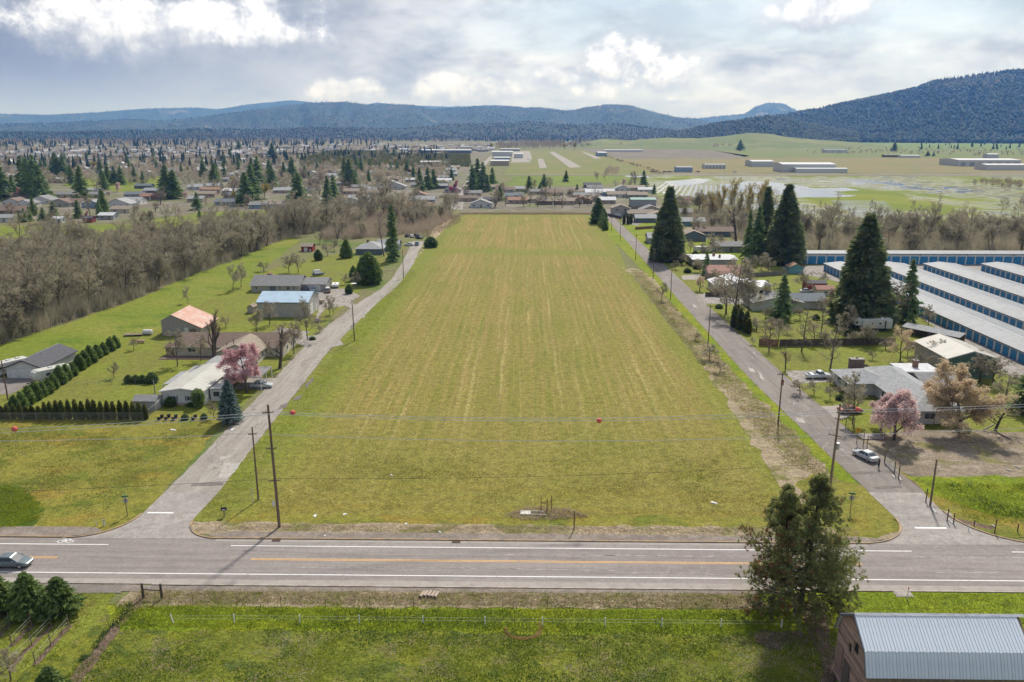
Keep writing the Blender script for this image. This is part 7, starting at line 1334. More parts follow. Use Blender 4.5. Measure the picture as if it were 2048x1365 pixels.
tufts('right_pasture_grass', [[(62, 100), (95, 100), (95, 113), (61, 113)]], 4200, .22, .12, m_tg, 20, 'bright green grass of the right pasture'); tufts('right_pasture_clumps', [[(66, 101), (95, 101), (95, 113), (64, 113)]], 420, .5, .16, m_td, 21, 'dark rushes in the right pasture', thin=(.3, .45, .6)); tufts('clover_patch_leaves', [gp((-30, 968), (40, 978), (80, 1010), (78, 1045), (30, 1062), (-30, 1062))], 1500, .22, .12, m_tg, 24, 'dark green clover patch at the left picture edge', thin=(.5, .2, .5), fade=1.5); tufts('left_road_bramble', [[(-49, 398), (-38, 470), (-42, 520), (-62, 470), (-58, 400)]], 1500, .8, .14, m_tb, 22, 'brown brambles at the far left corner of the field', 'brambles'); tufts('far_end_bramble', [[(-42, 515), (44, 516), (44, 524), (-42, 522)]], 1300, 1.2, .2, m_tb, 23, 'brown scrub along the far end of the field', 'brambles')

# ================================================================== woods, town and valley floor
def inpoly(x, y, poly):
    c = False; j = len(poly)-1
    for i in range(len(poly)):
        if (poly[i][1] > y) != (poly[j][1] > y) and x < (poly[j][0]-poly[i][0])*(y-poly[i][1])/(poly[j][1]-poly[i][1])+poly[i][0]: c = not c
        j = i
    return c
def scatter(poly_px, n, space, seed, tries=60):
    """spots on the ground inside a pixel outline, evenly spread over the land"""
    r = random.Random(seed); W = [G(*p) for p in poly_px]; P2 = [(p.x, p.y) for p in W]; x0, x1 = min(p[0] for p in P2), max(p[0] for p in P2); y0, y1 = min(p[1] for p in P2), max(p[1] for p in P2); out = []; grid = {}
    for _ in range(n*tries):
        x, y = r.uniform(x0, x1), r.uniform(y0, y1)
        if not inpoly(x, y, P2): continue
        gx, gy = int(x//space), int(y//space)
        if any((x-q[0])**2+(y-q[1])**2 < space*space for a in (-1, 0, 1) for b in (-1, 0, 1) for q in grid.get((gx+a, gy+b), ())): continue
        grid.setdefault((gx, gy), []).append((x, y)); out.append(Vector((x, y, 0)))
        if len(out) >= n: break
    return out
def scatter_view(poly, n, space, seed):
    out = []; grid = {}
    for q in scatter_px(poly, n*5, seed):
        k = (int(q.x//space), int(q.y//space))
        if any((q-o).length < space for a in (-1, 0, 1) for b in (-1, 0, 1) for o in grid.get((k[0]+a, k[1]+b), ())): continue
        grid.setdefault(k, []).append(q); out.append(q)
        if len(out) >= n: break
    return out
def scatter_px(poly_px, n, seed):         # evenly over the view: thins with distance
    r = random.Random(seed); x0, x1 = min(p[0] for p in poly_px), max(p[0] for p in poly_px); y0, y1 = min(p[1] for p in poly_px), max(p[1] for p in poly_px); out = []
    while len(out) < n:
        x, y = r.uniform(x0, x1), r.uniform(y0, y1)
        if inpoly(x, y, poly_px): out.append(G(x, y))
    return out
m_wfloor = ground_mat('woodland_floor', (.15, .125, .075), [((.11, .10, .04), .05, .45, .6, None, .8), ((.20, .165, .11), .2, .5, .65, None, .7), ((.09, .115, .03), .02, .5, .62, None, .8)], bmp=(1., .8, .5))
WL = [(-120, 536), (0, 528), (150, 522), (300, 510), (420, 489), (470, 472), (560, 456), (680, 440), (700, 450), (640, 462), (560, 482), (450, 528), (400, 545), (330, 573), (255, 606), (185, 628), (100, 656), (0, 690), (-120, 732)]
patch('woodland_floor', gp(*WL), m_wfloor, .04, 4, 1.2)
left_w = scatter(WL, 200, 6.2, 11); left_w.sort(key=lambda p: p.y)
def ray_px(p):
    c, s = math.cos(YAW), math.sin(YAW); X, Y = p.x*c+p.y*s, -p.x*s+p.y*c; fw = Y*math.cos(PITCH)+HC*math.sin(PITCH); return 1024+FPX*X/fw, 682.5+FPX*(-Y*math.sin(PITCH)+HC*math.cos(PITCH))/fw
def wood_tree(p, zone, me=None, s=None, group=None, lab=None):
    k = rnd.randrange(6); me = me or WOODS[k]; s = s or rnd.uniform(.95, 1.3); sz = s*rnd.uniform(.9, 1.35); g = ray_px(p)
    d = ('tall ' if sz > 1.05 else 'low ' if sz < .9 else 'mid-height ')+('many-stemmed' if k in (2, 5) else 'twin-stemmed' if k in (0, 3) else 'single-stemmed')
    where = ('far left' if g[0] < 70 else 'left' if g[0] < 150 else 'centre left' if g[0] < 240 else 'centre' if g[0] < 340 else 'centre right' if g[0] < 420 else 'right of centre' if g[0] < 490 else 'right' if g[0] < 570 else 'far right' if g[0] < 680 else 'left end' if g[0] < 740 else 'middle' if g[0] < 800 else 'right end') if g[0] < 1000 else ('left' if g[0] < 1720 else 'middle' if g[0] < 1860 else 'right'); row = 'front' if g[1] > 590 else 'second row' if g[1] > 560 else 'back' if g[1] < 500 else 'middle rows' if g[1] < 530 else 'third row'
    return plant('bare_woodland_tree', lab or f'{d} bare tree, {where} part, {row}, of the {zone}', 'tree', me, p, s*1.15, group=group or f'bare trees of the {zone}', sz=sz)
for p in left_w: wood_tree(p, 'woodland belt')
for p in scatter([(690, 420), (800, 415), (900, 425), (905, 436), (860, 462), (760, 475), (640, 482), (600, 478), (640, 462), (700, 450)], 42, 6., 12): wood_tree(p, 'thicket past the left lane', s=rnd.uniform(.55, .95))
for x, y, h in ((880, 440, 10), (850, 447, 8), (820, 448, 9), (900, 418, 12), (790, 440, 16), (768, 430, 17), (740, 438, 14), (826, 430, 15), (845, 433, 13)): wood_tree(G(x, y), 'thicket past the left lane', s=h/11.)
for x, y, h in ((225, 506, 15), (165, 525, 13), (110, 515, 16), (40, 512, 16), (268, 457, 12), (300, 450, 10), (330, 443, 9), (350, 440, 9), (285, 452, 11)): wood_tree(G(x, y), 'row behind the woodland belt', s=h/11.)
mixw = ground_mat('scrub_ground', (.16, .14, .06), [((.11, .14, .03), .03, .45, .6, None, .9), ((.21, .165, .10), .08, .5, .65, None, .8)])
patch('scrubland', gp((1312, 440), (1350, 405), (1420, 408), (1600, 440), (1700, 452), (2200, 440), (2200, 520), (1600, 520), (1420, 480), (1330, 470)), mixw, .04, 5, 1.5)
RW = [(1590, 500), (1600, 462), (1700, 464), (1800, 470), (1900, 466), (2048, 462), (2150, 462), (2150, 507), (1800, 506)]
for p in scatter(RW, 58, 7.5, 14): wood_tree(p, 'wood behind storage rows', s=rnd.uniform(.85, 1.3))
for p in scatter([(1350, 430), (1430, 420), (1500, 440), (1600, 455), (1590, 490), (1500, 480), (1400, 458)], 22, 8., 15): wood_tree(p, 'scrub wood behind street houses', s=rnd.uniform(.7, 1.3))
for p in scatter([(2000, 424), (2200, 420), (2200, 445), (2000, 445)], 10, 8., 16): wood_tree(p, 'thicket beside flooded field', s=rnd.uniform(.8, 1.2))
for p in scatter([(1300, 402), (1340, 404), (1430, 406), (1425, 412), (1340, 411)], 8, 8., 17): wood_tree(p, 'hedge along flooded field', s=rnd.uniform(.35, .6))
BUDY = bare(430, 24, .2, .3, 1, .02, W_UP, .12, m_bark1, m_budy, (m_budy, 1500, .35))
for i, (x, y, ty) in enumerate(((1465, 452, 345), (1440, 445, 362), (1498, 455, 355), (1420, 440, 375), (1530, 455, 350), (1515, 450, 360), (1405, 432, 385), (1480, 448, 372))): plant('yellow_poplar', 'tall thin poplar with yellow-green buds, number %s from the left behind the sequoias' % ('five', 'four', 'seven', 'three', 'nine', 'eight', 'two', 'six')[i], 'tree', BUDY, G(x, y), hz(x, y, ty)/22*.55, sz=hz(x, y, ty)/22)
# undergrowth in the woods
def under(name, poly, n, h, m, seed, lab):
    P = np.array([tuple(q) for q in scatter_px(poly, n, seed)]); r = np.random.default_rng(seed); k = 16; Q = np.repeat(P, k, 0)+np.concatenate([r.normal(size=(n*k, 2))*.5, np.zeros((n*k, 1))], 1); d = unit(np.stack([r.normal(size=n*k)*(.6 if h < 3 else .22), r.normal(size=n*k)*(.6 if h < 3 else .22), np.ones(n*k)], 1)); V, T = slivers(r, Q, Q+d*(h*r.uniform(.4, 1.3, n*k))[:, None], np.full(n*k, .09)); stuff(obj(name, fast(name, V, T, m)), lab, 'undergrowth')
under('woodland_saplings', WL, 5200, 5.2, m_twig, 35, 'thin upright saplings filling the left woodland belt'); under('storage_wood_saplings', RW, 2200, 5.5, m_twig, 36, 'thin upright saplings behind the storage rows'); under('scrub_saplings', [(1330, 440), (1420, 414), (1600, 450), (1600, 495), (1480, 482)], 1300, 4.5, m_twig, 37, 'thin saplings behind the right street houses'); under('thicket_saplings', [(690, 425), (900, 425), (905, 438), (850, 465), (760, 476), (640, 480)], 1500, 4.2, m_twigr, 38, 'thin reddish saplings beyond the left lane')
under('woodland_undergrowth', WL, 2000, 2.0, m_twig, 31, 'twiggy undergrowth in the left woodland belt'); under('thicket_undergrowth', [(690, 425), (900, 425), (905, 438), (850, 465), (760, 476), (640, 480)], 1400, 2.2, m_twigr, 32, 'reddish undergrowth beyond the left lane'); under('storage_wood_undergrowth', RW, 1300, 2.6, m_twig, 33, 'twiggy undergrowth behind the storage rows'); under('scrub_undergrowth', [(1330, 440), (1420, 412), (1600, 445), (1600, 490), (1480, 480)], 1100, 2.4, m_twigr, 34, 'brown scrub behind the right street houses')

# ---- fields on the valley floor to the right
def wetfield(nt, p, col):
    b = nt.nodes['Principled BSDF']; sp = nt.nodes.new('ShaderNodeSeparateXYZ'); lk(nt, p, sp.inputs[0]); X, Y = sp.outputs[0], sp.outputs[1]
    bend = mth(nt, 'MULTIPLY', tex(nt, p, .004, 2.), 60.)
    st = mth(nt, 'SINE', mth(nt, 'MULTIPLY', mth(nt, 'ADD', mth(nt, 'ADD', mth(nt, 'MULTIPLY', X, .42), mth(nt, 'MULTIPLY', Y, .9)), bend), 2*math.pi/9.))
    big = tex(nt, vmul(nt, p, (1, .6, 1)), .009, 5., .6)
    pond = rng_(nt, big, .60, .615); rows = mth(nt, 'MULTIPLY', rng_(nt, big, .42, .52), rng_(nt, st, .0, .5)); wet = mth(nt, 'MAXIMUM', pond, mth(nt, 'MULTIPLY', rows, rng_(nt, tex(nt, p, .05, 3.), .35, .55)))
    mud = mth(nt, 'MULTIPLY', rng_(nt, big, .42, .56), .5)
    col = mixc(nt, mud, col, (.215, .175, .125)); col = mixc(nt, wet, col, (.16, .155, .15))
    r = nt.nodes.new('ShaderNodeMix'); r.data_type = 'FLOAT'; lk(nt, wet, r.inputs[0]); r.inputs[2].default_value = .95; r.inputs[3].default_value = .07
    nt.links.new(r.outputs[0], b.inputs['Roughness']); sp2 = rng_(nt, wet, 0., 1., .1, .6); lk(nt, sp2, b.inputs['Specular IOR Level'])
    return col
m_wet = ground_mat('flooded_crop_field', (.14, .175, .02), [((.19, .205, .03), .012, .45, .6, None, .8)], bmp=None, extra=wetfield)
for l in list(m_wet.node_tree.links): pass
patch('flooded_field', gp((1285, 352), (1420, 350), (2600, 352), (2600, 440), (2050, 440), (1980, 436), (1900, 452), (1700, 455), (1560, 430), (1440, 408), (1330, 402), (1305, 385)), m_wet, .06, 12, 1.)
m_water = mat('flood_water', (.10, .10, .095), (.13, .125, .115), .05, .05, spec=.6)
for k, q in enumerate(([(1438, 370), (1500, 363), (1560, 366), (1610, 374), (1690, 388), (1610, 391), (1520, 388), (1460, 384)], [(1560, 392), (1640, 389), (1712, 391), (1690, 395), (1600, 396)], [(1330, 364), (1400, 357), (1425, 360), (1400, 368), (1345, 374)], [(1600, 378), (1690, 376), (1720, 381), (1660, 385)], [(1500, 371), (1560, 374), (1540, 381), (1490, 379)], [(1250, 352), (1300, 353), (1290, 356), (1255, 355)])): patch('flood_water', gp(*q), m_water, .09+.01*k, 4, 2.2, k)
for k in range(22): a = (1330+k*9, 366+k*.6); b = (1300+k*12, 385+k*1.2); patch('flood_water', gp((a[0], a[1]), (a[0]+4, a[1]), (b[0]+5, b[1]+1), (b[0], b[1]+1)), m_water, .16, 4, .7, k)
for k in range(16): a = (1660+k*3, 402+k*1.9); patch('flood_water', gp((a[0], a[1]), (a[0]+110-k*2, a[1]+1.2), (a[0]+112, a[1]+1.8), (a[0]+4, a[1]+.9)), m_water, .16, 5, .7, k)
def fld(name, pts, c, z=.05, c2=None, sc_=.02):
    patch(name, gp(*pts), ground_mat('crop_'+str(len(bpy.data.materials)), c, [(c2 or [q*.75 for q in c], sc_, .45, .62, (1, .4, 1), .85), ([q*1.2 for q in c], sc_*4, .5, .7, None, .4)], bmp=None), z, 20, 1.5)
fld('field', [(1310, 346), (1130, 320), (1160, 316), (2700, 316), (2700, 346)], (.20, .165, .075), .05, (.165, .165, .06)); fld('field', [(1150, 294), (1180, 304), (1240, 318), (1470, 318), (1500, 312), (1430, 302), (1300, 296)], (.155, .13, .10), .08, (.19, .165, .12)); fld('field', [(1380, 296), (1640, 300), (2700, 303), (2700, 317), (1500, 316), (1440, 304)], (.13, .165, .045), .08, (.17, .155, .06))
fld('field', [(1300, 287), (1500, 284), (2700, 288), (2700, 302), (1640, 299), (1400, 295)], (.12, .175, .04), .1, (.16, .20, .06)); fld('field', [(1560, 279), (1800, 280), (1820, 285), (1600, 285)], (.27, .235, .19), .15); fld('field', [(1800, 279), (2300, 272), (2300, 284), (1830, 285)], (.20, .20, .07), .15)
fld('road_verge', [(1290, 350), (1320, 346), (2700, 346), (2700, 354), (1420, 353)], (.185, .165, .10), .07, (.12, .13, .04)); patch('road', gp((1010, 349.2), (1300, 349.2), (2700, 348.2), (2700, 349.4), (1300, 350.5), (1010, 350.3)), m_street, .1, 0, 0)
fld('field', [(1010, 372), (1030, 352), (1290, 352), (1280, 362), (1230, 366), (1150, 372)], (.14, .185, .025), .05); fld('airfield_grass', [(1008, 350), (1040, 301), (1060, 300), (1190, 300), (1215, 310), (1260, 328), (1310, 346), (1300, 350)], (.155, .165, .045), .06, (.19, .165, .07))
patch('runway', gp((1098, 304.5), (1108, 304), (1163, 334.5), (1140, 336.5)), m_lane, .12, 0, 0); patch('taxiway', gp((1075, 318), (1086, 318), (1094, 336), (1079, 337)), m_lane, .12, 0, 0); patch('taxiway', gp((1163, 304), (1168, 304), (1203, 317), (1190, 318)), m_lane, .12, 0, 0); patch('apron', gp((1026, 302), (1060, 303), (1064, 318), (1060, 325), (1022, 326)), m_lane, .12, 0, 0)
patch('road', gp((896, 420), (905, 400), (922, 378), (940, 352), (958, 334), (985, 308), (990, 308), (968, 336), (952, 352), (938, 378), (928, 400), (925, 420)), m_lane, .1, 0, 0); patch('road', gp((628, 440), (660, 424), (668, 408), (650, 400), (600, 392), (598, 388), (680, 398), (688, 412), (680, 428), (670, 440)), m_lane, .1, 0, 0)
m_bluew = mat('pale_blue_wall', (.40, .50, .56), None)
# large sheds and hangars
def shed(lab, x0, x1, y, top, dpx, roof='white', wall='white', name='warehouse', rise=.12, doors=0):
    a, b = G(x0, y), G(x1, y); L_ = (b-a).length; h = hz(x0, y, top); D = max(8, dpx); t = house(name, lab, 'building', a, L_, D, h*(1-rise), h*rise+.3, 'x', roof, wall, o=.3)
    for i in range(doors): add_door(t, 'f', L_*(i+.5)/doors, L_/doors*.55, h*.6, L_, D, MW['grey'], 'garage_door', 0)
    return t
shed('largest white warehouse beside the ochre field', 1564, 1670, 345, 327, 40); shed('lower white warehouse wing in front of the largest one', 1592, 1694, 346, 337, 12); shed('white metal shed with row of doors right of machinery yard', 1410, 1451, 338, 329, 22, 'light', 'white', doors=6); shed('white warehouse with brown end left of the largest one', 1504, 1548, 334, 322, 40)
shed('big white industrial building at the right edge', 1917, 2040, 333, 319, 60, doors=7); shed('white warehouse in front of the big industrial building', 1972, 2110, 341, 329, 30); shed('small white barn on the far valley floor at right', 1975, 1997, 317, 308, 18, 'white', 'white'); shed('row of white sheds on the far valley floor', 1648, 1694, 306, 299, 18, 'light', 'white'); shed('brown low farm shed on the valley floor', 1769, 1800, 315, 310, 14, 'grey', 'brown'); shed('white farmhouse sheds on the valley floor', 1802, 1840, 316, 311, 14)
shed('small blue-grey office beside the machinery yard', 1352, 1385, 345, 334, 14, 'light', 'blue'); shed('long white greenhouse row beyond the airfield', 1208, 1285, 304, 300, 20); shed('white hangar row right of the runway', 1196, 1214, 313, 305, 60, 'white', 'blue', 'hangar')
shed('largest white airfield hangar', 984, 1025, 313, 303, 40, 'white', 'white', 'hangar'); shed('white arched hangar right of the largest one', 1028, 1046, 317, 307, 30, 'white', 'white', 'hangar'); shed('blue and white airfield shed', 988, 1020, 322, 315, 30, 'white', 'blue', 'hangar'); shed('tan airfield shed with white roof', 981, 1018, 332, 321, 30, 'white', 'tan', 'hangar'); shed('far white airfield building', 1000, 1040, 303, 298, 20, 'white', 'grey', 'hangar')
shed('long white warehouse with dark base beyond tree plantation', 838, 942, 307, 300, 40, 'white', 'slate'); shed('white church-like hall beyond the long warehouse', 920, 946, 302, 293, 30, 'light', 'cream'); shed('white office block before the tree plantation', 840, 881, 332, 323, 16, 'white', 'white'); shed('pale blue office wing before the tree plantation', 881, 898, 332, 325, 14, 'green', m_bluew)
shed('green-roofed pale shop beyond the corner houses', 1262, 1312, 414, 398, 12, 'green', 'grey', 'workshop')
for x, c in ((1304, p_red), (1310, p_red), (1338, p_red), (1342, p_white), (1395, p_red), (1330, p_dk), (1360, p_white), (1470, p_white)): car('farm machine parked in the machinery yard', G(x, 345), R(rnd.uniform(0, 180)), c, 'suv', 'farm_machine', 'machine', 6, 2.4, 'machinery yard vehicles')
t = thing('small_airplane', 'small white airplane parked on the airfield apron', 'airplane', G(1058, 321)); MB().tube((-3, 0, 1.2), (3.5, 0, 1.0), .3, .6, 10).build('fuselage', m_trim, t); MB().box(.6, 2.0, -5, 5, 1.7, 1.85).build('wing', m_trim, t); MB().box(-3.2, -2.4, -1.5, 1.5, 1.3, 1.4).build('tailplane', m_trim, t); MB().box(-3.3, -2.4, -.06, .06, 1.3, 2.6).build('fin', p_red, t)

# ---- houses: (px, py, width m, depth m, ridge axis, roof, wall, what sets it apart)
HS = [(962, 416, 15, 11, 'y', 'light', 'white', 'white house with pale gable at the far left end of the field'), (932, 404, 17, 9, 'x', 'brown', 'tan', 'brown low house behind the white one at the field end'), (945, 393, 15, 9, 'x', 'grey', 'cream', 'cream house with yellow shrub beyond the field end'), (905, 386, 14, 10, 'y', 'grey', 'grey', 'grey house beside the town road'), (980, 407, 10, 8, 'x', 'dark', 'brown', 'dark brown shed-like house right of the white one'), (1035, 408, 14, 10, 'x', 'orange', 'tan', 'orange-roofed house beside the dark red shrub'), (1028, 399, 14, 10, 'x', 'slate', 'white', 'slate-roofed house behind the orange one'),
      (1066, 406, 12, 9, 'x', 'tan', 'cream', 'tan-roofed house left of the field end middle'), (1100, 410, 18, 10, 'x', 'tan', 'brown', 'long brown house at the middle of the field end'), (1130, 410, 14, 10, 'x', 'tan', 'tan', 'tan house right of the long brown one'), (1165, 408, 14, 10, 'y', 'orange', 'brown', 'orange-brown house right of the field end middle'), (1195, 404, 12, 10, 'y', 'tan', 'tan', 'tan cottage left of the two-storey house'), (1168, 398, 18, 10, 'x', 'grey', 'grey', 'long grey house behind the field end'), (1200, 392, 24, 13, 'x', 'white', 'white', 'broad house with dazzling white roof beyond the field'), (1208, 395, 8, 8, 'y', 'light', 'blue', 'small pale blue gable beside the dazzling roof'),
      (1245, 384, 14, 10, 'y', 'light', 'white', 'white gabled house beyond the dazzling roof'), (1272, 382, 16, 10, 'x', 'tan', 'tan', 'tan house beyond the green-roofed shop'), (1293, 386, 14, 9, 'x', 'white', 'white', 'flat white building near the flooded field'), (1240, 396, 20, 11, 'x', 'tan', 'white', 'long tan-roofed house behind the green-roofed shop'), (1275, 397, 16, 10, 'x', 'tan', 'grey', 'tan-roofed grey house right of the long one'), (1215, 408, 12, 10, 'x', 'white', 'tan', 'white flat-roofed house behind the two-storey house'), (1185, 376, 16, 10, 'x', 'dark', 'slate', 'dark-roofed house before the airfield meadow'), (1190, 382, 14, 10, 'x', 'grey', 'brown', 'brown house with grey roof before the airfield'), (1152, 390, 14, 9, 'x', 'tan', 'brown', 'brown house behind the small dark fir'), (1110, 392, 14, 9, 'x', 'brown', 'tan', 'brown-roofed house in the far row left of the small fir'), (1075, 390, 14, 9, 'x', 'grey', 'tan', 'grey-roofed house in the far row'),
      (1046, 384, 14, 9, 'x', 'light', 'cream', 'pale-roofed house in the far row'), (1010, 386, 16, 9, 'x', 'brown', 'grey', 'brown-roofed grey house left in the far row'), (980, 380, 14, 9, 'x', 'tan', 'tan', 'tan house below the fir group'), (1292, 446, 12, 9, 'x', 'light', 'slate', 'slate-blue house beside the red fence'), (1303, 429, 14, 11, 'y', 'grey', 'tan', 'tan house with grey hip before the fence of green shop'), (1282, 436, 16, 10, 'x', 'tan', 'grey', 'grey house with tan roof behind the cypresses'), (1318, 440, 11, 10, 'y', 'tan', 'slate', 'slate house with tan gable left of the sequoia'), (1385, 453, 14, 9, 'x', 'light', 'teal', 'blue-green house behind the sequoia'), (1365, 434, 12, 10, 'x', 'grey', 'pink', 'pink-brown house behind the sequoia'), (1430, 474, 19, 9, 'x', 'brown', 'slate', 'long brown-roofed dark house behind the bare maple'), (1387, 483, 12, 12, 'y', 'tan', 'slate', 'low tan-roofed house right of the bare maple'), (1462, 505, 15, 8, 'x', 'grey', 'grey', 'low grey-roofed house left of the fir pair'), (1318, 488, 10, 10, 'x', 'light', 'grey', 'pale house hidden behind the big sequoia'),
      (18, 430, 22, 13, 'x', 'brown', 'brown', 'brown low house at the left picture edge'), (22, 412, 14, 12, 'y', 'brown', 'white', 'white gable with brown roof at the left edge'), (48, 415, 12, 11, 'y', 'grey', 'white', 'white gabled house second from the left edge'), (80, 408, 16, 12, 'y', 'grey', 'white', 'white house with grey roof behind the pointed firs'), (120, 414, 14, 12, 'y', 'brown', 'greige', 'greige house with brown roof behind the round fir'), (142, 413, 13, 12, 'x', 'brown', 'greige', 'brown-roofed house right of the greige one'), (182, 416, 13, 12, 'y', 'light', 'blue', 'pale blue gabled house with white roof'), (235, 416, 18, 12, 'y', 'light', 'white', 'white house with pale roof beside the meadow woods'), (262, 410, 13, 12, 'x', 'light', 'white', 'white gable right of the pale-roofed white house'), (130, 396, 16, 10, 'x', 'grey', 'cream', 'cream house with grey roof in the second row'), (192, 396, 14, 9, 'x', 'grey', 'tan', 'grey-roofed house behind the tall fir'), (268, 396, 16, 9, 'x', 'slate', 'grey', 'slate-roofed house in the second row'), (300, 400, 16, 10, 'x', 'red', 'brown', 'red-brown roofed house before the big twin fir'), (306, 388, 17, 10, 'x', 'light', 'slate', 'white-roofed house above the red-brown one'), (285, 378, 15, 9, 'x', 'slate', 'slate', 'dark slate house by the park'), (240, 427, 13, 9, 'x', 'tan', 'cream', 'cream garage at the meadow edge'), (212, 440, 9, 7, 'x', 'white', 'grey', 'small grey shed at the meadow edge'), (175, 446, 5, 5, 'x', 'dark', 'red', 'dark red shed under the rose blossom tree'), (113, 447, 6, 5, 'x', 'white', 'white', 'white shed behind the cream blossom tree'), (8, 445, 14, 8, 'x', 'light', 'white', 'white low outbuilding at the left edge'), (450, 412, 15, 10, 'x', 'slate', 'grey', 'slate-roofed house behind the meadow'), (515, 418, 12, 9, 'x', 'grey', 'blue', 'grey shed with blue tarp at the meadow'), (560, 417, 20, 10, 'x', 'tan', 'blue', 'tan-roofed house with cluttered yard at the meadow'), (390, 405, 12, 9, 'x', 'light', 'tan', 'pale-roofed house in front of crooked firs'), (470, 397, 18, 9, 'x', 'slate', 'tan', 'long slate-roofed house by the yellow tree'), (410, 395, 16, 10, 'x', 'tan', 'pink', 'pink house with tan roof'), (420, 386, 18, 10, 'x', 'orange', 'tan', 'orange-roofed house in the second row'), (590, 400, 14, 9, 'x', 'grey', 'tan', 'grey-roofed house left of the tall fir'), (600, 412, 12, 9, 'x', 'brown', 'brown', 'brown house with dark hedge'), (705, 412, 14, 10, 'y', 'light', 'white', 'white house with glossy roof beyond the cul-de-sac'), (718, 403, 16, 10, 'x', 'light', 'white', 'white-roofed house behind the glossy one'), (750, 393, 16, 9, 'x', 'tan', 'tan', 'tan house beside the narrow green strip'), (835, 420, 20, 10, 'x', 'orange', 'cream', 'long orange-roofed house behind the thicket'), (845, 407, 18, 12, 'x', 'light', 'grey', 'pale-roofed house behind the orange one'), (835, 397, 14, 10, 'y', 'red', 'tan', 'red-brown gable behind the pale roof'), (880, 378, 14, 9, 'x', 'light', 'slate', 'dark house with pale roof by the town road'), (885, 366, 18, 9, 'x', 'white', 'white', 'white-roofed building beside the town road'), (830, 365, 20, 9, 'x', 'white', 'tan', 'long white-roofed building left of the town road'), (45, 400, 40, 12, 'x', 'brown', 'greige', 'row of brown-roofed terrace units behind pink blossom'), (420, 345, 40, 20, 'x', 'white', 'cream', 'large white flat-roofed school building'), (20, 358, 40, 16, 'x', 'white', 'grey', 'long white building behind the left firs'), (295, 352, 16, 10, 'y', 'light', 'white', 'white gabled house at the park')]
def far_house(lab, p, w, d, ax, roof, wall, eave=2.7, rise=None, wins=True, group='houses of the town', chim=False):
    t = house('house', lab, 'house', p, w, d, eave, rise or (.19*(d if ax == 'x' else w)), ax, roof, wall, group=group, o=.5)
    if wins:
        n = max(2, int(w/4.5))
        for i in range(n):
            if i == n//2: add_door(t, 'f', w*(i+.5)/n, 1., 2.05, w, d, MW['brown'] if wall != 'brown' else m_trim)
            else: add_window(t, 'f', w*(i+.5)/n, 1.0, 1.5, 1.15, w, d)
        add_window(t, 'r' if p.x < 0 else 'l', d*.5, 1.0, 1.4, 1.15, w, d)
    return t
for (px, py, w, d, ax, roof, wall, lab) in HS:
    p = G(px, py); far_house(lab, Vector((p.x-w/2, p.y, 0)), w, d, ax, roof, wall)
# the two-storey house at the street bend
t = house('two_storey_house', 'two-storey beige house at the far bend of the right street', 'house', (1224, 434), 11, 10, 5.4, 1.9, 'y', 'tan', 'greige', wins=[('f', 3, 3.7, 1.3, 1.2), ('f', 8, 3.7, 1.3, 1.2), ('f', 8.4, 1, 1.3, 1.2), ('r', 5, 3.7, 1.2, 1.2)], doors=[('f', 3.4, 4.2, 2.2, m_trim, 'garage_door', 4)])
# further back: houses along streets, one roof beside the other
r = random.Random(5); kinds = [('grey', 'white'), ('light', 'tan'), ('light', 'white'), ('tan', 'cream'), ('grey', 'grey'), ('white', 'white'), ('tan', 'pink'), ('light', 'greige'), ('brown', 'white')]
m_townf = ground_mat('town_ground', (.16, .14, .10), [((.13, .155, .04), .03, .5, .6, None, .85), ((.24, .21, .18), .05, .5, .62, None, .8), ((.12, .10, .07), .1, .5, .65, None, .7)], bmp=None)
patch('town_ground', gp((-300, 440), (-300, 285), (980, 285), (985, 305), (940, 352), (920, 400), (905, 420), (700, 424), (420, 422), (250, 446)), m_townf, .025, 20, 2.)
patch('town_ground', gp((920, 424), (930, 390), (1000, 374), (1150, 374), (1290, 376), (1320, 400), (1330, 440), (1262, 440), (1215, 428), (1100, 424)), m_townf, .025, 20, 1.)
TOWN = [(-40, 392), (-40, 305), (300, 300), (620, 300), (900, 300), (905, 372), (720, 392), (560, 396), (350, 384)]
taken = [G(h[0], h[1]) for h in HS]
WP = gp((110, 350), (365, 350), (370, 386), (100, 386)); WP = [(p.x, p.y) for p in WP]
PLW = [[(p.x, p.y) for p in gp(*q)] for q in ([(606, 335), (600, 322), (660, 306), (770, 306), (775, 330)], [(770, 334), (775, 312), (940, 312), (940, 334)])]
n = 0
for p in scatter_view(TOWN, 235, 17, 51):
    if any((p-q).length < 18 for q in taken) or inpoly(p.x, p.y, WP) or any(inpoly(p.x, p.y, q) for q in PLW): continue
    rf, wl = r.choice(kinds); ax = r.choice('xxy'); g = ray_px(p); far_house(f'{rf}-roofed {wl} house, {"farthest" if g[1] < 325 else "middle" if g[1] < 352 else "nearer"} rows, {"left" if g[0] < 220 else "centre left" if g[0] < 440 else "centre right" if g[0] < 660 else "right"} part of town', p, r.uniform(11, 18), r.uniform(9, 12), ax, rf, wl, wins=p.y < 900, group=f'{rf}-roofed far houses')
P = np.array([tuple(q) for q in scatter_px([(-60, 318), (-60, 288), (500, 288), (980, 292), (975, 304), (700, 305), (400, 318)], 700, 52)]); hb_ = MB(); hr_ = MB(); hw_ = MB()
for p in P:
    w, d, h = r.uniform(10, 26), r.uniform(9, 15), r.uniform(2.8, 4.5); q = (hb_, hr_, hw_)[r.choice((0, 0, 1, 1, 2))]; x, y = p[0], p[1]
    q.prism([(y, 0), (y+d, 0), (y+d, h), (y+d/2, h+d*.22), (y, h)], x, x+w, 'x')
for q, m, nm in ((hb_, MR['grey'], 'grey'), (hr_, MR['tan'], 'tan'), (hw_, MR['white'], 'white')): stuff(q.build('distant_town', m), f'mass of {nm} roofs in the most distant part of town', 'town')

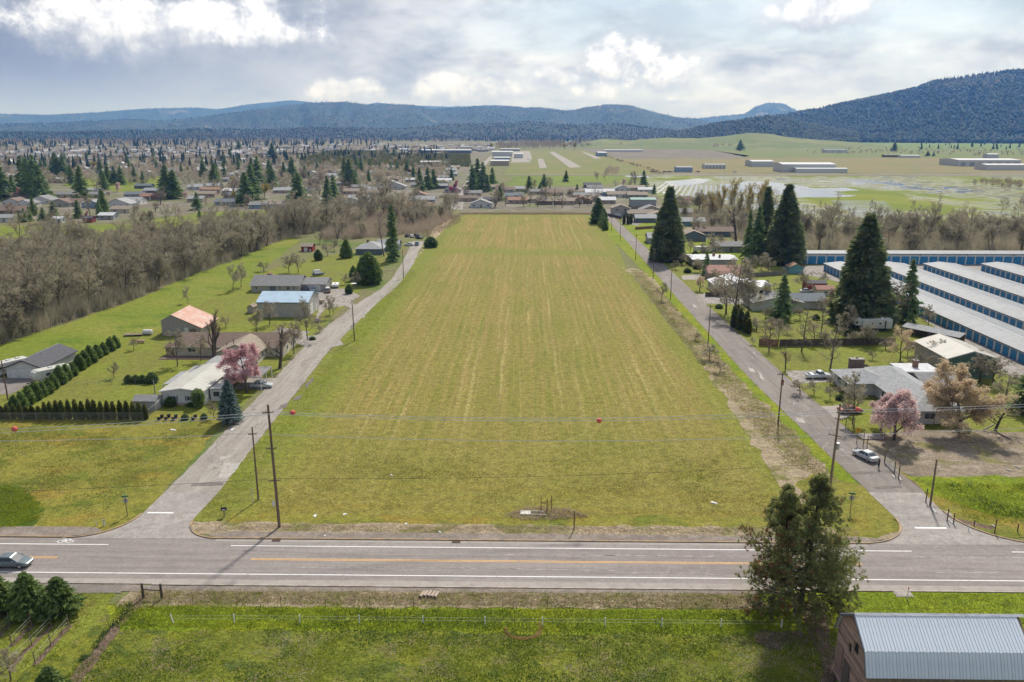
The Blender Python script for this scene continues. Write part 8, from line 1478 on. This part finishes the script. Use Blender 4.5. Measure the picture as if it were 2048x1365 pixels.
# ---- conifers that can be told apart: (px, base py, top py, width factor, kind)
CO = [(8, 400, 325, 1., 1), (28, 395, 350, 1., 1), (50, 392, 312, .9, 1), (62, 398, 316, .9, 2), (75, 400, 310, .9, 1), (85, 402, 330, 1., 2), (115, 356, 305, 1.25, 2), (128, 356, 310, 1., 1), (140, 358, 330, 1.1, 2), (165, 400, 332, 1., 0), (205, 416, 377, 1.0, 1), (210, 432, 380, .9, 0), (200, 436, 400, .9, 1), (230, 370, 332, 1., 2), (243, 370, 331, 1., 1), (205, 370, 336, 1., 1), (270, 365, 335, 1., 2), (335, 398, 330, 1.2, 1), (350, 398, 340, 1.2, 2), (345, 396, 345, 1.3, 0), (68, 432, 394, 1.0, 0), (60, 443, 412, .9, 0), (50, 445, 416, .9, 1), (88, 448, 415, 1.1, 2), (40, 445, 420, .9, 0), (108, 437, 403, 1.2, 2), (157, 437, 400, 1.1, 0), (407, 355, 322, 1.2, 1), (430, 375, 325, 1.2, 0), (432, 376, 345, 1.2, 2), (493, 411, 345, 1.25, 1), (505, 400, 330, 1., 2), (517, 374, 312, 1., 1), (540, 365, 320, 1., 0), (545, 378, 330, 1., 2), (598, 412, 345, 1.3, 1), (585, 358, 314, 1.2, 1), (610, 358, 332, 1., 2), (656, 412, 352, .85, 1), (668, 405, 350, .9, 2), (690, 362, 316, 1., 1), (700, 375, 318, 1.1, 2), (712, 358, 338, 1., 1), (795, 348, 324, 1., 2), (740, 340, 318, 1., 0), (840, 384, 336, .9, 1), (856, 380, 336, .9, 2), (868, 378, 338, 1., 1), (903, 362, 336, 1., 1), (945, 380, 330, 1., 1), (955, 378, 318, .95, 2), (966, 382, 325, 1., 1), (985, 372, 335, 1., 2), (975, 384, 350, 1., 0), (1058, 386, 352, 1.2, 0), (1000, 402, 372, 1.5, 0), (1132, 364, 341, 1.1, 1), (1154, 389, 368, 1., 2), (1287, 374, 341, 1., 2), (1308, 388, 368, 1., 1), (1088, 374, 348, 1.2, 2), (1080, 382, 365, 1.2, 1), (395, 420, 385, 1.1, 2), (545, 317, 287, 1.6, 1), (400, 440, 418, 1., 1), (770, 306, 290, 1.4, 1), (478, 302, 280, 1.3, 2), (1480, 302, 280, 1.5, 2), (1788, 303, 284, 1.5, 1), (2070, 300, 286, 1.5, 1), (1855, 313, 302, 1.8, 2), (1867, 313, 304, 1.5, 1)]
cnames = {}
for i, (x, by, ty, wf, k) in enumerate(CO):
    side = 'outer left' if x < 60 else 'far left' if x < 110 else 'left' if x < 180 else 'centre left' if x < 300 else 'left centre' if x < 450 else 'centre' if x < 560 else 'right centre' if x < 680 else 'centre right' if x < 850 else 'right' if x < 1000 else 'far right'; zone = 'far back among the houses' if by < 378 else 'among the nearer houses' if by < 420 else 'at the near edge of the houses'
    sh_ = 'broad' if wf > 1.1 else 'slim' if wf < .95 else 'tall'
    s = hz(x, by, ty)/20; plant('douglas_fir', f'{sh_} dark conifer {zone}, {side} part of the town', 'tree', FIRS[k], G(x, by), s*wf*1.28, group=f'{sh_} {side} town conifers {zone}', sz=s)
for i, q in enumerate(scatter_view([(-20, 392), (-20, 318), (300, 312), (880, 312), (880, 372), (560, 390), (350, 380)], 62, 14, 66)):
    g = ray_px(q); s = rnd.uniform(.5, 1.05); plant('douglas_fir', f'{"tall" if s > .8 else "small"} garden conifer, {"far" if g[1] < 345 else "near"} rows, {"left" if g[0] < 300 else "middle" if g[0] < 600 else "right"} half of the town', 'tree', FIRS[i % 3], q, s*rnd.uniform(1., 1.4), group='garden conifers of the town', sz=s)
# blossom and budding trees in the town
BF = {k: bare(440+i, 8, .18, .2, 1, .06, [(8, 50, .58, 3, .15, .08, .45), (6, 46, .55, 2, .18, .03, .5), (5, 46, .6, 1, .2, 0, .5)], .1, m_bark1, m_twigr, (m, 2200, .34)) for i, (k, m) in enumerate((('rose pink', m_magen), ('pale pink', m_pinkp), ('yellow-green', m_budy), ('cream', m_whitb), ('dark red', m_redlf), ('tan', m_bud)))}
for (x, by, ty, k, lab) in ((39, 397, 374, 'rose pink', 'in front of the terrace units'), (172, 444, 422, 'rose pink', 'over the dark red shed'), (133, 440, 424, 'cream', 'at the meadow edge'), (235, 385, 360, 'pale pink', 'by the park'), (160, 330, 318, 'dark red', 'far left in the town'), (325, 322, 312, 'rose pink', 'far back right of the park'), (370, 400, 380, 'pale pink', 'right of the twin fir'), (405, 390, 372, 'pale pink', 'between the roofs'), (375, 345, 333, 'yellow-green', 'before the school'), (467, 368, 352, 'yellow-green', 'below the school'), (468, 402, 380, 'yellow-green', 'beside the broad fir'), (530, 398, 366, 'yellow-green', 'in front of the tall fir'), (590, 420, 397, 'dark red', 'by the cluttered yard'), (650, 330, 318, 'dark red', 'far back in the middle'), (720, 408, 385, 'dark red', 'right of the cul-de-sac'), (870, 372, 350, 'rose pink', 'beside the town road'), (908, 392, 360, 'rose pink', 'on the near side of the town road'), (820, 352, 338, 'dark red', 'left of the town road'), (1032, 404, 390, 'dark red', 'at the orange-roofed house'), (1247, 372, 354, 'pale pink', 'before the airfield meadow'), (925, 328, 318, 'pale pink', 'by the tree plantation'), (365, 318, 307, 'tan', 'far back by the town centre'), (435, 300, 292, 'yellow-green', 'at the far town edge'), (985, 300, 285, 'yellow-green', 'at the far end of the town road'), (1130, 300, 287, 'yellow-green', 'beyond the runway'), (1150, 300, 284, 'yellow-green', 'second beyond the runway'), (185, 340, 322, 'yellow-green', 'left of the park'), (1372, 412, 392, 'pale pink', 'by the scrub at the flooded field'), (510, 318, 304, 'tan', 'behind the tall twin firs')):
    s = hz(x, by, ty)/8.2; plant('blossom_tree', f'{k} spring tree {lab}', 'tree', BF[k], G(x, by), s*1.1, sz=s)
# leafless garden trees in the town
gt = scatter_view(TOWN, 175, 9, 61) + [G(*q) for q in ((930, 400), (1000, 395), (1060, 412), (1075, 414), (1090, 408), (1110, 414), (1125, 416), (1140, 404), (1175, 412), (1048, 414), (1160, 414), (1192, 410), (1010, 412), (990, 415), (915, 408), (1070, 378), (1100, 378), (1230, 376), (1260, 378), (1270, 372), (1210, 362), (1195, 360), (640, 395), (630, 400), (780, 385), (760, 372), (480, 390), (456, 405), (500, 415), (330, 405), (320, 410), (255, 385), (180, 432), (310, 425), (22, 440))]
for i, p in enumerate(gt):
    if any(inpoly(p.x, p.y, q) for q in PLW) or inpoly(p.x, p.y, WP): continue
    s = rnd.uniform(.7, 1.25); k = i % 3; g = ray_px(p); plant('bare_garden_tree', f'{"large" if s > 1.05 else "small" if s < .85 else "medium"} {("grey-brown", "dark", "reddish")[k]} leafless garden tree, {"far" if g[1] < 340 else "middle" if g[1] < 370 else "near"} rows, {"left" if g[0] < 300 else "middle" if g[0] < 620 else "right"} part of town', 'tree', FARB[k], p, s*1.15, group=('grey-brown', 'dark', 'reddish')[k]+' leafless garden trees')
def crowns(name, P, h0, h1, m, seed, lab, k=70, w=.5, cat='woods'):
    r_ = np.random.default_rng(seed); P = np.array([tuple(q) for q in P]); n = len(P); h = np.repeat(r_.uniform(h0, h1, n), k)[:, None]; B = np.repeat(P, k, 0); u = rdir(r_, n*k)*np.cbrt(r_.uniform(.1, 1, (n*k, 1)))
    a = B+u*h*np.array([.36, .36, .36])+np.array([0, 0, .58])*h; d = unit(u*np.array([1, 1, .5])+np.array([0, 0, .6])); V, T = slivers(r_, a-d*h*.10, a+d*h*.12, w*r_.uniform(.6, 1.4, n*k)); t0 = slivers(r_, P, P+np.array([0, 0, 1])*h[::k]*.8, np.full(n, w*1.2)); V, T = join([(V, T), t0]); stuff(obj(name, fast(name, V, T, m)), lab, cat)
crowns('town_tree_mass', scatter_px([(-60, 372), (-60, 306), (300, 300), (900, 300), (900, 360), (700, 380), (500, 385), (350, 372)], 1000, 71), 5, 11, m_twig, 71, 'countless leafless trees between the town houses', 60, .7); crowns('town_tree_mass', scatter_px([(-60, 360), (-60, 306), (300, 300), (900, 300), (900, 360), (600, 370)], 600, 72), 6, 12, m_twigr, 72, 'countless reddish leafless trees between the town houses', 60, .7)
crowns('distant_bare_woods', scatter_px([(-80, 306), (-80, 270), (500, 268), (1000, 272), (1000, 300), (500, 300)], 2200, 73), 9, 16, m_twig, 73, 'hazy leafless woods beyond the town', 26, 1.3); crowns('poplar_belt', scatter_px([(990, 300), (1000, 286), (1130, 284), (1130, 297)], 330, 74), 14, 20, m_twigd, 74, 'dense leafless poplar plantation beyond the airfield', 30, 1.1); crowns('poplar_belt', scatter_px([(1130, 296), (1150, 281), (1260, 281), (1260, 294)], 300, 75), 12, 18, m_twigd, 75, 'dense leafless woods behind the airfield hangars', 30, 1.1); crowns('hedgerow', scatter_px([(1290, 291), (1410, 289), (1410, 292), (1290, 294)], 110, 76), 12, 17, m_twigd, 76, 'leafless tree belt left on the valley floor', 30, 1.2); crowns('hedgerow', scatter_px([(1424, 296), (1560, 295), (1560, 297), (1424, 298)], 130, 77), 11, 16, m_twigd, 77, 'leafless tree belt right on the valley floor', 30, 1.1)
crowns('valley_scrub', scatter_px([(1600, 310), (1600, 296), (2150, 294), (2150, 314)], 240, 78), 4, 9, m_twigd, 78, 'scattered hedges and trees far across the valley floor', 24, .9); crowns('ditch_shrubs', scatter_px([(1938, 376), (1990, 380), (2150, 384), (2150, 372), (1945, 368)], 60, 79), 5, 9, m_twigd, 79, 'dark shrubs along the ditch in the flooded field', 60, .4); crowns('ditch_shrubs', scatter_px([(1200, 311), (1260, 326), (1330, 350), (1325, 351), (1255, 329), (1198, 313)], 70, 80), 2.5, 4.5, m_twigd, 80, 'shrubs along the airfield fence', 30, .5); crowns('ditch_shrubs', scatter_px([(1205, 352), (1235, 352), (1240, 344), (1218, 340)], 22, 81), 6, 10, m_twigr, 81, 'brown thicket in the airfield meadow', 60, .4); crowns('valley_scrub', scatter_px([(1330, 402), (1430, 410), (1425, 414), (1330, 408)], 60, 82), 3, 6, m_twigd, 82, 'dark brambles along the flooded field', 60, .3)
crowns('distant_bare_woods', scatter_px([(1000, 284), (1000, 272), (1450, 268), (1450, 274), (1200, 280)], 380, 83), 8, 14, m_twigd, 83, 'hazy leafless woods below the foothills', 24, 1.6)
crowns('distant_bare_woods', scatter_px([(-80, 292), (-80, 271), (600, 269), (1000, 272), (1000, 282), (600, 290)], 1500, 84), 13, 22, m_twigd, 84, 'dense hazy woods along the far edge of town', 26, 2.4)
rr = np.random.default_rng(91)
def far_cones(poly, n, h0, h1, lab, w=.2): P = np.array([tuple(q) for q in scatter_px(poly, n, int(poly[0][0]+n))]); stuff(scatter_cones('distant_conifers', P, rr, h0, h1, m_cone, False, w), lab, 'woods')
far_cones([(-80, 300), (-80, 268), (500, 266), (760, 268), (760, 296)], 900, 12, 30, 'dark conifers scattered beyond the town'); far_cones([(760, 284), (760, 266), (1000, 266), (1120, 270), (1120, 284)], 520, 14, 30, 'dark conifers below the middle hills'); far_cones([(-60, 345), (-60, 296), (900, 296), (900, 325)], 380, 9, 20, 'dark conifers deep in the town'); far_cones([(1100, 290), (1100, 272), (1330, 268), (1330, 284)], 150, 12, 24, 'dark conifers beyond the airfield'); far_cones([(1840, 300), (1840, 282), (2150, 280), (2150, 300)], 80, 10, 20, 'dark conifers at the mountain foot'); far_cones([(1500, 275), (1510, 262), (1545, 262), (1560, 272)], 70, 14, 24, 'dark conifer grove on the green slope')
# tree plantation in rows
m_plnt = leaf('plantation_foliage', (.30, .27, .09), (.21, .21, .07), .02, .2)
for q, nm in ((PLW[0], 'left'), (PLW[1], 'right')):
    xs_ = [p[0] for p in q]; ys_ = [p[1] for p in q]; pts = [(x, y, 0) for x in np.arange(min(xs_), max(xs_), 4.5) for y in np.arange(min(ys_), max(ys_), 5.5) if inpoly(x, y, q)]
    pts = pts[:9000]; stuff(scatter_cones('tree_plantation', np.array(pts, float)+rr.normal(size=(len(pts), 3))*np.array([.5, .5, 0]), rr, 5.5, 8.5, m_plnt, False, .3), f'olive conifer plantation in rows, {nm} block', 'plantation')
